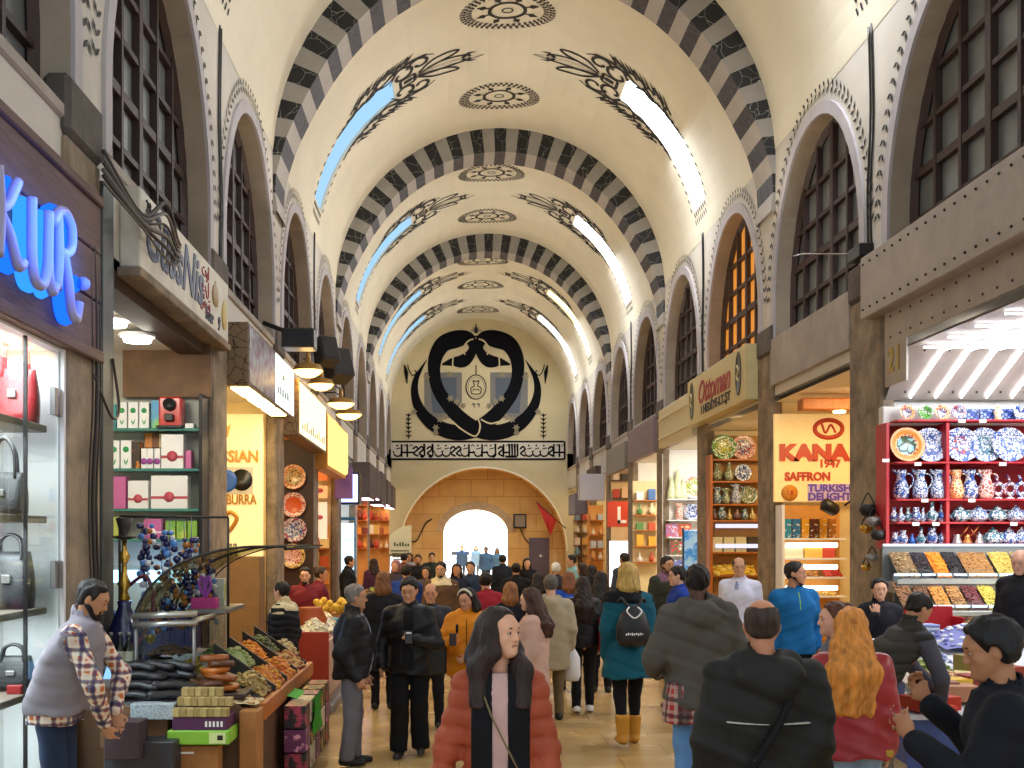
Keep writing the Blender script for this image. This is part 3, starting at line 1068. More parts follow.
lamp('neon_light', 'AREA', (XL + .32, 7.4, 4.0), 14, '#2a70ff', .5, sy=1.6, rot=(0, R(80), 0))
t = thing('glass_display_cabinet', 'white lit glass cabinet with handbags on its shelves, near left wall', 'cabinet', (XL, 6.3, 0))
b = MB()
b.box(-.45, -.4, -1.9, 1.78, .1, 3.42)
b.box(-.45, .0, 1.74, 1.78, .1, 3.42)
b.box(-.45, .02, -1.9, 1.78, 3.38, 3.5)
b.box(-.45, .02, -1.9, 1.78, 0, .1)
b.build('cabinet_shell', M_white, t)
for z in (2.82, 2.17, 1.52, .95):
 s_ = MB().rbox(-.4, -.03, -1.9, 1.6, z - .05, z, .004).build('shelf', mat('taupe_shelf', '#7a6a5c', .5), t)
g = MB()
g.box(-.004, .004, -1.9, 1.12, .1, 3.38)
g.box(-.004, .004, 1.13, 1.76, .1, 3.38)
g.build('glass_door', M_glass, t)
st = MB()
st.box(-.012, .012, 1.115, 1.135, .1, 3.38)
st.build('door_edge', M_darkmetal, t)
for z in (3.0, 1.75):
 MB().rbox(-.01, .03, 1.6, 1.66, z - .1, z + .1, .005).rbox(-.01, .03, 1.7, 1.75, z - .1, z + .1, .005).build('clamp', M_steel, t)
MB().box(-.06, .03, 1.77, 1.85, 0, 3.5).build('frame', M_white, t)
lamp('cabinet_lamp', 'AREA', (XL - .2, 6.9, 3.36), 70, '#f4f6ff', .3, sy=1.8, rot=(0, 0, 0))
lamp('cabinet_lamp', 'AREA', (XL - .2, 7.2, 1.46), 18, '#f4f6ff', .3, sy=1.0, rot=(0, 0, 0))
lamp('cabinet_lamp', 'AREA', (XL - .2, 7.2, .88), 14, '#f4f6ff', .3, sy=1.0, rot=(0, 0, 0))
lamp('cabinet_lamp', 'AREA', (XL - .2, 7.2, 2.72), 20, '#f4f6ff', .3, sy=1.0, rot=(0, 0, 0))
lamp('cabinet_lamp', 'AREA', (XL - .2, 7.2, 2.08), 20, '#f4f6ff', .3, sy=.8, rot=(0, 0, 0))
def handbag(label, c, col, w=.34, h=.28, d=.15, handle=.22, rz=0., slouch=.1, m=None):
 t = thing('handbag', label, 'handbag', c, rz, 'handbags in the glass cabinet')
 b = MB()
 n = 9
 rows = []
 for k in range(7):
  z = h * k / 6
  ww = w / 2 * (1 + .12 * math.sin(PI * k / 6)) * (1 - slouch * (k / 6))
  dd_ = d / 2 * (1.05 - .75 * (k / 6) ** 1.5)
  rows.append([(ww * (abs(math.cos(a)) ** .5) * (1 if math.cos(a) >= 0 else -1), dd_ * (abs(math.sin(a)) ** .6) * (1 if math.sin(a) >= 0 else -1), z) for a in [2 * PI * i / 20 for i in range(20)]])
 vs = [p for r_ in rows for p in r_]
 fs = [(j * 20 + i, j * 20 + (i + 1) % 20, (j + 1) * 20 + (i + 1) % 20, (j + 1) * 20 + i) for j in range(6) for i in range(20)]
 fs += [tuple(range(20))[::-1], tuple(120 + i for i in range(20))]
 b.add(vs, fs, 0, True)
 mm = m or mat('bag_leather_' + col.strip('#'), col, .35, var=.1, bump=.15, bscale=60)
 b.build('bag_body', mm, t)
 for s in (-1, 1):
  hb = MB()
  pts = smooth_pts([(-w * .28, s * d * .2, h * .85), (-w * .24, s * d * .15, h + handle * .6), (0, s * d * .1, h + handle), (w * .24, s * d * .15, h + handle * .6), (w * .28, s * d * .2, h * .85)], 5)
  hb.tube(pts, .011, 7)
  hb.build('handle', mm, t)
 MB().rbox(-.03, .03, -d / 2 - .012, -d / 2 + .01, h * .45, h * .6, .004).build('clasp', M_steel, t)
 return t
handbag('red leather tote bag standing on the top cabinet shelf', (XL - .19, 7.74, 2.82), '#8d1c22', .3, .38, .2, .26, .1)
handbag('black quilted handbag on the second cabinet shelf', (XL - .24, 7.66, 2.17), '#17171b', .3, .3, .2, .24, .1)
handbag('grey and black backpack style bag with a red tag, third cabinet shelf', (XL - .21, 7.7, 1.52), '#24252b', .3, .4, .22, .12, .1)
handbag('small black box bag on the lowest lit cabinet shelf', (XL - .19, 7.7, .95), '#1d1d20', .27, .24, .16, .08, .1)
MB().rbox(-.05, .05, -.02, .02, 0, .06, .004).build('red_purse', mat('red_leather', '#9e2024', .4), None, (XL - .1, 7.5, .95))
tag(bpy.data.objects['red_purse'], 'tiny red purse in front of the black box bag', 'purse')
tb = MB()
pts_ = [(-.5, 0), (-.42, .5), (-.2, 1.05), (.0, 1.2), (.06, .6), (.08, 0)]
st = MB()
st.rbox(XL - .1, XL + .06, 8.87, 9.16, 0, 4.9, .01)
st.rbox(XL - .1, XL + .02, 8.83, 8.88, 0, 4.3, .006)
tag(st.build('steel_post', mat('green_grey_steel', '#4b504e', .5, .3, var=.15)), 'tall green-grey steel post beside the cabinet pier', 'post')
cb = MB()
for k, (dy, r_) in enumerate(((8.62, .016), (8.7, .01), (8.52, .008))):
 cb.tube(smooth_pts([(XL + .07, dy, .2), (XL + .085, dy + .03, 1.2), (XL + .07, dy - .02, 2.3), (XL + .085, dy + .04, 3.2), (XL + .07, dy, 4.3)], 5), r_, 6)
cb.tube(smooth_pts([(XL + .07, 8.62, 3.3), (XL + .12, 8.9, 3.0), (XL + .09, 9.2, 3.1), (XL + .07, 9.1, 3.5)], 6), .012, 6)
tag(cb.build('cable_bundle', mat('dark_cable', '#3a332c', .6)), 'dark cables running up the stone pier by the cabinet', 'cable')
cb = MB()
for k in range(6):
 z0, dz = 4.75 + .05 * k, .12 * k
 cb.tube(smooth_pts([(XL + .1, 8.75, z0 + .1), (XL + .25, 9.3, z0 - .1 - .03 * k), (XL + .3, 9.9, z0 - .22 + .05 * k), (XL + .22, 10.6, z0 - .1), (XL + .1, 11.3, 5.0)], 6), .012 + .004 * (k % 3), 6, k % 2)
tag(cb.build('cable_tangle', [mat('grey_cable', '#6a655f', .6), mat('dark_cable', '#3a332c', .6)]), 'tangle of grey cables hanging in front of the white shop sign', 'cable')
# left: white sign with blue script
M_signwhite = mat('sign_white', '#cfc8b6', .5, var=.22, scale=2.2)
t = signboard('shop_sign', 'weathered white sign with blue-grey script and red Arabic block', -1, 9.5, 13.2, 4.36, 5.06, M_signwhite, thick=.18)
sign_text(t, -1, 'G\u00fcssNis', .66, mat('sign_blue_grey', '#4a5672', .5), -.62, .36, .18, shear=.25, bold=.012, width=2.2)
for k in range(3):
 sign_text(t, -1, ('\u062a\u0648\u0627', '\u0628\u0644', '\u0634\u0631\u0642')[k], .2, mat('sign_red', '#a03038', .5), .62, .56 - .17 * k, .18, name='arabic_lettering')
sign_text(t, -1, 'Your', .2, mat('sign_navy', '#25283c', .5), .8, .12, .18, shear=.2, bold=.006)
sign_text(t, -1, '9', .22, mat('sign_navy', '#25283c', .5), 1.3, .12, .18, shear=.2, bold=.006)
sign_text(t, -1, '28', .16, M_black, -1.6, .58, .18, name='shop_number')
sign_text(t, -1, '197', .12, mat('sign_red', '#a03038', .5), -1.62, .44, .18, name='phone_number')
b = MB()
b.lathe([(0, .0), (.12, .03), (.17, .14), (.13, .26), (.05, .3), (.03, .36)], 14, 0, Matrix.Translation((.185, 1.12, .28)) @ Matrix.Diagonal((.1, 1, .8, 1)))
b.lathe([(0, .0), (.1, .03), (.14, .14), (.1, .26), (.03, .33)], 14, 1, Matrix.Translation((.185, 1.6, .1)) @ Matrix.Diagonal((.1, 1, 1.1, 1)))
b.build('painted_fruit', [mat('sign_tan', '#a58a5c', .5), mat('sign_yellow', '#c9b25a', .5)], t)
MB().rbox(-.02, .2, -1.9, 1.9, -.09, -.01, .01).build('bottom_rail', M_stone, t)
MB().box(XL - .3, XL + .0, 9.2, 12.9, 4.15, 4.4).build('trim_40', M_darkwood, kind='structure')
# left: lit light boxes over the second and third shop
M_crack = marble('cracked_cladding', '#8a7458', '#3a2c20', 9, .02)
M_lightbox = emis('lightbox_white', '#ffffff', 2.2)
M_lightbox_w = emis('lightbox_warm', '#ffe7b4', 2.0)
t = signboard('light_box_sign', 'long light box sign with a crackled brown end, over the caviar shop', -1, 13.85, 17.7, 3.95, 4.75, M_crack, thick=.3)
b = MB()
b.box(.3, .31, -1.9, .1, .04, .76, 0)
b.build('printed_panel', mat('floral_print', '#9aa0a6', .4, col2='#7b4a6e', scale=7, thr=(.45, .6)), t)
b = MB()
b.box(.3, .31, .12, 1.9, .04, .76)
b.build('lit_panel', M_lightbox, t)
for k in range(7):
 MB().box(.31, .314, .3 + .17 * k, .4 + .17 * k, .2, .3 + .03 * (k % 2)).build('print_mark', mat('sign_green', '#3f7a6a', .5), t)
MB().box(.31, .314, .75, .95, .46, .54).build('print_mark', mat('sign_green', '#3f7a6a', .5), t)
b = MB()
for y in (-1.3, -.2, .9):
 b.box(.04, .27, y - .45, y + .45, -.02, 0)
b.build('under_light', M_warm, t)
lamp('sign_underlight', 'AREA', (XL + .2, 15.6, 3.9), 30, '#ffdfa0', .3, sy=3.2, rot=(0, 0, 0))
t = signboard('light_box_sign', 'warm glowing light box sign with dark print marks, over the plate shop', -1, 18.3, 22.2, 3.75, 4.7, M_crack, thick=.3)
b = MB()
for k in range(3):
 b.box(.3, .31, -1.85 + 1.24 * k, -.68 + 1.24 * k, .04, .9)
b.build('lit_panel', M_lightbox_w, t)
b = MB()
for k in range(12):
 b.box(.31, .314, -1.6 + .28 * k, -1.5 + .28 * k, .14, .2 + .05 * (k % 3))
b.build('dark_print', mat('sign_brown', '#5a3a18', .5), t)
t = signboard('light_box_sign', 'yellow glowing light box with rounded panels farther along left wall', -1, 22.4, 26.2, 3.45, 4.6, mat('sign_ochre', '#c98a30', .5), thick=.3)
b = MB()
for k in range(3):
 b.rbox(.26, .36, -1.8 + 1.22 * k, -.62 + 1.22 * k, .08, 1.1, .05)
b.build('lit_panel', emis('lightbox_yellow', '#ffd873', 2.0), t)
t = signboard('light_box_sign', 'small blue-white glowing vertical sign on left wall', -1, 27.6, 28.4, 2.9, 3.7, M_black, thick=.5)
MB().rbox(.04, .46, -.42, -.395, .05, .75, .01).build('lit_panel', emis('lightbox_lilac', '#b9c4ff', 2.5), t)
t = signboard('shop_sign', 'purple and yellow vertical banner sign on left wall', -1, 26.5, 26.7, 3.0, 3.75, mat('sign_purple', '#7b5aa8', .5), thick=.42)
for k, (y, z0, z1, th) in enumerate(((31.0, 3.2, 4.2, .5), (33.5, 3.3, 4.2, .5), (36.8, 3.2, 4.3, .45), (40.0, 3.3, 4.2, .45), (44.0, 3.3, 4.2, .4))):
 t = signboard('shop_sign', '%s dark brown box sign on the far left wall, counted from the lilac sign' % ORD[k], -1, y, y + 2.4, z0, z1, mat('sign_dark_brown', '#4f4038', .7, var=.2), thick=th)
 MB().box(.05, th - .05, -.9, .9, -.012, 0).build('under_light', emis('lamp_pinkish', '#ffd0e0', 6), t)
# right: perforated metal sign and slanted ceiling of light tubes
M_perf = mat('galvanised_sheet', '#a79e96', .5, .35, var=.12, scale=2.5, bump=.08)
t = thing('metal_fascia_sign', 'long riveted sheet metal fascia over the red china shop', 'shop sign', (XR, 11.0, 4.66))
b = MB()
b.rbox(-.2, .02, -3.2, 2.3, 0, .74, .01)
for k in range(24):
 for z in (.1, .64):
  y = 2.2 - .22 * k
  b.ball((-.205, y, z), .016, 6, 1)
b.build('sheet', [M_perf, M_darkmetal], t)
b = MB()
b.box(XR - .03, XR - .005, 7.8, 12.98, 4.28, 4.68, 0)
b.box(XR - .03, XR - .005, 12.36, 12.98, 3.8, 4.28, 0)
for k in range(18):
 b.ball((XR - .03, 12.8 - .28 * k, 4.6), .015, 6, 1)
 b.ball((XR - .03, 12.8 - .28 * k, 4.36), .015, 6, 1)
o = b.build('riveted_sheet', [M_perf, M_darkmetal])
tag(o, 'grey riveted panel with the gold number under the long metal fascia', 'panel')
text('house_number', '21', .4, mat('brass_number', '#b89a4a', .35, .5), o, (XR - .036, 12.68, 4.08), R(-90), depth=.008, bold=.008)
t = thing('tube_light_panel', 'slanted metal panel with white light tubes above the red china shelves', 'light panel', (XR, 12.95, 3.66))
b = MB()
b.add([(0.0, .1, 0), (2.6, .1, 0), (2.6, -.45, .52), (.0, -.45, .52)], [(0, 1, 2, 3)])
b.add([(0.0, -.45, .52), (2.6, -.45, .52), (2.6, -4.2, .5), (.0, -4.2, .5)], [(0, 1, 2, 3)])
for k in range(9):
 for z in (.1, .6):
  b.ball((.2 + .28 * k, (.1 - 1.06 * z), z * .8), .014, 6, 1)
b.build('panel_sheet', [M_perf, M_darkmetal], t)
for k in range(8):
 x = .28 + .3 * k
 MB().tube([(x, .05, .02), (x + .16, -.47, .49), (x + .3, -3.6, .47)], .009, 8).build('light_tube', M_tube, t)
for k in range(5):
 y = -.75 - .6 * k
 MB().tube([(.1, y, .48), (2.5, y, .48)], .009, 8).build('light_tube', M_tube, t)
lamp('tube_light', 'AREA', (XR + 1.3, 11.4, 4.0), 45, '#f2f4ff', 2.0, sy=2.6, rot=(R(14), 0, 0))
# right: plain fascias, the cream sign and the rest
t = signboard('fascia_board', 'grey plaster fascia board over the saffron shop', 1, 14.1, 17.6, 4.45, 5.2, M_fascia, thick=.06)
b = MB()
for k in range(3):
 b.rbox(.1, .2, -1.7, 1.7, -.22 + .07 * k, -.155 + .07 * k, .01)
b.build('roller_shutter', M_darkmetal, t)
M_cream = mat('sign_cream', '#cfc08c', .5, var=.06)
t = signboard('shop_sign', 'cream box sign with red script lettering over the china shop', 1, 18.35, 22.9, 4.34, 5.28, M_cream, thick=.26)
sign_text(t, 1, 'Ottoman', .62, mat('sign_crimson', '#9e2a26', .45), .0, .54, .26, shear=.25, bold=.014, width=2.5)
sign_text(t, 1, 'I HED\u0130YE-LT.\u015eT', .22, mat('sign_black', '#22201c', .5), -.15, .2, .26, bold=.008, width=2.3)
for y in (-1.85, 1.85):
 b = MB()
 b.lathe([(0, 0), (.3, 0), (.3, .012), (.25, .014), (.25, .01), (.0, .012)], 24, 0, Matrix.Translation((-.262, y, .5)) @ Matrix.Rotation(R(-90), 4, 'Y') @ Matrix.Diagonal((1.25, .62, 1, 1)))
 b.tube(smooth_pts([(-.28, y - .06, .36), (-.28, y + .05, .45), (-.28, y - .05, .55), (-.28, y + .04, .64)]), .018, 6, 1)
 b.build('oval_emblem', [mat('emblem_grey_green', '#5a5a50', .6), M_cream], t)
t = signboard('shop_sign', 'plain pale sign board beyond the cream script sign', 1, 23.15, 26.9, 4.22, 5.15, mat('sign_pale', '#d6c9a2', .55, var=.05), thick=.12)
MB().rbox(-.15, -.1, -1.85, 1.85, .66, .72, .006).rbox(-.15, -.1, -1.85, 1.85, .2, .24, .006).build('moulding', mat('sign_pale', '#d6c9a2', .55, var=.05), t)
t = signboard('shop_sign', 'purple-grey sign board on right wall beyond the pale one', 1, 27.5, 31.6, 4.2, 5.1, mat('sign_purple_grey', '#86757c', .6, var=.1), thick=.14)
t = signboard('shop_sign', 'grey sign board with a dark lower edge, farther along right wall', 1, 32.2, 36.0, 4.1, 4.9, mat('sign_grey', '#8e8a84', .6, var=.1), thick=.14)
t = signboard('shop_sign', 'white rounded light box hanging out from the far right wall', 1, 37.4, 38.0, 3.35, 4.25, mat('sign_white_box', '#c9cad4', .5), thick=.85)
t = signboard('shop_sign', 'dull brown sign board near the end of right wall', 1, 38.4, 41.0, 3.9, 4.6, mat('sign_dark_brown', '#4f4038', .7, var=.2), thick=.2)
t = signboard('shop_sign', 'lilac-grey box sign close to the arched exit on right wall', 1, 42.2, 44.6, 3.0, 3.8, mat('sign_lilac_grey', '#7d7884', .6), thick=.5)
fbm = MB()
for side in (-1, 1):
 X = XL if side < 0 else XR
 fbm.rbox(*sorted((X - .03 * side, X + .1 * side)), 4.6, YEND, 5.1, 5.22, .02)
fbm.build('trim_41', M_fascia, kind='structure')
# lamps, speakers and floodlights on the left
t = thing('wall_monitor', 'black monitor on a bracket arm over the glowing signs', 'monitor', (-2.32, 16.4, 4.86))
MB().rbox(-.24, .24, -.2, .2, -.02, .27, .02).build('casing', M_black, t)
MB().rbox(-.15, .15, -.212, -.198, .06, .2, .004).build('screen', mat('monitor_screen', '#2c2f36', .15), t)
MB().tube([(-.56, .1, .4), (-.3, .1, .3), (-.1, .1, .26)], .035, 8).build('arm', M_darkmetal, t)
for k, (px, py, Y, s) in enumerate(((308, 371, 18.2, .26), (321, 385, 21.0, .26), (341, 404, 23.0, .3), (349, 415, 24.5, .3))):
 p = U(px, py, Y)
 t = thing('shop_lamp', 'warm glowing disc lamp, %s along the left signs' % ORD[k], 'lamp', p, group='disc lamps over the left shops')
 MB().lathe([(.04, .3), (.05, .14), (s * .8, .1), (s, .0)], 20, 0, None, True, False).build('lamp_shade', mat('shade_brass', '#a07838', .4, .4), t)
 MB().lathe([(0, -.11), (s * .4, -.1), (s * .75, -.05), (s * .92, .0), (s * .85, .03), (0, .04)], 20).build('bulb', emis('lamp_amber', '#ffc668', 7), t)
 MB().tube([(0, 0, .3), (-.3, 0, .5), (XL - p.x, 0, .5)], .015, 6).build('arm', M_darkmetal, t)
 lamp('lamp_glow', 'POINT', p + Vector((0, 0, -.12)), 22, '#ffc978', .1)
for k, (px, py, Y, s) in enumerate(((326, 352, 22.0, .34), (338, 366, 23.5, .42))):
 p = U(px, py, Y)
 t = thing('loudspeaker', ('smaller', 'larger')[k] + ' dark loudspeaker angled down on left wall', 'loudspeaker', p, R(35))
 M_ = Matrix.Rotation(R(-22), 4, 'X')
 MB().rbox(-s * .6, s * .6, -s * .55, s * .55, -s * .8, s * .8, .03, 0, M_).build('cabinet', mat('speaker_grey', '#3d3a38', .6), t)
 MB().rbox(-s * .5, s * .5, -s * .57, -s * .54, -s * .7, s * .7, .01, 0, M_).build('grille', mat('speaker_grille', '#2a2827', .8), t)
 MB().tube([(0, s * .5, 0), (-.2, s + .2, .1), ((XL - p.x) * .8, .6, .1)], .02, 6).build('bracket', M_darkmetal, t)
t = thing('junction_box', 'small black box at the end of the riveted metal fascia', 'box', (XR - .1, 13.6, 5.46))
MB().rbox(-.08, .1, -.22, .2, 0, .16, .01).build('casing', M_black, t)
MB().tube([(-.0, .1, .1), (.0, 2.2, .65), (.08, 2.9, .8)], .012, 6).build('conduit', M_steel, t)
for side, yy in ((-1, 13.45), (-1, 22.5), (1, 13.4), (1, 22.5), (1, 31.7)):
 X = (XL if side < 0 else XR) - .02 * side
 b = MB()
 for dy in (0, .09):
  b.tube(smooth_pts([(X, yy + dy, 5.3), (X, yy + dy + .06, 6.2), (X, yy + dy - .04, 7.2), (X, yy + dy + .02, 8.3)], 5), .014, 6)
 o = b.build('wall_cable', M_black)
 tag(o, 'pair of thin black cables running down the %s wall, %s' % ('left' if side < 0 else 'right', {13.45: 'just beyond the white script sign', 22.5: 'under the blue skylight' if side < 0 else 'under the nearest white skylight', 13.4: 'above the riveted metal fascia', 31.7: 'under the second white skylight'}[yy]), 'cable')
# end wall fittings
t = thing('hanging_flag', 'red flag hanging from a pole beside the arched exit', 'flag', U(546, 505, YEND - .3))
b = MB()
rows = []
for j in range(9):
 for i in range(7):
  u, v = i / 6, j / 8
  rows.append(((-.42 + .9 * u) * (1 - v) + .2 * v, -.05 * math.sin(9 * u + 4 * v), (.1 - .8 * u) * (1 - v) - 1.4 * v))
b.add(rows, [(j * 7 + i, j * 7 + i + 1, j * 7 + 8 + i, j * 7 + 7 + i) for j in range(8) for i in range(6)], 0, True)
b.build('cloth', mat('flag_red', '#b3241f', .7), t)
MB().tube([(-.45, 0, .16), (.9, .1, -1.05)], .025, 6).build('pole', M_darkmetal, t)
t = thing('electrical_panel', 'framed electrical box on the stone beside the street door', 'box', U(520, 521, YI - .12))
MB().rbox(-.26, .26, 0, .12, -.3, .3, .02).build('casing', mat('panel_grey', '#8c7d68', .6), t)
b = MB()
for s in (-1, 1):
 b.box(-.3, .3, -.02, .02, s * .3 - .03, s * .3 + .03)
 b.box(s * .27 - .03, s * .27 + .03, -.02, .02, -.33, .33)
b.build('frame', M_darkmetal, t)
MB().tube(smooth_pts([(0, .08, -.3), (.2, .08, -.75), (.5, .08, -1.1)]), .025, 6).build('cable', M_darkmetal, t)
o = MB().rbox(3.42, 4.35, YI - .06, YI, 0, 2.1, .01).build('door_1', mat('plum_door', '#5d5260', .6), kind='structure')
text('door_notice', '\u2022', .5, M_white, o, (3.95, YI - .07, 1.25), 0)
t = thing('corner_poster', 'pale rounded poster with small green print left of the street door', 'poster', U(402, 542, YEND - .5))
pts = [(-.65, 0, -1.1), (.42, 0, -1.1), (.42, 0, .75)] + [(.42 - 1.07 * math.sin(a), 0, -.15 + .9 * math.cos(a)) for a in [R(x) for x in range(15, 91, 15)]]
b = MB()
b.prism(pts, (0, .06, 0))
b.build('board', mat('poster_pale', '#d9d8bc', .6), t)
b = MB()
for k in range(6):
 b.box(-.36 + .12 * k, -.28 + .12 * k, -.012, 0, -.18, -.08 + .07 * (k in (0, 2, 3)))
b.build('title_print', mat('poster_green', '#4c6a4c', .6), t)
for k in range(4):
 MB().box(-.5 + .04 * k, .32 - .04 * k, -.01, 0, -.42 - .13 * k, -.37 - .13 * k).build('text_line', mat('poster_green', '#4c6a4c', .6), t)
t = thing('lit_notice', 'white lit notice board under the rounded poster', 'notice board', U(401, 566, YEND - .5))
MB().rbox(-.5, .5, 0, .08, -.5, .45, .01).build('board', emis('notice_white', '#eef0ff', 1.6), t)
b = MB()
b.box(-.56, -.5, -.02, .1, -.5, .5); b.box(.5, .56, -.02, .1, -.5, .5); b.box(-.56, .56, -.02, .1, .45, .52)
b.build('frame', M_wood, t)
b = MB()
b.tube(smooth_pts([U(432, 519, YI - .05), U(426, 523, YI - .05), U(421, 533, YI - .05), U(416, 541, YI - .05), U(408, 541, YI - .05)]), .035, 6)
tag(b.build('wall_cable', M_darkmetal), 'black looping cable on the ochre stone left of the street door', 'cable')
t = thing('street_sign', 'dark street sign seen through the bright doorway', 'sign', (-.0, 58.0, 1.2))
MB().rbox(-.2, .75, 0, .1, .0, .2, .02).build('board', mat('street_sign_navy', '#22344c', .5), t)
MB().tube([(.3, .05, -1.2), (.3, .05, .0)], .04, 6).build('post', M_darkmetal, t)
# goods on the shelves
def ceramic(name, base, cols, scale=9., thr=.5, ring=None, rough=.25):
 """glazed ware with a painted all-over pattern"""
 if name in MATS:
  return MATS[name]
 m = mat(name, base, rough, coat=.3)
 nt = m.node_tree
 N, L = nt.nodes, nt.links
 b = N['Principled BSDF']
 tc = N.new('ShaderNodeTexCoord')
 prev = None
 for k, c in enumerate(cols):
  vo = N.new('ShaderNodeTexVoronoi')
  vo.feature = 'F1' if k % 2 == 0 else 'DISTANCE_TO_EDGE'
  vo.inputs['Scale'].default_value = scale * (1 + .45 * k)
  L.new(tc.outputs['Object'], vo.inputs['Vector'])
  cr = N.new('ShaderNodeValToRGB')
  cr.color_ramp.interpolation = 'CONSTANT'
  t = thr if k % 2 == 0 else .09
  cr.color_ramp.elements[0].color = (1, 1, 1, 1) if k % 2 else (0, 0, 0, 1)
  cr.color_ramp.elements[1].color = (0, 0, 0, 1) if k % 2 else (1, 1, 1, 1)
  cr.color_ramp.elements[1].position = t
  L.new(vo.outputs['Distance'], cr.inputs['Fac'])
  mx = N.new('ShaderNodeMix')
  mx.data_type = 'RGBA'
  mx.inputs[7].default_value = lin(c)
  if prev is None:
   mx.inputs[6].default_value = lin(base)
  else:
   L.new(prev, mx.inputs[6])
  L.new(cr.outputs['Color'], mx.inputs[0])
  prev = mx.outputs[2]
 L.new(prev, b.inputs['Base Color'])
 return m
C_BW = ceramic('ware_blue_white', '#e6ebf0', ['#3a62b0', '#1f3c80'], 20, .62)
C_BW2 = ceramic('ware_white_blue', '#eef2f4', ['#4a7ac0', '#2a4a8c'], 26, .68)
C_TEAL = ceramic('ware_teal', '#dfe9ea', ['#2f7f92', '#234a6a'], 24, .6)
C_ORANGE = ceramic('ware_orange', '#e0893c', ['#c2502a', '#f2d9a8'], 18, .5)
C_RED = ceramic('ware_red', '#efe6da', ['#b8352c', '#33508c'], 22, .6)
C_GREEN = ceramic('ware_green', '#6fae4a', ['#e9efd8', '#2f6a34'], 18, .5)
C_PINK = ceramic('ware_pink', '#d89a8c', ['#b8564a', '#f0dcd0'], 14, .5)
C_GOLD = ceramic('ware_gold', '#c9a24a', ['#7a5a1c', '#e9d9a0'], 14, .5)
C_YEL = ceramic('ware_yellow', '#d8cf62', ['#eef0c8', '#6f8a3a'], 12, .45)
C_DARK = ceramic('ware_dark', '#3a3c46', ['#6a6f7c', '#8a4a2a'], 16, .5)
C_CELADON = ceramic('ware_celadon', '#9aa486', ['#c4c8a8', '#5a6650'], 14, .5)
M_redframe = mat('red_shelf', '#b3202a', .45)
M_redback = mat('red_felt', '#8a141e', .8)
M_copper = mat('copper', '#c07848', .25, .9)
M_brass = mat('brass', '#c9a14a', .25, .9)
M_price = mat('price_tag', '#f2f0ea', .6)
ITEMS = {}
def put(name, label, cat, loc, m, mesh_fn, group=None, rz=0., parts=()):
 """a ware: its body mesh is the thing itself unless it has parts"""
 if not parts:
  b = MB()
  mesh_fn(b)
  o = b.build(name, m, None, loc, (0, 0, rz))
  return tag(o, label, cat, group)
 t = thing(name, label, cat, loc, rz, group)
 b = MB()
 mesh_fn(b)
 b.build('body', m, t)
 for pn, pm, pf in parts:
  b = MB()
  pf(b)
  b.build(pn, pm, t)
 return t
def plate(label, loc, r, m, rim=None, tilt=12, group=None, centre=None):
 Mx = Matrix.Rotation(R(90 - tilt), 4, 'X')
 def f(b):
  b.lathe([(0, .012), (r * .55, .014), (r * .66, .03), (r * .97, .052), (r, .05), (r * .97, .042), (r * .62, .012), (r * .5, 0), (0, 0)], 28, 0, Mx @ Matrix.Translation((0, 0, -.03)), True, False, mis=[2 if centre else 0, 0, 1, 1, 1, 0, 0, 0])
 o = put('decorated_plate', label, 'plate', loc, [m, rim or m, centre or m], f, group)
 return o
def jug(label, loc, h, m, group=None, m2=None):
 r = h * .25
 prof = [(r * .7, 0), (r * .95, h * .08), (r * 1.05, h * .3), (r * .8, h * .55), (r * .55, h * .72), (r * .62, h * .88), (r * .8, h), (r * .7, h * .98), (r * .5, h * .8)]
 hd = lambda b: b.tube(smooth_pts([(r * .6, 0, h * .88), (r * 1.5, 0, h * .82), (r * 1.6, 0, h * .55), (r * 1.0, 0, h * .35)], 5), h * .028, 7)
 sp = lambda b: b.tube([(-r * .55, 0, h * .88), (-r * .95, 0, h * .97), (-r * 1.05, 0, h * 1.02)], [h * .06, h * .05, h * .03], 8)
 return put('ceramic_jug', label, 'jug', loc, m, lambda b: b.lathe(prof, 18), group, 0, [('handle', m2 or m, hd), ('spout', m2 or m, sp)])
def vase(label, loc, h, m, group=None, kind=0):
 r = h * .3
 P = [[(r * .5, 0), (r * .9, h * .2), (r, h * .4), (r * .5, h * .68), (r * .3, h * .85), (r * .5, h), (r * .42, h)],
         [(r * .6, 0), (r * 1.1, h * .25), (r * 1.1, h * .5), (r * .6, h * .78), (r * .8, h), (r * .7, h)],
         [(r * .55, 0), (r * .7, h * .1), (r, h * .35), (r * .35, h * .6), (r * .22, h * .9), (r * .36, h), (r * .3, h)]][kind]
 return put('ceramic_vase', label, 'vase', loc, m, lambda b: b.lathe(P, 16), group)
def teapot(label, loc, h, m, group=None):
 r = h * .55
 body = [(r * .5, 0), (r * .95, h * .2), (r, h * .4), (r * .75, h * .65), (r * .4, h * .74)]
 lid = lambda b: b.lathe([(r * .45, h * .73), (r * .4, h * .82), (r * .12, h * .88), (r * .14, h * .97), (0, h)], 14)
 hd = lambda b: b.tube(smooth_pts([(r * .7, 0, h * .66), (r * 1.4, 0, h * .66), (r * 1.45, 0, h * .35), (r * .85, 0, h * .2)], 5), h * .045, 7)
 sp = lambda b: b.tube(smooth_pts([(-r * .8, 0, h * .25), (-r * 1.25, 0, h * .42), (-r * 1.4, 0, h * .72)], 4), [h * .09] * 4 + [h * .06] * 4 + [h * .045], 8)
 return put('ceramic_teapot', label, 'teapot', loc, m, lambda b: b.lathe(body, 18), group, 0, [('lid', m, lid), ('handle', m, hd), ('spout', m, sp)])
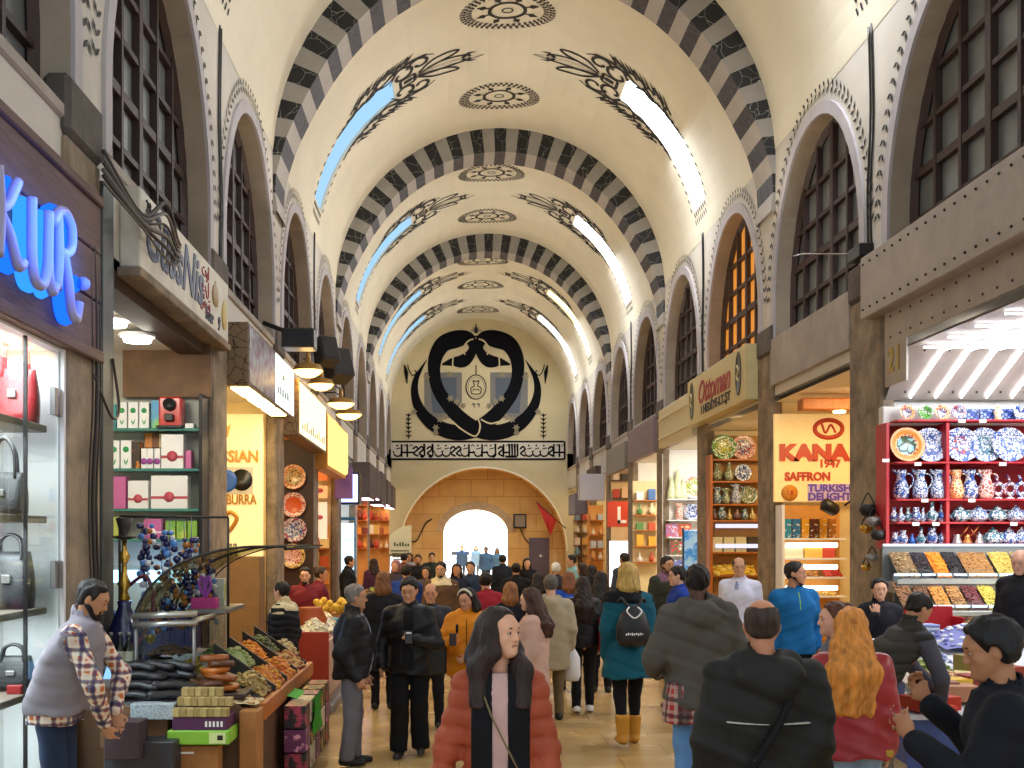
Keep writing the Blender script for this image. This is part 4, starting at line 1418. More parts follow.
def carton(label, loc, w, d, h, m, band=None, badge=None, group=None, rz=0., name='packed_box', cat='box'):
 parts = []
 if badge:
  parts.append(('printed_badge', badge, lambda b: b.lathe([(0, 0), (w * .28, 0), (w * .28, .002), (0, .002)], 14, 0, Matrix.Translation((0, -d / 2 - .001, h * .68)) @ Matrix.Rotation(R(90), 4, 'X'))))
  parts.append(('printed_leaf', badge, lambda b: (leaf_quad(b, (0, -d / 2 - .003, h * .12), (.3, 0, .95), (.9, 0, -.3), h * .26, w * .08), leaf_quad(b, (0, -d / 2 - .003, h * .12), (-.3, 0, .95), (.9, 0, .3), h * .26, w * .08))))
 if band:
  parts.append(('printed_band', band, lambda b: (b.box(-w / 2 - .001, w / 2 + .001, -d / 2 - .003, -d / 2, h * .3, h * .38), b.lathe([(0, 0), (h * .16, 0), (h * .16, .003), (0, .003)], 10, 0, Matrix.Translation((0, -d / 2 - .003, h * .36)) @ Matrix.Rotation(R(90), 4, 'X')))))
 return put(name, label, cat, loc, m, lambda b: b.rbox(-w / 2, w / 2, -d / 2, d / 2, 0, h, .004), group, rz, parts)
YB = 12.9
SB = F / YB
t = thing('red_display_shelves', 'tall red display shelves filled with blue and white china', 'shelves', (XR, YB, 1.9))
x1 = 2.4
b = MB()
b.box(-.02, x1, .06, .09, 0, 1.65)
b.build('back_panel', M_redback, t)
SHELF_PY = (420, 462, 499, 522, 545)
for py in SHELF_PY:
 z = wz(py, YB - .2) - 1.9
 MB().rbox(-.02, x1, -.26, .06, z - .022, z, .004).build('shelf', M_redframe, t)
for px in (886, 946):
 X_ = wx(px, YB - .2) - XR
 MB().rbox(X_ - .02, X_ + .02, -.25, .06, -.0, 1.45, .004).build('upright', M_redframe, t)
b = MB().rbox(-.1, x1, -.05, .09, 1.44, 1.66, .01).build('top_rail', mat('pale_rail', '#d6d3cc', .5), t)
tb = MB()
for k, (px, py) in enumerate(((886, 460.5), (918, 464), (1003, 464), (925, 500.5), (972, 500.5), (916, 524), (936, 524), (1014, 524), (983, 421), (962, 421))):
 X_ = wx(px, YB - .27) - XR
 z = wz(py, YB - .27) - 1.9
 tb.box(X_ - .04, X_ + .04, -.268, -.262, z - .02, z + .02)
tb.build('price_tag', M_price, t)
YI2 = YB - .12
def at(px, py, Y=YI2):
 return (wx(px, Y), Y, wz(py, Y))
zt = [wz(py, YB - .2) for py in SHELF_PY]
cn = ['orange rimmed', 'green', 'orange and white', 'white flowered']
for k, (px, m, m2) in enumerate(((907, C_RED, C_ORANGE), (925, C_GREEN, C_GREEN), (942, C_RED, C_ORANGE), (958, C_RED, None), (1020, C_BW, None))):
 nm = (cn + ['white blue-spotted'])[k]
 plate('small %s plate, %s from the pillar on the red top ledge' % (nm, ORD[k]), (wx(px, YI2 - .09), YI2 - .09, zt[0] + .085), .088, m, m2, 14)
tile_b = ceramic('tile_blue', '#3a5ab0', ['#8aa4dc', '#22386c'], 14, .5)
for k, px in enumerate((971, 987, 1008)):
 carton('small blue patterned tile box, %s of three on the top ledge' % ORD[k], (wx(px, YI2), YI2, zt[0]), .17, .03, .14, tile_b, name='tile_box')
def fig(b):
 b.lathe([(.045, 0), (.03, .05), (.04, .1), (.02, .13)], 10)
 b.ball((0, 0, .155), .027, 10)
 b.tube([(-.05, 0, .09), (0, -.01, .11), (.05, 0, .09)], .012, 6)
put('figurine', 'tiny white and yellow figurine on the top ledge', 'figurine', (wx(998, YI2 - .08), YI2 - .08, zt[0]), [mat('figurine_cream', '#e6d9a8', .4)], fig)
landscape = ceramic('ware_landscape', '#8fc0d0', ['#4a6a3a', '#3a4a30'], 7, .6)
pl = [(907, C_ORANGE, mat('plate_orange_rim', '#d98a2c', .3), landscape, 'orange rimmed plate painted with a landscape', 0), (930, C_BW, C_BW2, None, 'blue and white plate with scalloped rim behind the orange one', .05), (961, C_BW, C_BW, C_RED, 'deep blue plate with a red flower centre', 0), (985, C_TEAL, C_BW2, None, 'white and teal leaf plate in the middle', .03), (1009, C_BW2, C_BW, None, 'blue swirl plate by the frame edge', 0)]
for px, m, m2, c, lb, dy in pl:
 Y_ = YI2 - .06 + dy
 plate(lb + ' on the large plate shelf', (wx(px, Y_), Y_, zt[1] + .2), .205, m, m2, 10, 'large plates on the red shelves', c)
for k, px in enumerate((901, 920, 938)):
 jug('%s of three blue and white jugs beside the pillar on the red shelves' % ORD[k], (wx(px, YI2), YI2, zt[2]), .34, C_BW2 if k else C_BW, 'jugs on the red shelves')
for px, m, nm in ((956, C_ORANGE, 'slim orange patterned'), (970, C_BW, 'slim deep blue'), (986, C_PINK, 'large pink and white')):
 jug('%s jug on the red shelves right of the upright' % nm, (wx(px, YI2), YI2, zt[2]), .34, m, 'jugs on the red shelves')
for k, px in enumerate((998, 1010, 1021)):
 h = .3
 def ringv(b):
  b.lathe([(.05, 0), (.05, .015), (.02, .03), (.02, .06)], 12)
  b.tube([(.062 * math.cos(2 * PI * i / 18), 0, .12 + .062 * math.sin(2 * PI * i / 18)) for i in range(18)], .024, 8, closed=True)
  b.tube(smooth_pts([(0, 0, .18), (-.01, 0, .24), (-.03, 0, .28)]), [.016] * 12 + [.012], 8)
 put('ring_flask', '%s of three ring shaped flasks at the end of the jug shelf' % ORD[k], 'flask', (wx(px, YI2), YI2, zt[2]), [C_RED if k < 2 else C_BW], ringv, 'ring flasks')
for k, px in enumerate((894, 901, 908, 916, 923, 932, 942)):
 vase('%s small blue and white vase from the pillar on the fourth shelf' % ORD[k], (wx(px, YI2 - .05 * (k % 2)), YI2 - .05 * (k % 2), zt[3]), .17 if k < 5 else .24, (C_BW, C_BW2, C_TEAL)[k % 3], 'small vases on the red shelves', (0, 2, 0, 1, 2, 2, 2)[k])
for k, (px, m, nm) in enumerate(((960, C_TEAL, 'green and blue'), (978, C_BW2, 'white and blue'), (997, C_TEAL, 'dark teal'), (1016, C_BW2, 'pale white'))):
 teapot('%s round teapot, %s on the teapot shelf' % (nm, ORD[k]), (wx(px, YI2), YI2, zt[3]), .2, m, 'teapots on the red shelves')
for k, (px, kind, m, nm, h) in enumerate(((895, 1, C_BW, 'squat blue', .15), (903, 1, C_BW2, 'wide white', .17), (912, 0, mat('ware_cobalt', '#2c62b8', .2), 'cobalt cone', .13), (921, 2, C_TEAL, 'slim teal', .21), (932, 1, C_BW, 'lidded blue', .2), (943, 2, C_BW2, 'tall pale', .24))):
 vase('%s pot, %s from the pillar on the lowest red shelf' % (nm, ORD[k]), (wx(px, YI2), YI2, zt[4]), h, m, 'pots on the lowest red shelf', kind)
for k, px in enumerate((957, 967, 979)):
 b1 = lambda b: b.lathe([(.055, 0), (.06, .03), (.035, .09), (.045, .12), (.04, .12)], 14)
 b2 = lambda b: b.tube([(.04, 0, .1), (.1, 0, .17), (.17, 0, .26)] if k < 2 else [(-.04, 0, .1), (-.1, 0, .2)], .008, 6)
 put('coffee_pot', '%s of three small copper coffee pots on the lowest red shelf' % ORD[k], 'coffee pot', (wx(px, YI2 - .04), YI2 - .04, zt[4]), [M_copper if k == 1 else mat('ware_silver', '#b9b4b4', .25, .8)], b1, 'copper coffee pots', 0, [('handle', M_copper, b2)])
for k, (px, m, nm) in enumerate(((993, C_TEAL, 'teal patterned'), (1009, C_BW, 'round blue'), (1022, C_BW2, 'pale blue'))):
 teapot('%s teapot, %s on the lowest red shelf' % (nm, ORD[k]), (wx(px, YI2), YI2, zt[4]), .21, m, 'teapots on the red shelves')
# tiers of nuts under the red shelves
rs = random.Random(11)
def heap_mesh(b, w, d, h0, h1, n, size, mi=1, kinds=1, dome=.06, y0=None):
 """loose pieces lying on a sloping bed: w wide, rising from h0 at the front to h1 at the back"""
 nx, ny = 7, 7
 vs = []
 for j in range(ny):
  for i in range(nx):
   u, v = i / (nx - 1), j / (ny - 1)
   z = h0 + (h1 - h0) * v + dome * math.sin(PI * u) * math.sin(PI * min(1, v * 1.1 + .05)) + rs.uniform(-.004, .004)
   vs.append(((u - .5) * w, (v - .5) * d, z))
 b.add(vs, [(j * nx + i, j * nx + i + 1, (j + 1) * nx + i + 1, (j + 1) * nx + i) for j in range(ny - 1) for i in range(nx - 1)], 0, True)
 for k in range(n):
  u, v = rs.random(), rs.random()
  z = h0 + (h1 - h0) * v + dome * math.sin(PI * u) * math.sin(PI * min(1, v * 1.1 + .05))
  M_ = Matrix.Translation(((u - .5) * w, (v - .5) * d, z)) @ Matrix.Rotation(rs.uniform(0, 6), 4, 'Z') @ Matrix.Rotation(rs.uniform(-.6, .6), 4, 'X')
  b.ball((0, 0, 0), size * rs.uniform(.8, 1.2), 6, mi + (k % kinds), M_, (1, .65, .5))
TIERS = [(1.63, 1.9, 12.62, 12.2, [(893, 915, '#b8a070', '#7a5c38', 'mixed shelled nuts'), (915, 930, '#30202a', '#1c1218', 'black dried plums'), (930, 946, '#f09a20', '#e07a10', 'bright orange dried apricots'), (946, 961, '#2a1c22', '#120c10', 'dark dates'), (962, 991, '#c09050', '#8a6030', 'brown roasted almonds'), (993, 1015, '#d8c060', '#a89040', 'pale yellow pistachios'), (1016, 1034, '#c8b070', '#98804a', 'tan chickpeas')]),
         (1.30, 1.58, 12.3, 11.86, [(897, 914, '#a87a4a', '#7a5230', 'brown hazelnuts'), (915, 930, '#8a6038', '#6a4424', 'dark brown almonds'), (931, 947, '#e0a850', '#b87a30', 'golden cashews'), (948, 963, '#c89a58', '#94683a', 'light brown walnuts'), (964, 980, '#7a2c34', '#54181e', 'red dried cranberries'), (981, 997, '#d8c85a', '#b0a03c', 'yellow-green pumpkin seeds'), (1000, 1019, '#e8d858', '#c8b030', 'bright yellow dried fruit')]),
         (.97, 1.26, 11.95, 11.5, [(911, 923, '#c08848', '#8a5a2c', 'small brown nuts'), (935, 953, '#b0a850', '#807a34', 'green raisins'), (954, 970, '#e0cc48', '#c0a428', 'yellow mulberries'), (971, 984, '#b07848', '#7c4c2c', 'reddish brown figs')])]
for ti, (z0, z1, yb_, yf_, bins) in enumerate(TIERS):
 nm = ('topmost', 'middle', 'lowest')[ti]
 t = thing('nut_display_case', '%s glass fronted display tier of nuts under the red shelves' % nm, 'display case', (XR, yf_, z0 - .12))
 MB().rbox(-.2, 2.2, 0, yb_ - yf_, -.1, 0.02, .008).build('case_base', M_steel, t)
 MB().rbox(-.2, 2.2, -.015, .0, .0, .05, .004).build('front_rail', mat('rail_pale', '#b9c0bc', .35, .4), t)
 MB().add([(-.2, -.01, .05), (2.2, -.01, .05), (2.2, .03, .17), (-.2, .03, .17)], [(0, 1, 2, 3)]).build('glass_front', M_glass, t)
 MB().rbox(-.2, 2.2, yb_ - yf_ - .05, yb_ - yf_ - .02, .42, .445, .006).build('lamp_strip', emis('cool_strip', '#d8e8ff', 2.5), t)
 MB().rbox(-.2, 2.2, yb_ - yf_ - .01, yb_ - yf_ + .01, 0, .44, .004).build('case_back', mat('case_back_grey', '#777c7c', .5), t)
 ym = (yb_ + yf_) / 2
 for (xa, xb, c1, c2, what) in bins:
  X0, X1 = wx(xa, ym), wx(xb, ym)
  w_ = X1 - X0 - .015
  d_ = yb_ - yf_ - .08
  b = MB()
  heap_mesh(b, w_, d_, .02, .3, 80, .019, 1, 2, .03)
  o = b.build('nuts', [mat('nuts_bed_' + c2.strip('#'), c2, .6), mat('nuts_' + c1.strip('#'), c1, .5), mat('nuts_' + c2.strip('#'), c2, .5)], None, ((X0 + X1) / 2, ym, z0 - .07), kind='stuff')
  tag(o, 'heap of %s on the %s tier of the nut display' % (what, nm), 'nuts')
  dv = MB().rbox(X1 - .006 - XR, X1 + .006 - XR, .02, .12, .0, .12, .003).build('divider', M_steel, t)
 MB().box(-.15, 2.1, -.022, -.016, .055, .06).build('label_strip', M_price, t)
lamp('nut_case_lamp', 'AREA', (XR + .9, 11.7, 2.35), 16, '#f4f0e0', 1.4, sy=.4, aim=(XR + .9, 12.4, 1.2))
# sweet counter in front of the nuts
t = thing('sweet_counter', 'sloping market counter with a blue front, piled with wrapped sweets', 'counter', (4.25, 9.5, 0))
b = MB()
b.add([(x, y, z) for z in (0, 1) for x, y in ((-.9, -1.35), (1.3, -1.35), (1.3, 1.4), (-.12, 1.4), (-.25, .1))], [(0, 1, 2, 3, 4), (9, 8, 7, 6, 5)] + [(i, (i + 1) % 5, 5 + (i + 1) % 5, 5 + i) for i in range(5)])
b.v = [(x, y, (.68 + (y + 1.35) / 3.02 * .33) if z > .5 else 0) for x, y, z in b.v]
b.build('counter_body', mat('counter_blue', '#3a4f8c', .5, var=.1), t)
b2 = MB()
b2.add([(x, y, .68 + (y + 1.35) / 3.02 * .33 + (.04 if k else 0)) for k in (0, 1) for x, y in ((-.95, -1.4), (1.35, -1.4), (1.35, 1.42), (-.17, 1.42), (-.3, .12))], [(4, 3, 2, 1, 0), (5, 6, 7, 8, 9)] + [(i, (i + 1) % 5, 5 + (i + 1) % 5, 5 + i) for i in range(5)])
b2.build('counter_top', mat('counter_white_edge', '#cfd3da', .5), t)
def ctop(y):
 return .72 + (y - 8.1) / 3.02 * .33
def sweets(label, px0, px1, py0, py1, Y, c1, c2, size, n, dome=.1, cat='sweets'):
 X0, X1 = wx(px0, Y), wx(px1, Y)
 b = MB()
 heap_mesh(b, X1 - X0, .7, .0, .09, n, size, 1, 2, dome)
 o = b.build('wrapped_sweets', [mat('sweet_bed_' + c2.strip('#'), c2, .5), mat('sweet_' + c1.strip('#'), c1, .3), mat('sweet_' + c2.strip('#'), c2, .3)], None, ((X0 + X1) / 2, Y, ctop(Y) + .01), kind='stuff')
 return tag(o, label, cat)
sweets('big heap of white and violet-blue wrapped sweets on the counter back', 930, 1000, 645, 672, 10.5, '#e4e4f0', '#7078b8', .035, 150, .16)
sweets('sparkling heap of white and blue wrapped sweets beside the vest man', 902, 938, 655, 690, 9.9, '#f0f0f6', '#8c9cc8', .032, 120, .12)
sweets('small heap of yellow-green wrapped sweets in the middle of the counter', 918, 946, 665, 690, 9.3, '#9aa83c', '#6a7a24', .03, 80, .08)
sweets('brown nougat pieces heaped beside the green sweets', 936, 960, 676, 700, 8.95, '#a86a3a', '#c89a6a', .03, 60, .06)
sweets('white paper-wrapped sweets at the counter edge by the vest man', 897, 925, 690, 712, 9.0, '#e6e0da', '#cfc0b4', .035, 60, .06)
Yq = 8.95
carton('pale wooden scoop board leaning on the sweets', (wx(958, 9.0), 9.0, ctop(9.0) + .06), .2, .5, .03, mat('scoop_board', '#d9c88c', .6), rz=R(-35), name='scoop_board', cat='board')
carton('yellow paper packet on the counter in front of the raised hands', (wx(957, 8.7), 8.7, ctop(8.7) + .03), .2, .13, .09, mat('packet_yellow', '#e0b83a', .5), rz=R(20))
for k, (px, Y_, w_, c, nm) in enumerate(((936, 8.6, .3, '#9a6a52', 'brown'), (958, 8.45, .26, '#b07a58', 'light brown'), (985, 8.8, .4, '#8c2f28', 'dark red'), (1000, 9.1, .34, '#a0402c', 'brick red'))):
 carton('%s cardboard sweet box on the near part of the counter' % nm, (wx(px, Y_), Y_, ctop(Y_) + .01), w_, .22, .12, mat('carton_' + c.strip('#'), c, .6), rz=R(-12 + 9 * k))
carton('olive green tin box behind the cardboard boxes', (wx(975, 9.3), 9.3, ctop(9.3) + .02), .28, .2, .16, mat('tin_olive', '#8a7a3c', .4), rz=R(8))
carton('flat red carton near the reaching hand', (wx(930, 8.2), 8.2, ctop(8.2) + .01), .36, .24, .1, mat('carton_red', '#b8301f', .5), rz=R(15))
t = thing('paper_stack', 'stack of white and blue wrapping paper behind the vest man', 'paper stack', (wx(916, 10.9), 10.75, ctop(10.7)))
for k in range(6):
 MB().rbox(-.13, .13, -.1, .1, .03 * k, .03 * k + .026, .004).build('paper_bundle', (mat('paper_white', '#e6e8f0', .6), mat('paper_blue', '#8fa0cc', .6))[k % 2], t)
t = thing('red_crate', 'bright red crate holding nuts below the lowest tier', 'crate', (wx(934, 11.2), 11.2, 1.02))
b = MB()
b.rbox(-.25, .25, -.15, -.13, -.25, .02, .004); b.rbox(-.25, .25, .13, .15, -.25, .3, .004); b.rbox(-.25, -.23, -.15, .15, -.25, .2, .004); b.rbox(.23, .25, -.15, .15, -.25, .2, .004); b.rbox(-.25, .25, -.15, .15, -.26, -.24, .004)
b.build('crate_body', M_redframe, t)
YK = 17.45
t = thing('lit_menu_panel', 'glowing cream wall panel with red raised lettering in the saffron shop', 'sign panel', (XR, YK, 0))
zc = lambda py: wz(py, YK)
xc = lambda px: wx(px, YK) - XR
M_kana = mat('panel_amber', '#f2cf8c', .5, var=.06, emit=.35, ecol='#ffd890')
MB().rbox(xc(774), xc(868), -.02, .05, zc(502), zc(414), .01).build('panel_board', M_kana, t)
M_kred = mat('letter_red', '#c8452a', .4)
text('lettering', 'KANA', .34, M_kred, t, (xc(813), -.04, zc(453.5)), 0, depth=.04, bold=.02, width=1.12)
text('year_lettering', '1947', .17, M_kred, t, (xc(829), -.03, zc(464)), 0, depth=.02, bold=.006)
text('lettering', 'SAFFRON', .18, M_kred, t, (xc(807), -.03, zc(477)), 0, depth=.02, bold=.008, width=.72)
b = MB()
b.tube([(xc(828) + .22 * math.cos(2 * PI * i / 24), -.03, zc(429) + .14 * math.sin(2 * PI * i / 24)) for i in range(24)], .035, 8, closed=True)
b.tube(smooth_pts([(xc(821), -.03, zc(424)), (xc(825), -.03, zc(433)), (xc(830), -.03, zc(425)), (xc(835), -.03, zc(433))]), .018, 6)
b.build('oval_emblem', M_kred, t)
MB().lathe([(0, 0), (.13, 0), (.13, .02), (0, .03)], 18, 0, Matrix.Translation((xc(789), -.02, zc(493))) @ Matrix.Rotation(R(90), 4, 'X')).build('round_badge', mat('badge_orange', '#d8902c', .5), t)
M_vio = mat('letter_violet', '#6a4fd0', .5)
MB().box(xc(807), xc(852), -.025, -.02, zc(501), zc(484)).build('pale_strip', mat('strip_pale_violet', '#d8c4ec', .5), t)
text('lettering', 'TURKISH', .16, M_vio, t, (xc(829), -.03, zc(488.5)), 0, depth=.01, bold=.006, width=.68)
text('lettering', 'DELIGHT', .16, M_vio, t, (xc(829), -.03, zc(497)), 0, depth=.01, bold=.006, width=.68)
text('badge_number', '18', .12, M_kred, t, (xc(789), -.055, zc(493)), 0, depth=.01)
YS = 17.2
t = thing('stock_shelves', 'white lit shelves with tins behind the man in blue', 'shelves', (XR, YS, 0))
xs = lambda px: wx(px, YS) - XR
zs_ = lambda py: wz(py, YS)
for py in (538, 558, 577, 596):
 MB().rbox(xs(783), xs(846), -.02, .3, zs_(py) - .03, zs_(py), .005).build('shelf', M_white, t)
MB().rbox(xs(781), xs(784), -.05, .3, .4, zs_(505), .005).build('side_panel', M_white, t)
MB().rbox(xs(784), xs(846), .28, .3, .4, zs_(505), .005).build('back_panel', M_shopwarm, t)
for py in (545, 567, 588):
 MB().rbox(xs(786), xs(838), -.0, .04, zs_(py) - .035, zs_(py) + .035, .01).build('light_strip', emis('shelf_strip', '#fff4d8', 5), t)
for k in range(6):
 c = ('#2a8fb0', '#2a6fa0', '#e0a020', '#6a2c20', '#e8a428', '#b06a20')[k]
 carton('%s tin, %s in the row on the top lit shelf of the saffron shop' % (('turquoise', 'blue', 'yellow', 'maroon', 'amber', 'brown')[k], ORD[k]), (wx(788 + 9 * k, YS), YS + .08, zs_(538)), .12, .12, .3, mat('tin_' + c.strip('#'), c, .35, col2='#f4f0e0', scale=16, thr=(.55, .62)), group='tins in the saffron shop', name='tin_box', cat='tin')
for k, (px, c, nm, w_) in enumerate(((795, '#f4ead0', 'cream', .3), (815, '#e8c060', 'golden', .28), (830, '#c84a3a', 'red', .2))):
 carton('%s packet on the second lit shelf of the saffron shop' % nm, (wx(px, YS), YS + .12, zs_(558)), w_, .12, .2, mat('packet_' + c.strip('#'), c, .5), group='packets in the saffron shop')
for k, (px, c, c2, nm, w_) in enumerate(((806, '#d89a3a', '#8a5a2c', 'brown and amber spices', .46), (834, '#c83a24', '#a02818', 'red pepper flakes', .28))):
 b = MB()
 heap_mesh(b, w_, .2, 0, .16, 60, .022, 1, 2, .06)
 o = b.build('spices', [mat('spice_bed_' + c.strip('#'), c2, .7), mat('spice_' + c.strip('#'), c, .7), mat('spice_' + c2.strip('#'), c2, .7)], None, (wx(px, YS), YS + .13, zs_(577)), kind='stuff')
 tag(o, 'heap of %s on the third lit shelf of the saffron shop' % nm, 'spices')
b = MB()
heap_mesh(b, .8, .2, 0, .12, 70, .022, 1, 2, .05)
tag(b.build('spices', [mat('spice_bed_y', '#a87a30', .7), mat('spice_y', '#e0b850', .7), mat('spice_w', '#f0e0b0', .7)], None, (wx(812, YS), YS + .13, zs_(596)), kind='stuff'), 'pale yellow sweets heaped on the lowest lit shelf', 'sweets')
t = thing('wall_spotlight', 'dark spotlight on an arm over the lit tins', 'spotlight', (wx(838, 16.9), 16.9, wz(512, 16.9)))
MB().lathe([(.05, 0), (.1, .05), (.11, .25), (.02, .3)], 14, 0, Matrix.Rotation(R(-60), 4, 'Y')).build('housing', M_black, t)
MB().tube([(.1, 0, .1), (.3, 0, .25), (.5, .4, .25)], .018, 6).build('arm', M_black, t)
t = thing('ceiling_beam_light', 'wooden ceiling batten with a bright spot in the saffron shop', 'ceiling light', (XR + .6, 16.6, 3.95))
MB().rbox(-.5, .6, -.12, .12, 0, .18, .02).build('batten', M_orangewood, t)
MB().lathe([(0, 0), (.09, 0), (.09, .03), (0, .03)], 14, 0, Matrix.Translation((.1, 0, -.03))).build('bulb', M_warm, t)
for k, (px, py, s) in enumerate(((868, 508, .11), (874, 520, .09), (866, 527, .08), (878, 533, .09), (872, 556, .07), (866, 566, .06))):
 Y_ = 13.3
 p = (XR - .2, (F * (XR - .2)) / (px - VX), 0)
 Y_ = p[1]
 t = put('hanging_pot', '%s dark metal pot hung on the pillar beside the china shop, counted from the top' % ORD[k], 'pot', (XR - .2, Y_, wz(py, Y_)), [(M_darkmetal, M_steel, M_brass)[k % 3]], lambda b: b.lathe([(0, -s), (s * .7, -s * .8), (s, -s * .2), (s * .8, s * .3), (s * .6, s * .4)], 14), 'pots hung on the pillar', 0, [('hook', M_darkmetal, lambda b: b.tube(smooth_pts([(s * .7, 0, s * .3), (0, 0, s * 1.6), (-s * .7, 0, s * .3)]), .008, 6))])
YO = 21.9
xo_ = lambda px: wx(px, YO) - XR
zo = lambda py: wz(py, YO)
t = thing('wooden_shelves', 'brown wooden shelves of pottery under the cream script sign', 'shelves', (XR, YO, 0))
MB().rbox(xo_(709), xo_(762), .25, .28, .3, 4.1, .004).build('back_panel', mat('back_amber', '#b88a4c', .6), t)
for py in (459, 481, 504, 520, 552, 575):
 MB().rbox(xo_(711), xo_(762), -.05, .26, zo(py) - .035, zo(py), .005).build('shelf', M_orangewood, t)
MB().rbox(xo_(709), xo_(712), -.08, .28, .3, zo(455), .005).build('side_panel', M_orangewood, t)
for py in (526, 546):
 MB().rbox(xo_(715), xo_(762), -.06, -.02, zo(py) - .04, zo(py) + .04, .01).build('light_strip', emis('shelf_strip2', '#dcd8f4', 1.3), t)
plate('large yellow and white plate at the top of the wooden shelves', (wx(724, YO), YO + .02, zo(459) + .24), .25, C_YEL, C_GREEN, 8)
plate('large red and white plate beside the yellow one on the wooden shelves', (wx(744, YO), YO + .06, zo(459) + .24), .25, C_RED, C_PINK, 8)
for k, (px, m, kind, h, nm) in enumerate(((718, C_CELADON, 0, .36, 'rounded celadon'), (730, C_CELADON, 2, .38, 'long-necked celadon'))):
 vase('%s vase on the second wooden shelf' % nm, (wx(px, YO), YO + .08, zo(481)), h, m, 'vases on the wooden shelves', kind)
plate('blue plate propped at the end of the second wooden shelf', (wx(744, YO), YO + .08, zo(481) + .17), .17, C_BW, None, 8)
for k, (px, h, m) in enumerate(((718, .34, C_TEAL), (727, .32, C_CELADON), (737, .4, C_BW2))):
 jug('%s of three tall jugs on the third wooden shelf' % ORD[k], (wx(px, YO), YO + .08, zo(504)), h, m, 'jugs on the wooden shelves')
plate('grey plate at the end of the third wooden shelf', (wx(750, YO), YO + .1, zo(504) + .18), .18, C_CELADON, None, 8)
for k in range(6):
 vase('%s small dark pot from the left on the fourth wooden shelf' % ORD[k], (wx(715 + 7.6 * k, YO), YO + .06, zo(520)), .22 + .04 * (k % 2), (C_DARK, C_TEAL, C_GOLD)[k % 3], 'dark pots on the wooden shelves', k % 3)
for k, px in enumerate((717, 729, 741, 753)):
 carton('%s cream storage box in the row between the two light strips' % ORD[k] if k < 3 else 'dark storage box at the end of the cream boxes', (wx(px, YO), YO + .08, zo(552) + .0), .21, .2, .3, mat('box_cream', '#d8cda0', .6) if k < 3 else mat('box_dark', '#4a3c30', .6), group='storage boxes on the wooden shelves', name='storage_box')
b = MB()
heap_mesh(b, .85, .28, 0, .2, 40, .07, 1, 2, .1)
tag(b.build('folded_fabric', [mat('fabric_yellow', '#e0b83a', .8), mat('fabric_yellow', '#e0b83a', .8), mat('fabric_gold', '#f0d878', .8)], None, (wx(735, YO), YO + .1, zo(575)), kind='stuff'), 'pile of yellow fabric under the lower light strip', 'fabric')
YT = 26.55
xt = lambda px: wx(px, YT) - XR
zt_ = lambda py: wz(py, YT)
t = thing('white_shelves', 'white shelves of painted tiles in the brightly lit shop', 'shelves', (XR, YT, 0))
MB().rbox(xt(664), xt(712), .2, .23, .1, 4.1, .004).build('back_panel', M_shopwhite, t)
for py in (499, 520, 537, 555, 575):
 MB().rbox(xt(667), xt(703), -.1, .2, zt_(py) - .03, zt_(py), .004).build('shelf', M_white, t)
for k, (px, h) in enumerate(((672, .6), (678, .75), (684, .55))):
 put('cone_ornament', '%s pale green cone ornament on the top white shelf' % ORD[k], 'ornament', (wx(px, YT), YT + .05, zt_(499)), [mat('cone_green', '#c4d09a', .5, col2='#e8ecd0', scale=16)], lambda b: b.lathe([(h * .2, 0), (h * .17, h * .2), (h * .1, h * .6), (h * .03, h * .92), (0, h)], 14), 'cone ornaments')
plate('yellow and violet plate on the top white shelf', (wx(695, YT), YT + .08, zt_(499) + .3), .3, C_YEL, C_PINK, 8)
plate('blue plate on the second white shelf', (wx(692, YT), YT + .02, zt_(520) + .19), .2, C_BW, None, 8)
jug('pink figure jug on the second white shelf', (wx(679, YT), YT, zt_(520)), .4, C_PINK)
for k, (px, py, m, nm) in enumerate(((672, 537, ceramic('tile_lilac', '#d8c4dc', ['#9a7ab8', '#c86a7a'], 6, .5), 'lilac'), (685, 537, ceramic('tile_peach', '#f0c8a0', ['#d8784a', '#b84a3a'], 6, .5), 'peach'), (679, 555, ceramic('tile_rose', '#ead8d0', ['#c84a5a', '#5a7a4a'], 6, .45), 'rose patterned'), (679, 575, ceramic('tile_iris', '#dcdce8', ['#5a6ab8', '#8a8ac8'], 6, .45), 'iris blue'))):
 carton('%s square painted tile on the white shelves' % nm, (wx(px, YT), YT, zt_(py)), .3 + .08 * (k > 1), .03, .32 + .05 * (k > 1), m, name='painted_tile', cat='tile', group='painted tiles')
t = thing('blue_display_board', 'tall glowing blue display board at the tile shop entrance', 'display board', (wx(696, 24.4), 24.4, 0))
MB().rbox(-.28, .2, -.04, .04, .5, zt_(533) + .05, .01).build('board', mat('board_blue', '#3a8ad0', .5, col2='#bfe4f8', scale=4, thr=(.45, .55), emit=.25, ecol='#4aa0e8'), t)
MB().rbox(-.3, -.27, -.06, .06, 0, zt_(533) + .1, .006).rbox(.2, .23, -.06, .06, 0, zt_(533) + .1, .006).build('frame', mat('board_frame', '#22406c', .5), t)
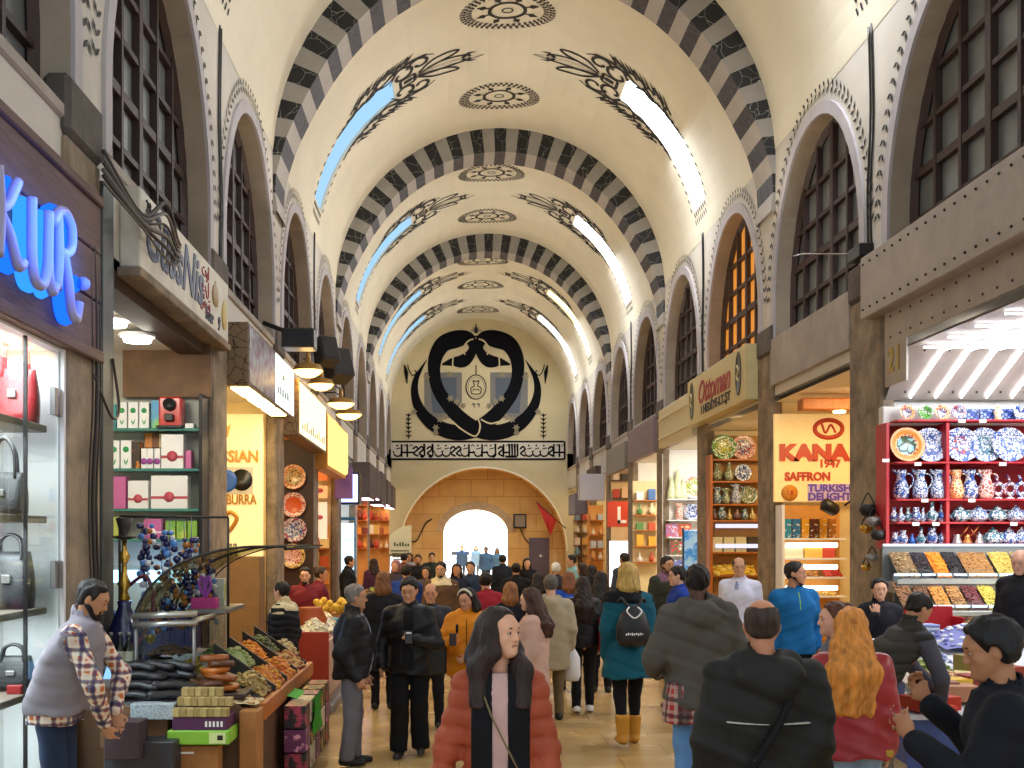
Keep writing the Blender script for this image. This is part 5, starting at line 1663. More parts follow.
def deep_shelves(label, side, Y, px0, px1, pys, cols, wood, grp, kinds, seed):
 r = random.Random(seed)
 X0, X1 = wx(px0, Y), wx(px1, Y)
 t = thing('shop_shelves', label, 'shelves', ((X0 + X1) / 2, Y, 0))
 w = abs(X1 - X0) / 2
 MB().rbox(-w, w, .22, .25, .3, wz(pys[0], Y) + .55, .004).build('back_panel', wood[1], t)
 n = 0
 for j, py in enumerate(pys):
  z = wz(py, Y)
  MB().rbox(-w, w, -.08, .22, z - .035, z, .005).build('shelf', wood[0], t)
  k = max(2, int(w * 2 / .28))
  for i in range(k):
   x = (X0 + X1) / 2 - w + (i + .5) * 2 * w / k
   c = r.choice(cols)
   lb = '%s, %s shelf, %s along, in the %s' % ({'vase': 'small vase', 'box': 'small packet', 'plate': 'small plate'}[kinds[j % len(kinds)]], ORD[j], ORD[i], grp)
   kd = kinds[j % len(kinds)]
   if kd == 'vase':
    vase(lb, (x, Y + .05, z), r.uniform(.22, .36), c, 'wares in the ' + grp, r.randrange(3))
   elif kd == 'plate':
    plate(lb, (x, Y + .06, z + .15), .14, c, None, 8, 'wares in the ' + grp)
   else:
    carton(lb, (x, Y + .05, z), .2, .14, r.uniform(.2, .34), c, group='wares in the ' + grp)
 return t
PK = lambda *cs: [mat('packet_' + c.strip('#'), c, .5) for c in cs]
deep_shelves('orange wooden shelves of bright packets under the purple-grey board', 1, 31.1, 634, 658, (500, 515, 530, 546, 562), PK('#e8d8b0', '#c85a3a', '#3a6ab0', '#e0b040', '#f0f0f0', '#5a8a4a'), (M_orangewood, M_shopcream), 'packet shop on the right wall', ('box', 'vase', 'box'), 5)
deep_shelves('shelves of red and white goods in the shop with the dark framed poster', 1, 35.6, 612, 629, (480, 498, 515, 575), PK('#e8e0d8', '#b83a2a', '#3a3a44', '#e8c8a0'), (M_darkwood, M_shopcream), 'red goods shop on the right wall', ('box', 'box'), 6)
t = thing('lit_screen', 'plain white glowing panel behind the silhouetted head on right wall', 'light panel', (wx(622, 33.0), 33.0, 0))
MB().rbox(-.38, .38, 0, .08, .6, wz(541, 33), .01).build('panel', emis('panel_white', '#ffffff', 2.4), t)
MB().rbox(-.42, -.38, -.02, .1, 0, wz(541, 33) + .05, .005).rbox(.38, .42, -.02, .1, 0, wz(541, 33) + .05, .005).build('frame', M_wood, t)
t = thing('framed_poster', 'red poster with a pale letter in the dark framed shop', 'poster', (wx(620, 34.5), 34.5, wz(527, 34.5)))
MB().rbox(-.4, .4, 0, .04, 0, .8, .006).build('panel', mat('poster_red', '#c8462c', .5), t)
MB().rbox(-.08, .2, -.012, 0, .12, .22, .003).rbox(-.08, .02, -.012, 0, .12, .64, .003).build('pale_letter', M_price, t)
deep_shelves('narrow shelves of pale goods beyond the hanging white light box', 1, 40.3, 590, 604, (520, 535, 548, 560), PK('#f0e6d0', '#d8a060', '#c86a50', '#b8c4d0'), (M_orangewood, M_shopwarm), 'narrow shop on the right wall', ('box', 'vase'), 8)
deep_shelves('cluttered small shelves beside the arched exit on right wall', 1, 45.0, 574, 588, (520, 533, 545, 556), PK('#e8e0d8', '#e0b060', '#b84a3a', '#7a9ac0'), (M_wood, M_shopcream), 'last shop on the right wall', ('box', 'vase'), 9)
YP = 21.9
t = thing('plate_panel', 'dark wooden panel hung with painted plates on left wall', 'panel', (wx(292, YP), YP, 0))
MB().rbox(-.3, .42, .05, .1, .4, 4.0, .006).build('panel_board', M_darkwood, t)
for k, (px, py, m, m2, nm) in enumerate(((293.5, 477, C_GOLD, C_ORANGE, 'yellow and orange'), (293.5, 505, mat('ware_flame', '#d8622c', .3), C_PINK, 'flame orange'), (294.5, 530, C_BW, C_RED, 'blue and red'), (293, 556, C_PINK, C_GOLD, 'dusky pink'))):
 plate('%s plate hung on the dark panel, %s from the top' % (nm, ORD[k]), (wx(px, YP), YP - .01, wz(py, YP)), .25, m, m2, 3, 'plates hung on the dark panel')
YQ = 26.4
for k, (px, py, h, w_, c, nm) in enumerate(((320, 470, .5, .36, '#e87a3a', 'orange cake poster'), (320, 492, .3, .36, '#f0c890', 'pale orange poster strip'), (320, 522, .95, .34, '#fbeee0', 'white poster with a pink motif'))):
 t = thing('wall_poster', '%s in the amber lit shop on left wall' % nm, 'poster', (wx(px, YQ), YQ, wz(py, YQ)))
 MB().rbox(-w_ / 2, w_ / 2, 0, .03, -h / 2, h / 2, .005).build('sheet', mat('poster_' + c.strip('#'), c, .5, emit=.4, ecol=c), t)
 MB().ball((0, -.01, h * .12), .08, 10, 0, None, (1, .2, .7)).build('printed_motif', mat('motif_pink', '#c85a7a', .5), t)
deep_shelves('amber lit shelves of sweets in the left shop with posters', -1, 26.3, 310, 329, (548, 566, 584), PK('#f0c060', '#e89a40', '#f8e0a0', '#c85a30'), (M_orangewood, M_shopwarm), 'amber shop on the left wall', ('box', 'box'), 12)
t = thing('cold_cabinet', 'tall blue-white lit glass cabinet on left wall', 'cabinet', (wx(341, 29.5), 29.5, 0))
MB().rbox(-.3, .35, .3, .35, .3, wz(523, 29.5), .01).build('back_panel', emis('cabinet_blue_white', '#c8e8ff', 1.8), t)
MB().rbox(-.34, -.3, 0, .35, 0, wz(520, 29.5), .01).rbox(.35, .39, 0, .35, 0, wz(520, 29.5), .01).rbox(-.34, .39, 0, .35, wz(520, 29.5), wz(517, 29.5), .01).build('frame', mat('cabinet_teal', '#3a6478', .4), t)
for z in (1.0, 1.5, 2.0):
 MB().rbox(-.3, .35, .02, .3, z, z + .02, .003).build('shelf', M_glass, t)
for k, (Y_, px0, px1, nm, sd, cols) in enumerate(((35.5, 357, 367, 'orange lit shop on the left wall', 21, PK('#e89a3a', '#c84a2a', '#f0d080', '#7a3a20')), (40.2, 368, 379, 'red and gold shop on the left wall', 22, PK('#c8402a', '#e0b050', '#f0e0c0', '#5a2a1a')), (44.8, 378, 389, 'last lit shop on the left wall', 23, PK('#f0d8a0', '#e8a050', '#b8603a', '#f4ecd8')))):
 deep_shelves('narrow shelves of goods in the %s' % nm, -1, Y_, px0, px1, (505, 520, 534, 548), cols, (M_orangewood, M_shopwarm), nm, ('box', 'vase'), sd)
YG = 12.65
xg = lambda px: wx(px, YG)
zg = lambda py: wz(py, YG)
t = thing('glass_shelves', 'glass shelves of packed boxes under the weathered white sign', 'shelves', (wx(155, YG), YG, 0))
for py in (429, 469, 509, 539):
 MB().rbox(-.56, .56, -.1, .22, zg(py) - .03, zg(py), .004).build('shelf', mat('green_glass_edge', '#4a8a7c', .15, spec=.8), t)
MB().rbox(-.56, .56, .22, .24, .4, zg(395), .004).build('back_panel', mat('shelf_back_pale', '#c4c8bc', .5), t)
MB().rbox(.53, .57, -.12, .22, 0, zg(395), .004).build('side_post', M_darkmetal, t)
t2 = thing('wood_panel', 'scratched brown wooden panel over the packed boxes', 'panel', (wx(160, YG), YG + .1, zg(396)))
MB().rbox(-.46, .56, 0, .05, 0, .62, .006).build('board', mat('panel_brown', '#7a5a3a', .6, var=.35, scale=3), t2)
M_aloe = mat('carton_white', '#eef0ee', .45)
M_green = mat('badge_green', '#3aa05a', .5)
M_rib = mat('ribbon_red', '#b84a5a', .5)
M_mag = mat('carton_magenta', '#c86aa0', .45)
rowsL = [
 (429, [(114, 9, 24, mat('carton_teal', '#4aa8a8', .45, col2='#2a7a80', scale=9), None, None, 'teal box'), (124, 10, 26, M_aloe, None, M_green, 'white box with a green badge'), (135, 10, 26, M_aloe, None, M_green, 'white box with a green badge'), (146, 10, 26, M_aloe, None, M_green, 'white box with a green badge'), (157, 8, 28, mat('carton_sky', '#4a9ad0', .45, col2='#8ac84a', scale=5), None, None, 'blue and green box'), (191, 9, 5, M_aloe, None, None, 'little white packet')]),
 (469, [(116, 11, 28, M_aloe, None, M_green, 'white box with a green badge'), (128, 11, 28, M_aloe, None, M_green, 'white box with a green badge'), (138, 8, 27, mat('carton_dark', '#3a3028', .45, col2='#d88a30', scale=10, thr=(.5, .6)), None, None, 'dark box with orange fruit print'), (146, 6, 20, M_aloe, mat('band_purple', '#9a4a9a', .5), None, 'slim white and purple box'), (152, 6, 20, M_aloe, mat('band_purple', '#9a4a9a', .5), None, 'slim white and purple box'), (159, 6, 20, M_aloe, mat('band_purple', '#9a4a9a', .5), None, 'slim white and purple box'), (174, 23, 34, M_aloe, M_rib, None, 'large white box with a red ribbon print'), (190, 6, 18, M_mag, None, None, 'narrow magenta box')]),
 (509, [(118, 20, 32, M_mag, None, None, 'pink sweet box'), (140, 21, 28, M_aloe, M_rib, None, 'medium white box with a red ribbon print'), (171, 38, 33, M_aloe, M_rib, None, 'wide white box with a red ribbon print')]),
 (539, [(118, 18, 22, mat('carton_lime', '#b8c060', .5), None, None, 'lime green packet'), (155, 19, 20, M_mag, mat('band_white', '#f0e0e8', .5), None, 'pink printed packet'), (172, 10, 18, mat('carton_green', '#6aa84a', .5, col2='#c8d860', scale=6), None, None, 'green packet'), (183, 10, 18, mat('carton_green', '#6aa84a', .5, col2='#c8d860', scale=6), None, None, 'green packet'), (194, 10, 18, mat('carton_leaf', '#8ab84a', .5), None, None, 'light green packet')])]
for j, (py, items) in enumerate(rowsL):
 seen = {}
 tot = {}
 for it in items:
  tot[it[6]] = tot.get(it[6], 0) + 1
 for (px, w, h, m, bd, bg_, nm) in items:
  seen[nm] = seen.get(nm, 0) + 1
  lb = '%s%s on the %s glass shelf' % (ORD[seen[nm] - 1] + ' ' if tot[nm] > 1 else '', nm, ORD[j])
  carton(lb, (xg(px), YG, zg(py)), w / 87 * .96, .16, h / 87, m, bd, bg_, 'packed boxes on the glass shelves')
t = thing('coffee_machine', 'small bright red coffee machine on the top glass shelf', 'coffee machine', (xg(172), YG, zg(429)))
MB().rbox(-.13, .13, -.1, .12, 0, .36, .02).build('casing', mat('machine_red', '#c8281e', .25, coat=.5), t)
MB().lathe([(0, 0), (.075, 0), (.07, .05), (0, .05)], 16, 0, Matrix.Translation((0, -.1, .27)) @ Matrix.Rotation(R(90), 4, 'X')).build('dial', M_darkmetal, t)
MB().rbox(-.05, .05, -.16, -.1, .08, .16, .01).build('spout', M_black, t)
MB().rbox(-.15, .15, -.14, .12, -.0, .03, .006).build('drip_tray', M_black, t)
for k in range(3):
 carton('%s small %s packet leaning above the slim boxes' % (ORD[k], ('orange', 'brown', 'cream')[k]), (xg(146 + 7 * k), YG + .13, zg(447)), .09, .05, .17, PK('#d88a40', '#8a5a3a', '#e8d0a0')[k], name='spice_packet', cat='packet')
for k, (x, y, z) in enumerate(((XL - .55, 10.3, 4.17), (XL - .5, 10.9, 4.17), (XL - .42, 11.5, 4.12))):
 t = thing('ceiling_spot', '%s round spot lamp in the white ceiling of the box shop' % ORD[k], 'ceiling lamp', (x, y, z))
 MB().lathe([(.17, 0), (.19, .0), (.19, .03), (.15, .03)], 20).build('ring', M_white, t)
 MB().lathe([(0, 0), (.15, -.0), (.14, -.05), (0, -.07)], 16).build('bulb', emis('spot_white', '#fff6e4', 16), t)
t = thing('blue_lit_case', 'blue-white lit glass case below the packed boxes', 'display case', (wx(152, 12.3), 12.3, 1.1))
MB().rbox(-.5, .5, -.2, .2, -1.1, .1, .01).build('case_base', mat('case_navy', '#1c2c5c', .4), t)
MB().rbox(-.48, .48, .1, .16, .42, .56, .01).build('lamp_strip', emis('strip_blue_white', '#9cc8ff', 6), t)
MB().rbox(-.5, .5, -.2, -.19, .1, .62, .004).build('glass_front', M_glass, t)
lamp('blue_case_light', 'AREA', (wx(152, 12.3), 12.0, 1.75), 9, '#6aa4ff', .8, sy=.2, rot=(R(-30), 0, 0))
bx, by = -2.72, 9.05
t = thing('water_pipe', 'tall dark blue glass water pipe wound with beads beside the counter', 'water pipe', (bx, by, .9))
MB().lathe([(.1, 0), (.13, .03), (.16, .2), (.12, .38), (.05, .55), (.06, .6)], 18).build('glass_base', mat('cobalt_glass', '#101a4c', .1, spec=.9), t)
MB().lathe([(.03, .58), (.05, .62), (.025, .68), (.06, .74), (.03, .8), (.02, .9), (.05, .96), (.02, 1.02), (.02, 1.12)], 14).build('stem', M_brass, t)
MB().lathe([(.02, 1.1), (.1, 1.12), (.1, 1.13), (.03, 1.14), (.05, 1.2), (.07, 1.28), (.05, 1.28)], 14).build('bowl', mat('clay_dark', '#2a2220', .6), t)
MB().tube(smooth_pts([(.03, 0, .72), (.2, -.05, .8), (.26, -.1, .5), (.14, -.16, .2), (.24, -.2, .05)], 8), .016, 8).build('hose', mat('hose_wine', '#5a1c2c', .5), t)
r = random.Random(4)
M_bead = [mat('bead_blue', '#2040a8', .1, spec=.9), mat('bead_white', '#dfe6ee', .2), mat('bead_sky', '#5a90d8', .15), mat('bead_amber', '#a86a2c', .2)]
M_bead[0] = mat('bead_navy', '#141f5c', .1, spec=.9)
beadl = ['thick string of navy glass eye beads hanging beside the water pipe', 'string of mixed blue and white beads nearer the glass case', 'short string of dark beads over the case end', 'string of tiny amber and navy beads behind the water pipe', 'long navy string hanging just before the pale blue shelf light', 'dense dark cluster string at the far end of the bead rail']
for s_, (bx2, n_) in enumerate(((-2.62, 40), (-2.44, 34), (-2.27, 26), (-2.54, 34), (-2.36, 44), (-2.16, 30))):
 b = MB()
 z = 2.12 - .06 * s_
 while z > 1.18 + .04 * (s_ % 3):
  for q_ in range(3):
   b.ball((bx2 + r.uniform(-.06, .06), 9.35 + .06 * s_ + r.uniform(-.05, .05), z), r.uniform(.018, .036), 7, r.choice((0, 0, 0, 1, 2, 3)) if s_ != 3 else r.choice((0, 0, 3)))
  z -= .045
 b.tube([(bx2, 9.35 + .06 * s_, 1.1), (bx2, 9.35 + .06 * s_, 2.2)], .004, 5, 0)
 tag(b.build('bead_string', M_bead), beadl[s_], 'beads')
b = MB()
b.tube([(-2.85, 9.35, 2.2), (-2.0, 9.7, 2.2)], .012, 6)
b.tube([(-2.0, 9.7, 2.2), (-2.0, 9.7, .9)], .012, 6)
b.tube([(-2.85, 9.35, 2.2), (-2.85, 9.35, .9)], .012, 6)
tag(b.build('bead_rail', M_darkmetal), 'thin dark rail that carries the bead strings', 'rail')
# left: caviar shop panel
YC = 17.3
xcv = lambda px: wx(px, YC)
zcv = lambda py: wz(py, YC)
M_cpanel = mat('panel_cream_lit', '#f6e2ae', .5, emit=.45, ecol='#ffe0a0')
t = thing('lit_wall_panel', 'cream lit wall panel with gold lettering in the caviar shop', 'sign panel', (xcv(236), YC, 0))
ox = xcv(236)
MB().rbox(xcv(208) - ox, xcv(263) - ox, 0, .05, zcv(560), zcv(414), .006).build('panel_board', M_cpanel, t)
M_gold = mat('letter_gold', '#b8822c', .35, .4)
text('lettering', 'RUSSIAN', .26, M_gold, t, (xcv(231) - ox, -.02, zcv(457)), 0, depth=.03, bold=.006, width=.86)
text('lettering', 'ASBURRA', .22, M_gold, t, (xcv(236) - ox, -.02, zcv(500)), 0, depth=.03, bold=.004, width=.66)
b = MB().rbox(xcv(217) - ox, xcv(253) - ox, -.02, 0, zcv(494), zcv(467), .004)
pic = b.build('framed_photograph', mat('photo_grey', '#c0bcb0', .4), t)
MB().lathe([(0, 0), (.17, 0), (.17, .012), (0, .014)], 20, 0, Matrix.Translation((xcv(242) - ox, -.02, zcv(480))) @ Matrix.Rotation(R(90), 4, 'X')).build('caviar_dish', mat('caviar_black', '#141416', .4), pic)
MB().lathe([(.13, 0), (.18, 0), (.18, .014), (.13, .014)], 20, 0, Matrix.Translation((xcv(226) - ox, -.02, zcv(481))) @ Matrix.Rotation(R(90), 4, 'X')).build('blue_tin', mat('tin_cobalt', '#2a5ab0', .4), pic)
b = MB()
b.add([(xcv(219) - ox, -.01, zcv(433)), (xcv(231) - ox, -.01, zcv(424)), (xcv(228) - ox, -.01, zcv(437)), (xcv(220) - ox, -.01, zcv(440))], [(0, 1, 2, 3)])
b.build('fish_emblem', M_gold, t)
b = MB()
b.tube(smooth_pts([(xcv(224) - ox, -.01, zcv(518)), (xcv(230) - ox, -.01, zcv(512)), (xcv(237) - ox, -.01, zcv(518)), (xcv(232) - ox, -.01, zcv(528)), (xcv(226) - ox, -.01, zcv(534))]), .035, 6)
b.build('crest', M_gold, t)
for k, px in enumerate((229, 234, 239)):
 put('spice_jar', '%s small glass spice jar in front of the cream panel' % ORD[k], 'jar', (xcv(px), YC - .3, zcv(556)), [mat('jar_olive', '#8a8a4a', .2)], lambda b: b.lathe([(.035, 0), (.04, .03), (.04, .14), (.025, .17)], 12), 'spice jars', 0, [('lid', M_steel, lambda b: b.lathe([(0, .17), (.032, .17), (.032, .2), (0, .2)], 12))])
t = thing('shop_counter', 'low wooden counter with jars in the caviar shop', 'counter', (xcv(238), YC - .35, 0))
MB().rbox(-.5, .45, -.25, .2, 0, zcv(556), .01).build('counter_body', mat('counter_tan', '#7a5f40', .6, var=.15), t)
# people: bodies and clothes as smooth implicit surfaces
class Field:
 def __init__(s, xs, ys, zs):
  s.xs, s.ys, s.zs = [np.asarray(a, np.float32) for a in (xs, ys, zs)]
  s.F = np.full((len(xs), len(ys), len(zs)), .5, np.float32)
 def sl(s, lo, hi):
  o = []
  for a, l, h in zip((s.xs, s.ys, s.zs), lo, hi):
   i0 = max(0, int(np.searchsorted(a, l)) - 1)
   i1 = min(len(a), int(np.searchsorted(a, h)) + 1)
   if i1 - i0 < 1:
    return None
   o.append(slice(i0, i1))
  return tuple(o)
 def grid(s, sl):
  return s.xs[sl[0]][:, None, None], s.ys[sl[1]][None, :, None], s.zs[sl[2]][None, None, :]
 def put(s, sl, d, k, op):
  f = s.F[sl]
  if op == 'u':
   if k > 0:
    h = np.clip(.5 + .5 * (f - d) / k, 0, 1)
    s.F[sl] = f + (d - f) * h - k * h * (1 - h)
   else:
    s.F[sl] = np.minimum(f, d)
  else:
   d = -d
   if k > 0:
    h = np.clip(.5 - .5 * (f - d) / k, 0, 1)
    s.F[sl] = f + (d - f) * h + k * h * (1 - h)
   else:
    s.F[sl] = np.maximum(f, d)
 def cap(s, a, b, ra, rb=None, k=.02, flat=None, op='u'):
  """tapered capsule; flat = (axis, factor) squeezes the section along an axis"""
  rb = ra if rb is None else rb
  a, b = np.array(a, np.float32), np.array(b, np.float32)
  r = max(ra, rb) + k + .03
  sl = s.sl(np.minimum(a, b) - r, np.maximum(a, b) + r)
  if sl is None:
   return
  X, Y, Z = s.grid(sl)
  px, py, pz = X - a[0], Y - a[1], Z - a[2]
  ba = b - a
  if flat is not None:
   w, fk = np.array(flat[0], np.float32), flat[1]
   w = w / np.linalg.norm(w)
   q = (px * w[0] + py * w[1] + pz * w[2]) * (fk - 1)
   px, py, pz = px + q * w[0], py + q * w[1], pz + q * w[2]
   ba = ba + w * (float(ba @ w) * (fk - 1))
  bb = float(ba @ ba) + 1e-9
  h = np.clip((px * ba[0] + py * ba[1] + pz * ba[2]) / bb, 0, 1)
  d = np.sqrt((px - h * ba[0]) ** 2 + (py - h * ba[1]) ** 2 + (pz - h * ba[2]) ** 2) - (ra + (rb - ra) * h)
  if flat is not None:
   d = d / math.sqrt(max(1., flat[1]))
  s.put(sl, d, k, op)
 def ell(s, c, rad, M=None, k=.02, op='u'):
  c = np.array(c, np.float32)
  r = max(rad) + k + .03
  sl = s.sl(c - r, c + r)
  if sl is None:
   return
  X, Y, Z = s.grid(sl)
  px, py, pz = X - c[0], Y - c[1], Z - c[2]
  if M is not None:
   M = np.array(M, np.float32)
   px, py, pz = [M[0, i] * px + M[1, i] * py + M[2, i] * pz for i in range(3)]
  q = np.sqrt((px / rad[0]) ** 2 + (py / rad[1]) ** 2 + (pz / rad[2]) ** 2)
  d = (q - 1) * min(rad) * (.6 + .4 * np.minimum(q, 1.5))
  s.put(sl, d, k, op)
 def loft(s, rows, k=.02, op='u', pw=2.3):
  """stacked super-ellipses: rows of (z, half width, half depth, cx, cy)"""
  rows = sorted([tuple(r) + (0,) * (5 - len(r)) for r in rows])
  A = np.array(rows, np.float32)
  m = .07
  rmax = A[:, 1:3].max() + m
  sl = s.sl((A[:, 3].min() - rmax, A[:, 4].min() - rmax, A[0, 0] - m), (A[:, 3].max() + rmax, A[:, 4].max() + rmax, A[-1, 0] + m))
  if sl is None:
   return
  X, Y, Z = s.grid(sl)
  zz = s.zs[sl[2]]
  zf = np.linspace(A[0, 0], A[-1, 0], 60)
  prof = []
  for c in range(1, 5):
   v = np.interp(zf, A[:, 0], A[:, c])
   v = np.convolve(np.pad(v, 3, 'edge'), np.ones(7) / 7, 'valid')
   prof.append(np.interp(zz, zf, v).astype(np.float32)[None, None, :])
  a, b, cx, cy = prof
  q = (np.abs((X - cx) / a) ** pw + np.abs((Y - cy) / b) ** pw) ** (1 / pw)
  d = (q - 1) * np.minimum(a, b)
  dz = np.maximum(A[0, 0] - Z, Z - A[-1, 0])
  d = np.maximum(d, dz)
  s.put(sl, d, k, op)
 def plane(s, p, n, op='i', k=0.):
  """keep the half space behind the plane (normal n points to what is cut away)"""
  n = np.array(n, np.float32)
  n = n / np.linalg.norm(n)
  X, Y, Z = s.grid((slice(None),) * 3)
  d = (X - p[0]) * n[0] + (Y - p[1]) * n[1] + (Z - p[2]) * n[2]
  if k:
   h = np.clip(.5 - .5 * (s.F - d) / k, 0, 1)
   s.F = s.F + (d - s.F) * h + k * h * (1 - h)
  else:
   s.F = np.maximum(s.F, d)
 def bumpy(s, fn):
  X, Y, Z = s.grid((slice(None),) * 3)
  s.F = s.F + fn(X, Y, Z).astype(np.float32)
 def mesh(s):
  F, xs, ys, zs = s.F, s.xs, s.ys, s.zs
  ins = F < 0
  c = np.zeros(tuple(n - 1 for n in F.shape), np.int8)
  cor = [(i, j, k) for i in (0, 1) for j in (0, 1) for k in (0, 1)]
  sh = c.shape
  for i, j, k in cor:
   c += ins[i:i + sh[0], j:j + sh[1], k:k + sh[2]]
  act = (c > 0) & (c < 8)
  I, J, K = np.nonzero(act)
  n = len(I)
  if n == 0:
   return np.zeros((0, 3)), np.zeros((0, 4), int)
  idx = np.full(sh, -1, np.int64)
  idx[I, J, K] = np.arange(n)
  val = {q: F[I + q[0], J + q[1], K + q[2]] for q in cor}
  acc = np.zeros((n, 3), np.float64)
  cnt = np.zeros(n)
  for q in cor:
   for ax in range(3):
    if q[ax] == 0:
     r = list(q)
     r[ax] = 1
     fa, fb = val[q], val[tuple(r)]
     cr = (fa < 0) != (fb < 0)
     t = np.where(cr, fa / np.where(cr, fa - fb, 1), 0)
     for a2 in range(3):
      v = q[a2] + (t if a2 == ax else 0)
      acc[:, a2] += np.where(cr, v, 0)
     cnt += cr
  acc /= cnt[:, None]
  V = np.empty((n, 3))
  for a2, (arr, G) in enumerate(((xs, I), (ys, J), (zs, K))):
   V[:, a2] = arr[G] + acc[:, a2] * (arr[G + 1] - arr[G])
  quads = []
  nx, ny, nz = F.shape
  A = ins[:-1, 1:-1, 1:-1] != ins[1:, 1:-1, 1:-1]
  i, j, k = np.nonzero(A)
  j += 1; k += 1
  q = np.stack([idx[i, j - 1, k - 1], idx[i, j, k - 1], idx[i, j, k], idx[i, j - 1, k]], 1)
  fl = ins[i, j, k]
  q[~fl] = q[~fl][:, ::-1]
  quads.append(q)
  A = ins[1:-1, :-1, 1:-1] != ins[1:-1, 1:, 1:-1]
  i, j, k = np.nonzero(A)
  i += 1; k += 1
  q = np.stack([idx[i - 1, j, k - 1], idx[i - 1, j, k], idx[i, j, k], idx[i, j, k - 1]], 1)
  fl = ins[i, j, k]
  q[~fl] = q[~fl][:, ::-1]
  quads.append(q)
  A = ins[1:-1, 1:-1, :-1] != ins[1:-1, 1:-1, 1:]
  i, j, k = np.nonzero(A)
  i += 1; j += 1
  q = np.stack([idx[i - 1, j - 1, k], idx[i, j - 1, k], idx[i, j, k], idx[i - 1, j, k]], 1)
  fl = ins[i, j, k]
  q[~fl] = q[~fl][:, ::-1]
  quads.append(q)
  Q = np.concatenate(quads)
  return V, Q
 def build(s, name, mats, parent, region=None):
  V, Q = s.mesh()
  me = bpy.data.meshes.new(name)
  me.from_pydata(V.tolist(), [], Q.tolist())
  for m in (mats if isinstance(mats, (list, tuple)) else [mats]):
   me.materials.append(m)
  if region is not None and len(Q):
   C = V[Q].mean(1)
   me.polygons.foreach_set('material_index', region(C).astype(np.int32))
  me.polygons.foreach_set('use_smooth', np.ones(len(Q), bool))
  me.update()
  o = bpy.data.objects.new(name, me)
  COL.objects.link(o)
  if parent is not None:
   o.parent = parent
  return o
def axis_lines(lo, hi, step, fine=(), fstep=.006):
 """coordinates with finer spacing inside the given intervals"""
 out = [lo]
 while out[-1] < hi:
  x = out[-1]
  st = step
  for a, b in fine:
   if a - step * .6 <= x <= b:
    st = fstep
  out.append(x + st)
 return out
def skin_mat(tone):
 return mat('skin_' + tone.strip('#'), tone, .5, var=.06, scale=14, spec=.35)
def cloth(col, rough=.85, var=.12, bump=.14, scale=5, bscale=130, spec=.25, name=None):
 return mat((name or 'cloth_') + col.strip('#') + str(int(rough * 100)), col, rough, var=var, scale=scale, bump=bump, bscale=bscale, spec=spec)
M_eyew = mat('eye_white', '#989088', .4)
M_iris = mat('eye_dark', '#2b1b12', .2)
def rotm(yaw, pitch, roll=0.):
 return np.array(Matrix.Rotation(R(yaw), 3, 'Z') @ Matrix.Rotation(R(pitch), 3, 'X') @ Matrix.Rotation(R(roll), 3, 'Y'))
def nrm(v):
 v = np.array(v, float)
 return v / (np.linalg.norm(v) + 1e-9)
def folds(seed, amp=.004, fz=14., fx=9.):
 r = random.Random(seed)
 ph = [r.uniform(0, 6) for _ in range(6)]
 return lambda X, Y, Z: amp * (np.sin(fx * X + fz * Z * .6 + ph[0] + 2 * np.sin(5 * Y + ph[3])) * np.sin(fz * Z + 6 * Y + ph[1]) + .6 * np.sin(17 * X - 11 * Z + 13 * Y + ph[2]))
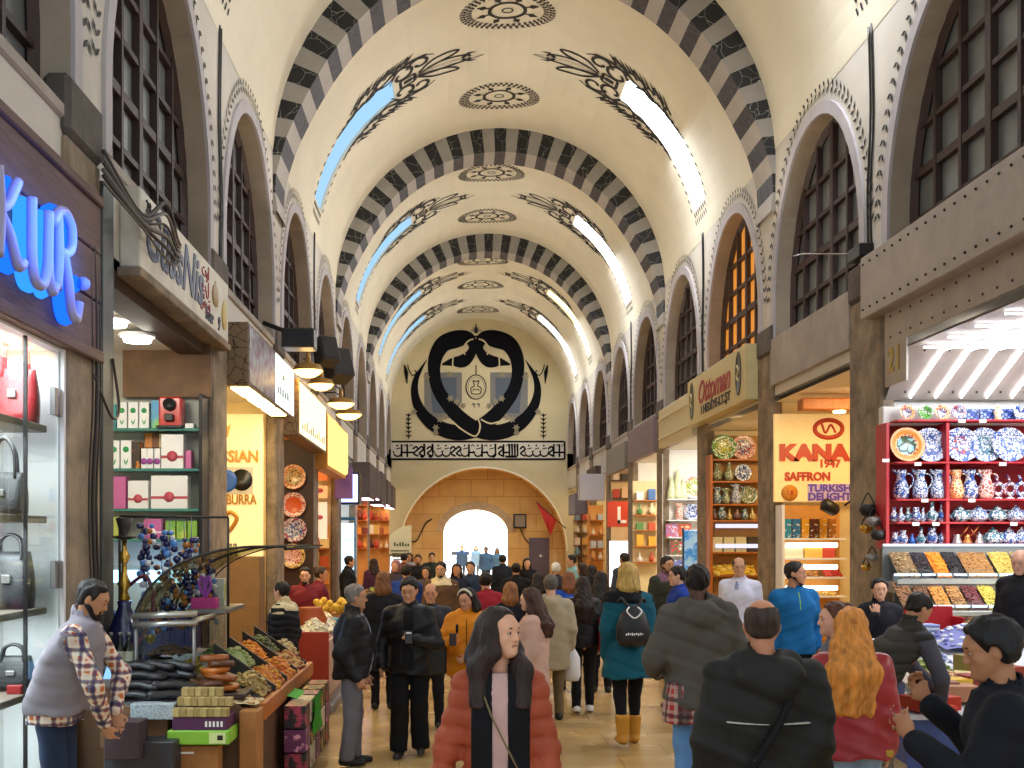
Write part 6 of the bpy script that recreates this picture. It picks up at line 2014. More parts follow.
class Person:
 """standing figure in its own frame: +y is where it faces, +x its right hand, feet at z = 0; sizes for a 1.75 m adult, scaled by h"""
 def __init__(s, label, X, Y, face, h=1.75, build=1., skin='#c99a78', head=(0, 0), lean=(0, 0), stride=0., q=1, elbow=(None, None), wrist=(None, None), curl=.5, hands=True, seed=None, z=0., feet_spread=.1, female=False, hips=0., handdir=(None, None), torso_legs=True):
  s.k = h / 1.75
  s.q = q
  s.b = build
  s.seed = seed if seed is not None else int(abs(X * 131 + Y * 717)) % 1000
  s.skin = skin_mat(skin)
  s.female = female
  s.lean = lean
  k = s.k
  lx, ly = lean                       # shoulder displacement to the right and forward
  J = s.J = {}
  V = lambda x, y, z: np.array((x * k, y * k, z * k))
  hw = .088
  J['pel'] = V(0, hips, .95)
  J['chest'] = V(lx * .75, ly * .75, 1.27 - .25 * ly * ly)
  J['neck'] = V(lx, ly, 1.475 - .45 * ly * ly - .3 * lx * lx)
  sw = (.178 if not female else .152) * (.7 + .3 * build)
  dz = -.084
  for i, sd in enumerate((-1, 1)):
   J['sh', i] = J['neck'] + V(sd * sw, -.01, dz)
   J['hip', i] = V(sd * hw, hips, .92)
   st = stride * (1 if sd > 0 else -1)
   J['ank', i] = V(sd * feet_spread, st * .34 + hips * .2, .09 + max(0, -st) * .09)
   J['kne', i] = V(sd * (hw + feet_spread) / 2, st * .2 + .025 + hips * .6 + max(0, -st) * .05, .5)
   e = elbow[i]
   w_ = wrist[i]
   e = np.array(e) * k if e is not None else J['sh', i] + V(sd * .055, -.03, -.285)
   w_ = np.array(w_) * k if w_ is not None else e + V(sd * .0, .07, -.24)
   J['elb', i], J['wri', i] = e, w_
  s.Rh = rotm(*head)
  hy = .03 + .05 * max(0, -head[1]) / 40
  J['head'] = J['neck'] + V(0, hy, .158 - .03 * max(0, -head[1]) / 40) + V(*(s.Rh @ np.array((0, .0, 0))))
  s.hands = hands
  s.curl = curl
  s.handdir = handdir
  s.torso_legs = torso_legs
  s.root = None
  s.label = label
  s.loc = (X, Y, z)
  s.rz = R(face)
  s.make_body()
 def H(s, p):
  """head-local metres (unscaled) to person frame"""
  return s.J['head'] + (s.Rh @ (np.array(p, float) * ((.96, .97, .91) if s.female else (1, 1, 1)))) * s.k
 def field(s, lo, hi, step, fine=None, fstep=.006):
  fine = fine or ((), (), ())
  return Field(*[axis_lines(l, h_, step, fi, fstep) for l, h_, fi in zip(lo, hi, fine)])
 def step(s, near, mid, far):
  return (near, mid, far)[s.q]
 def make_body(s):
  J, k = s.J, s.k
  pts = [J['pel'], J['neck'], J['head']] + [J[j, i] for j in ('elb', 'wri', 'sh', 'ank', 'kne') for i in (0, 1)]
  P = np.array(pts)
  lo, hi = P.min(0) - .2, P.max(0) + .2
  lo[2] = -.03
  hi[2] = J['head'][2] + .17 * k
  hd = J['head']
  fine = [[], [], []]
  for a in range(3):
   fine[a].append((hd[a] - .135 * k, hd[a] + .135 * k))
   if s.hands and s.q == 0:
    for i in (0, 1):
     w_, e = J['wri', i], J['elb', i]
     c = w_ + nrm(w_ - e) * .08
     fine[a].append((c[a] - .09, c[a] + .09))
  st = s.step(.016, .018, .024)
  f = s.field(lo, hi, st, fine, s.step(.0055, .009, .014))
  b = s.b
  fw = (0, 1, 0)
  for i in (0, 1):
   f.cap(J['hip', i], J['kne', i], .075 * k * b, .05 * k, .03)
   f.cap(J['kne', i], J['ank', i], .05 * k, .036 * k, .02)
   f.cap(J['ank', i] + (0, -.03 * k, -.045 * k), J['ank', i] + (0, .11 * k, -.05 * k), .03 * k, .022 * k, .015)
   f.cap(J['sh', i], J['elb', i], .046 * k * b, .037 * k, .03)
   f.cap(J['elb', i], J['wri', i], .037 * k, .026 * k, .015)
  f.cap(J['hip', 0], J['hip', 1], .09 * k * b, None, .04, (fw, 1.15))
  f.cap(J['pel'], J['chest'], .105 * k * b, .115 * k * b, .05, (fw, 1.25))
  f.cap(J['chest'] + (-.06 * k, 0, 0), J['chest'] + (.06 * k, 0, 0), .1 * k, None, .05, (fw, 1.2))
  for i in (0, 1):
   f.cap(J['neck'] + (0, -.015 * k, -.035 * k), J['sh', i], .05 * k, .045 * k, .04)
  f.cap(J['neck'] + (0, 0, -.03 * k), s.H((0, -.018, -.06)), .058 * k, .052 * k, .03)
  s.head_shape(f)
  if s.hands:
   for i in (0, 1):
    s.hand(f, i)
  H, k_ = s.H, s.k
  Rh, c0 = s.Rh, s.J['head']
  lipm = mat('lips', '#cc5f58' if s.female else '#a5705c', .45)
  def region(C):
   q = ((C - c0) @ Rh) / k_ / (np.array((.96, .97, .91)) if s.female else 1.)
   m = np.zeros(len(C), int)
   lips = (np.abs(q[:, 0]) < .02) & (np.abs(q[:, 2] + .0575 + .12 * np.abs(q[:, 0])) < (.008 if s.female else .006)) & (q[:, 1] > .078)
   m[lips] = 1
   return m
  s.root = f.build('person', [s.skin, lipm], None, region if s.q < 2 else None)
  s.root.location = s.loc
  s.root.rotation_euler = (0, 0, s.rz)
  tag(s.root, s.label, 'person')
  if s.q < 2:
   for sd in (-1, 1):
    b_ = MB()
    Mh = Matrix([[*r_] for r_ in s.Rh.tolist()]).to_4x4()
    Mh.translation = Vector(H((sd * .031, .08, .0055)))
    b_.ball((0, 0, 0), .0128 * k, 12, 0, Mh, (1, .75, .52))
    b_.ball((sd * -.001 * k, .0068 * k, .0004 * k), .0062 * k, 10, 1, Mh, (1, .55, .95))
    b_.build('eye', [M_eyew, M_iris], s.root)
 def head_shape(s, f):
  k, H, Rm = s.k, s.H, s.Rh
  side = s.Rh @ np.array((1, 0, 0))
  fem = s.female
  e = lambda p, r, kk=.015, op='u': f.ell(H(p), tuple(v * k for v in r), Rm, kk * k, op)
  c = lambda p, q, ra, rb=None, kk=.012, op='u', flat=None: f.cap(H(p), H(q), ra * k, (rb if rb is not None else ra) * k, kk * k, flat, op)
  e((0, -.014, .036), (.074, .094, .083))
  c((0, .03, .015), (0, .058, -.08), .057, .032, .03, 'u', (side, 1.02))
  for sd in (-1, 1):
   c((sd * .05, -.0, -.038), (sd * .016, .06, -.094), .023 if not fem else .019, .017, .025)
   e((sd * .039, .055, -.022), (.024, .026, .026), .02)
  if s.q < 2:
   e((0, .062, .03), (.05, .03, .03), .02)
   for sd in (-1, 1):
    e((sd * .031, .103, .006), (.019, .017, .012), .012, 's')
    c((sd * .019, .083, .0145), (sd * .044, .077, .0135), .0052, None, .004)
   c((0, .086, .014), (0, .104, -.026), .008, .0115, .01)
   for sd in (-1, 1):
    e((sd * .012, .094, -.031), (.008, .009, .007), .006)
   c((-.017, .083, -.0535), (.017, .083, -.0535), .0075, None, .006)
   c((-.014, .082, -.0635), (.014, .082, -.0635), .0085, None, .006)
   e((0, .076, -.092), (.018, .017, .015), .015)
   for sd in (-1, 1):
    c((sd * .019, .0845, .027), (sd * .046, .074, .024), .0075 if not fem else .005, .005, .01)
  else:
   c((0, .086, .014), (0, .1, -.028), .01, .013, .01)
  for sd in (-1, 1):
   c((sd * .054, .018, -.008), (sd * .03, .056, -.062), .018, .02, .02)
  for sd in (-1, 1):
   e((sd * .077, -.008, -.004), (.01, .02, .031), .006)
 def hand(s, f, i):
  J, k = s.J, s.k
  w_, e = J['wri', i], J['elb', i]
  d = nrm(s.handdir[i][0]) if s.handdir[i] is not None else nrm(w_ - e)
  sd = -1 if i == 0 else 1
  pn = nrm(s.handdir[i][1]) if s.handdir[i] is not None else np.array((-sd, .25, 0.))
  pn = nrm(pn - d * (pn @ d))
  sv = np.cross(d, pn)           # across the palm
  if s.handdir[i] is not None and len(s.handdir[i]) > 2:
   if sv @ np.array(s.handdir[i][2]) < 0:
    sv = -sv
  elif sv[1] < 0:
   sv = -sv
  kp = w_ + d * .088 * k
  f.cap(w_, w_ + d * .05 * k, .025 * k, .03 * k, .012, (pn, 1.7))
  f.cap(w_ + d * .045 * k - sv * .022 * k, w_ + d * .045 * k + sv * .022 * k, .021 * k, None, .012, (pn, 1.5))
  f.cap(kp - sv * .03 * k, kp + sv * .03 * k, .0135 * k, None, .014, (pn, 1.15))
  cu = s.curl
  for n, (off, L) in enumerate(((.031, .07), (.0105, .079), (-.0105, .074), (-.031, .058))):
   a = kp + sv * off * k
   a1 = cu * (.7 + .12 * n)
   d1 = nrm(d * math.cos(a1) + pn * math.sin(a1) + sv * off * 1.2)
   p1 = a + d1 * L * .5 * k
   a2 = a1 + cu * 1.1
   d2 = nrm(d * math.cos(a2) + pn * math.sin(a2))
   p2 = p1 + d2 * L * .32 * k
   a3 = a2 + cu * .7
   d3 = nrm(d * math.cos(a3) + pn * math.sin(a3))
   p3 = p2 + d3 * L * .22 * k
   f.cap(a, p1, .0098 * k, .009 * k, .004)
   f.cap(p1, p2, .009 * k, .0082 * k, .003)
   f.cap(p2, p3, .0082 * k, .0072 * k, .003)
  t0 = w_ + d * .025 * k + sv * .022 * k
  t1 = t0 + nrm(d * .7 + sv * .75 + pn * .25) * .042 * k
  t2 = t1 + nrm(d * .9 + sv * .3 + pn * (.25 + .4 * cu)) * .032 * k
  t3 = t2 + nrm(d * .95 + pn * (.2 + .6 * cu)) * .024 * k
  f.cap(t0, t1, .0135 * k, .011 * k, .008)
  f.cap(t1, t2, .011 * k, .0098 * k, .003)
  f.cap(t2, t3, .0098 * k, .008 * k, .003)
 def torso_rows(s, hem, top=None, add=.0, flare=0., waist=1., belly=0., hw=None):
  """profile of a garment from the hem (unscaled height) to the shoulders"""
  k, J, b = s.k, s.J, s.b
  lx, ly = s.lean
  nz = J['neck'][2] / k
  hipy = J['pel'][1] / k
  shw = (J['sh', 1][0] - J['sh', 0][0]) / 2 / k
  rows = []
  fem = s.female
  prof = [(.45, .19, .135), (.7, .185, .135), (.85, .18, .135), (.95, .172, .128), (1.05, .158 * waist, .118), (1.15, .16 * waist, .122), (1.27, .17, .13), (1.35, .166, .122), (1.41, .125, .098), (1.46, .07, .07)]
  if not fem:
   prof = [(.45, .185, .135), (.7, .182, .135), (.85, .178, .135), (.95, .17, .13), (1.05, .168 * waist, .126), (1.15, .176 * waist, .13), (1.27, .19, .137), (1.35, .168, .13), (1.41, .115, .1), (1.46, .075, .075)]
  zr = nz / 1.475
  zs = []
  for z, a, d in prof:
   t = (z - .95) / (1.475 - .95)
   zz = .95 + t * (nz - .95) if t > 0 else z
   if zz < hem - .001:
    continue
   cx = lx * max(0, t)
   cy = hipy + (ly - hipy) * max(0, t) if t > 0 else hipy
   fl = flare * max(0, (1.05 - z)) / .5
   bel = belly * math.exp(-((z - 1.05) / .13) ** 2)
   zs.append((zz, a * b + add + fl, d * b + add + fl * .8 + bel, cx, cy + bel * .7))
  if zs and zs[0][0] > hem + .002:
   z0, a0, d0, x0, y0 = zs[0]
   zs = [(hem, a0 + (0), d0, x0, y0)] + zs
  return [tuple(v * k for v in r) for r in zs]
 def top(s, col, hem=.8, add=.018, sleeve=1., name='jacket', puff=0., hood=False, collar=.03, flare=0., waist=1., belly=0., rough=.85, cuffs=1., m=None, fold=.004, region=None, mats=None, sleeveless=False, neck_open=0., shoulder=.0, hood_up=False, bump=.14, spec=.25, tight=False):
  J, k, b = s.J, s.k, s.b
  P = np.array([J['sh', 0], J['sh', 1], J['pel'], J['neck']] + ([] if sleeveless else [J['elb', 0], J['elb', 1], J['wri', 0], J['wri', 1]]))
  lo, hi = P.min(0) - .24 - flare, P.max(0) + .24 + flare
  lo[2] = min(lo[2] + .1, hem * k - .05)
  hi[2] = J['neck'][2] + (.16 if (hood or collar > .04) else .1) * k
  if hood_up:
   hi[2] = J['head'][2] + .2 * k
  f = s.field(lo, hi, s.step(.0105, .014, .02))
  f.loft(s.torso_rows(hem, add=add, flare=flare, waist=waist, belly=belly), .02)
  for i in (0, 1):
   sd = -1 if i == 0 else 1
   f.cap(J['neck'] + np.array((sd * .045, -.012, -.04)) * k, J['sh', i] + (0, 0, -.004), (.042 + add) * k, (.046 + add) * k, .045)
   if not sleeveless:
    e, w_ = J['elb', i], J['wri', i]
    sh = J['sh', i]
    f.cap(sh, e, (.05 * b + add + shoulder) * k, (.044 + add) * k, .045)
    end = e + (w_ - e) * cuffs
    f.cap(e, end - nrm(w_ - e) * .02, (.044 + add) * k, (.034 + add * .8) * k, .025)
  f.cap(J['neck'] + (0, -.005, -.035 * k), J['neck'] + (0, 0, .005 * k), (.072 + add * .5) * k, (.062 + add * .4) * k, .04)
  if collar > .0:
   f.cap(J['neck'] + (0, -.0, .0), J['neck'] + (0, -.004 * k, collar * k), (.066 + add * .35) * k, (.064 + add * .35) * k, .012)
  if hood and not hood_up:
   n = J['neck']
   if hood > 1:
    f.ell(n + np.array((0, -.15, -.07)) * k, (.15 * k, .085 * k, .1 * k), None, .03)
    f.cap(n + np.array((-.12, -.06, -.01)) * k, n + np.array((.12, -.06, -.01)) * k, .06 * k, None, .03)
   f.cap(n + np.array((-.085, -.055, .0)) * k, n + np.array((0, -.12, -.05)) * k, .045 * k, .06 * k, .03)
   f.cap(n + np.array((.085, -.055, .0)) * k, n + np.array((0, -.12, -.05)) * k, .045 * k, .06 * k, .03)
   f.cap(n + np.array((-.08, -.05, .02)) * k, n + np.array((-.07, .05, -.02)) * k, .034 * k, .028 * k, .02)
   f.cap(n + np.array((.08, -.05, .02)) * k, n + np.array((.07, .05, -.02)) * k, .034 * k, .028 * k, .02)
   f.cap(n + np.array((0, -.14, -.07)) * k, n + np.array((0, -.15, -.17)) * k, .06 * k, .03 * k, .04)
   f.ell(n + np.array((0, -.07, .07)) * k, (.085 * k, .055 * k, .05 * k), None, .02, 's')
  if fold:
   f.bumpy(folds(s.seed + 3, fold))
   f.bumpy(folds(s.seed + 30, fold * .9, 31, 21))
   if s.q < 2:
    f.bumpy(folds(s.seed + 60, fold * .5, 58, 34))
  if puff:
   nk = 2 * PI / puff
   f.bumpy(lambda X, Y, Z: .011 * (1 - np.abs(np.sin(nk * .5 * (Z + .02 * np.sin(9 * X))))) ** 2 * 1.2)
  if not hood_up:
   f.cap(J['neck'] + (0, .004, .02 * k), J['neck'] + (0, .02 * k, .3 * k), .06 * k, .07 * k, .008, None, 's')
  if neck_open:
   f.cap(J['neck'] + (0, .09 * k, -.0), J['neck'] + (0, .14 * k, -neck_open * k), .05 * k, .012 * k, .01, None, 's')
  f.cap((J['pel'][0], J['pel'][1], hem * k - .06), (J['pel'][0], J['pel'][1], hem * k - .005), .12 * k, .12 * k, .01, ((0, 1, 0), 1.25), 's')
  mm = mats or [m or cloth(col, rough, bump=bump, spec=spec)]
  o = f.build(name, mm, s.root, region)
  return o
 def vest(s, col, hem=.85, add=.03, puff=0., **kw):
  return s.top(col, hem, add, name='vest', sleeveless=True, puff=puff, **kw)
 def trousers(s, col, add=.014, ankle=.07, name='trousers', top=1.0, wide=0., m=None, skirt=None, region=None, mats=None, flare=0.):
  J, k, b = s.J, s.k, s.b
  P = np.array([J[j, i] for j in ('hip', 'kne', 'ank') for i in (0, 1)])
  lo, hi = P.min(0) - .17, P.max(0) + .17
  lo[2] = .02
  hi[2] = (top + .06) * k
  f = s.field(lo, hi, s.step(.0115, .015, .021))
  pel = J['pel']
  f.loft([(.86 * k, .165 * k * b + add, .12 * k * b + add, pel[0], pel[1]), (.95 * k, .168 * k * b + add, .125 * k * b + add, pel[0], pel[1]), (top * k, .155 * k * b + add, .115 * k * b + add, pel[0], pel[1])], .03)
  for i in (0, 1):
   h_, kn, an = J['hip', i], J['kne', i], J['ank', i]
   f.cap(h_ + (0, 0, -.01), kn, (.08 * b * k + add), (.054 + wide) * k + add, .025)
   d = an - kn
   t = (kn[2] - ankle * k) / max(.05, kn[2] - an[2])
   f.cap(kn, kn + d * min(1.05, t), (.054 + wide) * k + add, (.04 + wide + flare) * k + add, .015)
  f.bumpy(folds(s.seed + 9, .005, 22, 7))
  f.plane((0, 0, ankle * k - .01), (0, 0, -1))
  return f.build(name, mats or [m or cloth(col)], s.root, region)
 def skirt(s, col, hem, flare=.0, add=.02, name='skirt', m=None):
  f = s.field(np.array((-.35, -.35, hem * s.k - .04)), np.array((.35, .35, 1.08 * s.k)), s.step(.012, .015, .021))
  f.loft([r for r in s.torso_rows(hem, add=add, flare=flare) if r[0] < 1.03 * s.k], .02)
  f.bumpy(folds(s.seed + 4, .006, 4, 26))
  return f.build(name, [m or cloth(col)], s.root)
 def shoes(s, col, boot=0., sole='#26221f', name='shoe'):
  J, k = s.J, s.k
  for i in (0, 1):
   a = J['ank', i]
   sd = -1 if i == 0 else 1
   lo = a + np.array((-.1, -.14, -.13)) * 1.05
   hi = a + np.array((.1, .26, .08 + boot)) * 1.05
   f = s.field(lo, hi, s.step(.009, .012, .018))
   tip = max(0, a[2] / k - .09) * k
   f.cap(a + np.array((0, -.04, -.05)) * k, a + np.array((sd * .012, .15, -.062)) * k, .043 * k, .036 * k, .02, ((1, 0, 0), 1.0))
   f.cap(a + np.array((0, -.01, -.04)) * k, a + np.array((0, -.005, .0 + boot)) * k, .052 * k, (.05 + boot * .12) * k, .02)
   f.plane(a + np.array((0, 0, -.088)) * k, (0, 0, -1))
   f.plane(a + np.array((0, 0, .015 + boot)) * k, (0, 0, 1))
   za = a[2] - .07 * k
   f.build(name, [cloth(col, .5, bump=.1, spec=.4, name='shoe_'), mat('sole_' + sole.strip('#'), sole, .7)], s.root, lambda C, za=za: (C[:, 2] < za).astype(int))
 def hair_mat(s, col):
  return mat('hair_' + col.strip('#'), col, .55, var=.45, scale=30, bump=.6, bscale=60, stretch=(1, 1, .12), spec=.35)
 def hair(s, col, style='short', length=.3, thick=.011, name='hair', m=None, fringe=0., vol=1., wave=1.):
  k, H, Rm, J = s.k, s.H, s.Rh, s.J
  m = m or s.hair_mat(col)
  hd = J['head']
  drop = (length + .08) * k if style in ('long', 'bob', 'ponytail', 'halfup') else .13 * k
  lo, hi = hd - np.array((.23, .36, .1)) * k, hd + np.array((.23, .2, .17)) * k
  lo[2] -= drop
  f = s.field(lo, hi, s.step(.0075, .0105, .015))
  e = lambda p, r, kk=.012, op='u': f.ell(H(p), tuple(v * k for v in r), Rm, kk * k, op)
  c = lambda p, q, ra, rb=None, kk=.02, op='u', flat=None: f.cap(H(p), H(q), ra * k, (ra if rb is None else rb) * k, kk * k, flat, op)
  t = thick
  fwd = s.Rh @ np.array((0, 1, 0))
  side = s.Rh @ np.array((1, 0, 0))
  up = s.Rh @ np.array((0, 0, 1))
  cutp = []
  if style in ('short', 'balding', 'crop'):
   e((0, -.016, .036), (.076 + t, .096 + t, .084 + t))
   c((-.044, -.035, -.005), (.044, -.035, -.005), .03 + t, None, .02)
   e((0, -.055, -.03), (.056 + t * .4, .038, .04), .02)
   f.plane(H((0, -.05, -.058)), -up + fwd * .3, k=.008)
   f.plane(H((0, .052, .055)), fwd * .86 - up * .5, k=.016)
   f.plane(H((0, .012, -.04)), fwd * .75 - up * .66, k=.006)
   for sd in (-1, 1):
    e((sd * .085, -.0, -.012), (.022, .024, .034), .006, 's')
   if style == 'balding':
    e((0, .02, .13), (.074, .135, .085), .012, 's')
  elif style in ('long', 'bob', 'ponytail', 'halfup', 'bun'):
   e((0, -.018, .036), (.08 + t, .1 + t, .088 + t))
   f.plane(H((0, .072, .066)), fwd * .8 - up * .55, k=.012)
   f.plane(H((0, .03, .03)), fwd * .9 - up * .43, k=.008)
   if style in ('long', 'bob', 'halfup'):
    L = length
    base = J['neck']
    zb = H((0, 0, 0))[2] - L * k
    for (x0, y0, x1, y1, x2, y2, r0, r1) in ((-.064, -.02, -.085, -.0, -.1, -.09, .034, .03), (.064, -.02, .085, -.0, .1, -.09, .034, .03), (-.04, -.07, -.06, -.085, -.07, -.15, .045, .042), (.04, -.07, .06, -.085, .07, -.15, .045, .042), (0, -.08, 0, -.1, 0, -.17, .05, .045)):
     a = H((x0, y0, .02))
     x2, r0, r1 = x2 * vol, r0 * (1 + (vol - 1) * .4), r1 * vol
     p2 = H((x1, y1 - .02, -.12))
     p3 = np.array((J['neck'][0] + x2 * k, J['neck'][1] + y2 * k, min(p2[2], J['neck'][2] - .1 * k)))
     p4 = np.array((p3[0] * .9, p3[1] - .01 * k, zb))
     f.cap(a, p2, r0 * k, (r0 + r1) / 2 * k, .02)
     if zb < p3[2]:
      f.cap(p2, p3, (r0 + r1) / 2 * k, r1 * k, .04)
      f.cap(p3, p4, r1 * k, r1 * .6 * k, .05)
     elif zb < p2[2]:
      f.cap(p2, (p2 + (p3 - p2) * ((p2[2] - zb) / (p2[2] - p3[2] + 1e-6))), (r0 + r1) / 2 * k, r1 * .8 * k, .025)
    e((0, -.1, -.13), (.085 * vol, .045, .12), .03)
    if L > .4:
     f.ell(J['neck'] + np.array((0, -.16, -.12)) * k, (.1 * vol * k, .045 * k, .15 * k), None, .03)
    for p, q, r in (((0, .1, .02), (0, .12, -.1), .062),):
     f.cap(H(p), H(q), r * k, r * 1.0 * k, .012, None, 's')
    f.cap(J['neck'] + (0, .03, .1 * k), J['neck'] + (0, .12, -.2 * k), .045 * k, .05 * k, .01, None, 's')
   if fringe:
    for sd in (-1, 1):
     p1 = H((sd * .066, .02, .03))
     p2 = H((sd * .08, .025, -.09))
     p3 = J['neck'] + np.array((sd * .1, .085, .0)) * k
     p4 = J['neck'] + np.array((sd * .1, .135, .03 - fringe)) * k
     f.cap(p1, p2, .026 * k, .034 * k, .015)
     f.cap(p2, p3, .034 * k, .045 * k, .03)
     f.cap(p3, p4, .045 * k, .04 * k, .03, ((0, 1, 0), 1.5))
    f.plane(p4, (0, 0, -1), k=.01)
   if style == 'ponytail':
    c((0, -.1, .05), (0, -.14, .02), .035, .04)
    a = H((0, -.14, .02))
    f.cap(a, a + np.array((0, -.01, -length)) * k, .045 * k, .028 * k, .02)
   if style == 'bun':
    e((0, -.1, .09), (.05, .05, .045), .015)
   for sd in (-1, 1):
    if style in ('ponytail', 'bun'):
     e((sd * .088, -.0, -.012), (.02, .022, .032), .006, 's')
  ph = s.seed
  hb = .25 if style == 'balding' else wave
  f.bumpy(lambda X, Y, Z: hb * .0035 * np.sin(95 * X + 60 * Y + 7 * np.sin(11 * Z + ph)) + hb * .003 * np.sin(60 * X - 80 * Y + 5 * np.sin(8 * Z)))
  o = f.build(name, [m], s.root)
  if s.q < 2 and style != 'hidden':
   s.brows(col)
  return o
 def brows(s, col):
  k, H = s.k, s.H
  for sd in (-1, 1):
   b = MB()
   b.tube([H((sd * .014, .0925, .0265)), H((sd * .03, .0905, .031)), H((sd * .049, .076, .026))], [.0032 * k, .004 * k, .0022 * k], 6)
   b.build('eyebrow', s.hair_mat(col if col not in ('#c9a04a', '#d0a860') else '#8a6a3a'), s.root)
 def beard(s, col, t=.007, moustache=True, name='beard'):
  k, H, Rm, J = s.k, s.H, s.Rh, s.J
  hd = J['head']
  f = s.field(hd - np.array((.12, .12, .16)) * k, hd + np.array((.12, .16, .06)) * k, s.step(.006, .009, .014))
  for sd in (-1, 1):
   f.cap(H((sd * .052, .004, -.03)), H((sd * .018, .062, -.095)), (.023 + t) * k, (.018 + t) * k, .015)
   f.cap(H((sd * .062, .0, .0)), H((sd * .055, .0, -.04)), .012 * k, (.02) * k, .01)
   if moustache:
    f.cap(H((0, .094, -.043)), H((sd * .026, .08, -.056)), .008 * k, .007 * k, .006)
  f.cap(H((0, .055, -.06)), H((0, .062, -.092)), (.03 + t) * k, (.028 + t) * k, .012)
  f.plane(H((0, .05, -.034)), s.Rh @ np.array((0, .25, 1.)), k=.01)
  f.ell(H((0, .1, -.059)), (.017 * k, .025 * k, .009 * k), Rm, .006, 's')
  f.bumpy(lambda X, Y, Z: .002 * np.sin(260 * X) * np.sin(240 * Z))
  f.build(name, [s.hair_mat(col)], s.root)
 def glasses(s, col='#2a2a2a'):
  k, H = s.k, s.H
  b = MB()
  for sd in (-1, 1):
   ring = [H((sd * .033 + .021 * math.cos(2 * PI * i / 14), .1, .004 + .016 * math.sin(2 * PI * i / 14))) for i in range(14)]
   b.tube(ring, .0018 * k, 5, closed=True)
   b.tube([H((sd * .053, .098, .008)), H((sd * .078, .03, .008)), H((sd * .08, -.01, .004))], .0018 * k, 5)
  b.tube([H((-.012, .101, .006)), H((.012, .101, .006))], .0018 * k, 5)
  b.build('spectacles', mat('spectacle_frame', col, .3), s.root)
 def strap(s, pts, w=.03, col='#1c1c1c', name='strap'):
  b = MB()
  b.tube([np.array(p) * s.k for p in pts], w / 2 * s.k, 6)
  return b.build(name, cloth(col), s.root)
 def front_strip(s, col, x0, x1, z0, z1, add, name, y_only=1, belly=0., waist=1., rough=.85, m=None, back=False, flare=0., fold=0.004, pts=None):
  """piece of cloth lying on the chest: a slice of the same torso profile pushed out a little"""
  k = s.k
  zlo = z0 if isinstance(z0, float) else z0
  f = s.field(np.array((-.36, -.36, z0 * k - .02)) + (min(0, s.lean[0] * k), 0, 0), np.array((.36, .5, z1 * k + .02)) + (max(0, s.lean[0] * k), max(0, s.lean[1]) * k, 0), s.step(.008, .012, .018))
  f.loft(s.torso_rows(max(.5, z0 - .1), add=add, belly=belly, waist=waist, flare=flare), .02)
  f.cap(s.J['neck'] + (0, -.005, -.03 * k), s.J['neck'] + (0, 0, .012 * k), (.075 + add * .5) * k, (.064 + add * .4) * k, .045)
  if fold:
   f.bumpy(folds(s.seed + 3, fold))
  f.plane((0, 0, z0 * k), (0, 0, -1))
  f.plane((0, 0, z1 * k), (0, 0, 1))
  f.plane((x0 * k, 0, 0), (-1, 0, 0))
  f.plane((x1 * k, 0, 0), (1, 0, 0))
  f.plane((0, (s.J['pel'][1] + .0), 0), (0, -1, 0) if not back else (0, 1, 0))
  return f.build(name, [m or cloth(col, rough)], s.root)
 def world(s, p):
  """person-frame point (metres) to the place"""
  c, n = math.cos(s.rz), math.sin(s.rz)
  return (s.loc[0] + p[0] * c - p[1] * n, s.loc[1] + p[0] * n + p[1] * c, s.loc[2] + p[2])
# the people
def plaid(name, c0, c1, c2, n=9.):
 m = mat(name, c0, .85)
 nt = m.node_tree
 N, L = nt.nodes, nt.links
 b = N['Principled BSDF']
 tc = N.new('ShaderNodeTexCoord')
 prev = None
 for k, (d, col, sc, thr) in enumerate((('Z', c1, n, .72), ('Y', c1, n, .72), ('X', c1, n, .76), ('Z', c2, n * .5, .86), ('Y', c2, n * .5, .86), ('X', c2, n * .5, .86))):
  w_ = N.new('ShaderNodeTexWave')
  w_.bands_direction = d
  w_.inputs['Scale'].default_value = sc / 2
  w_.inputs['Distortion'].default_value = .6
  w_.inputs['Detail'].default_value = 0
  L.new(tc.outputs['Object'], w_.inputs['Vector'])
  cr = N.new('ShaderNodeValToRGB')
  cr.color_ramp.elements[0].position = thr
  cr.color_ramp.elements[1].position = thr + .05
  L.new(w_.outputs['Fac'], cr.inputs['Fac'])
  ml = N.new('ShaderNodeMath')
  ml.operation = 'MULTIPLY'
  ml.inputs[1].default_value = .75
  L.new(cr.outputs['Color'], ml.inputs[0])
  mx = N.new('ShaderNodeMix')
  mx.data_type = 'RGBA'
  mx.inputs[7].default_value = lin(col)
  if prev is None:
   mx.inputs[6].default_value = lin(c0)
  else:
   L.new(prev, mx.inputs[6])
  L.new(ml.outputs[0], mx.inputs[0])
  prev = mx.outputs[2]
 L.new(prev, b.inputs['Base Color'])
 return m
def at_px(px, d):
 return (px - VX) * d / F
M_plaid = plaid('plaid_orange', '#c46a2c', '#e6dccb', '#27305e', 13.)
M_plaidr = plaid('plaid_red', '#b0222a', '#b0988c', '#2a2a30', 11.)
p = Person('bearded man in grey vest over an orange plaid shirt leaning by the left counter', -2.6, 7.2, -90, h=1.76, build=1.1, head=(0, -24), lean=(0, .17), hips=-.02, skin='#c08a66', elbow=((-.26, .34, 1.1), (.27, .33, 1.05)), wrist=((-.05, .36, .86), (.08, .33, .8)), handdir=(((.3, .35, -.9), (.9, .2, .3)), ((-.3, .3, -.9), (-.9, .3, .2))), curl=.6)
p.top(None, hem=.8, add=.016, name='shirt', m=M_plaid, collar=.02, belly=.05, fold=.005)
p.vest('#8f8890', hem=.87, add=.032, puff=.0, collar=.05, belly=.05, fold=.006)
p.trousers('#27344e', wide=.01)
p.shoes('#2a2420')
p.hair('#1d1714', 'short')
p.beard('#1d1714', .008)
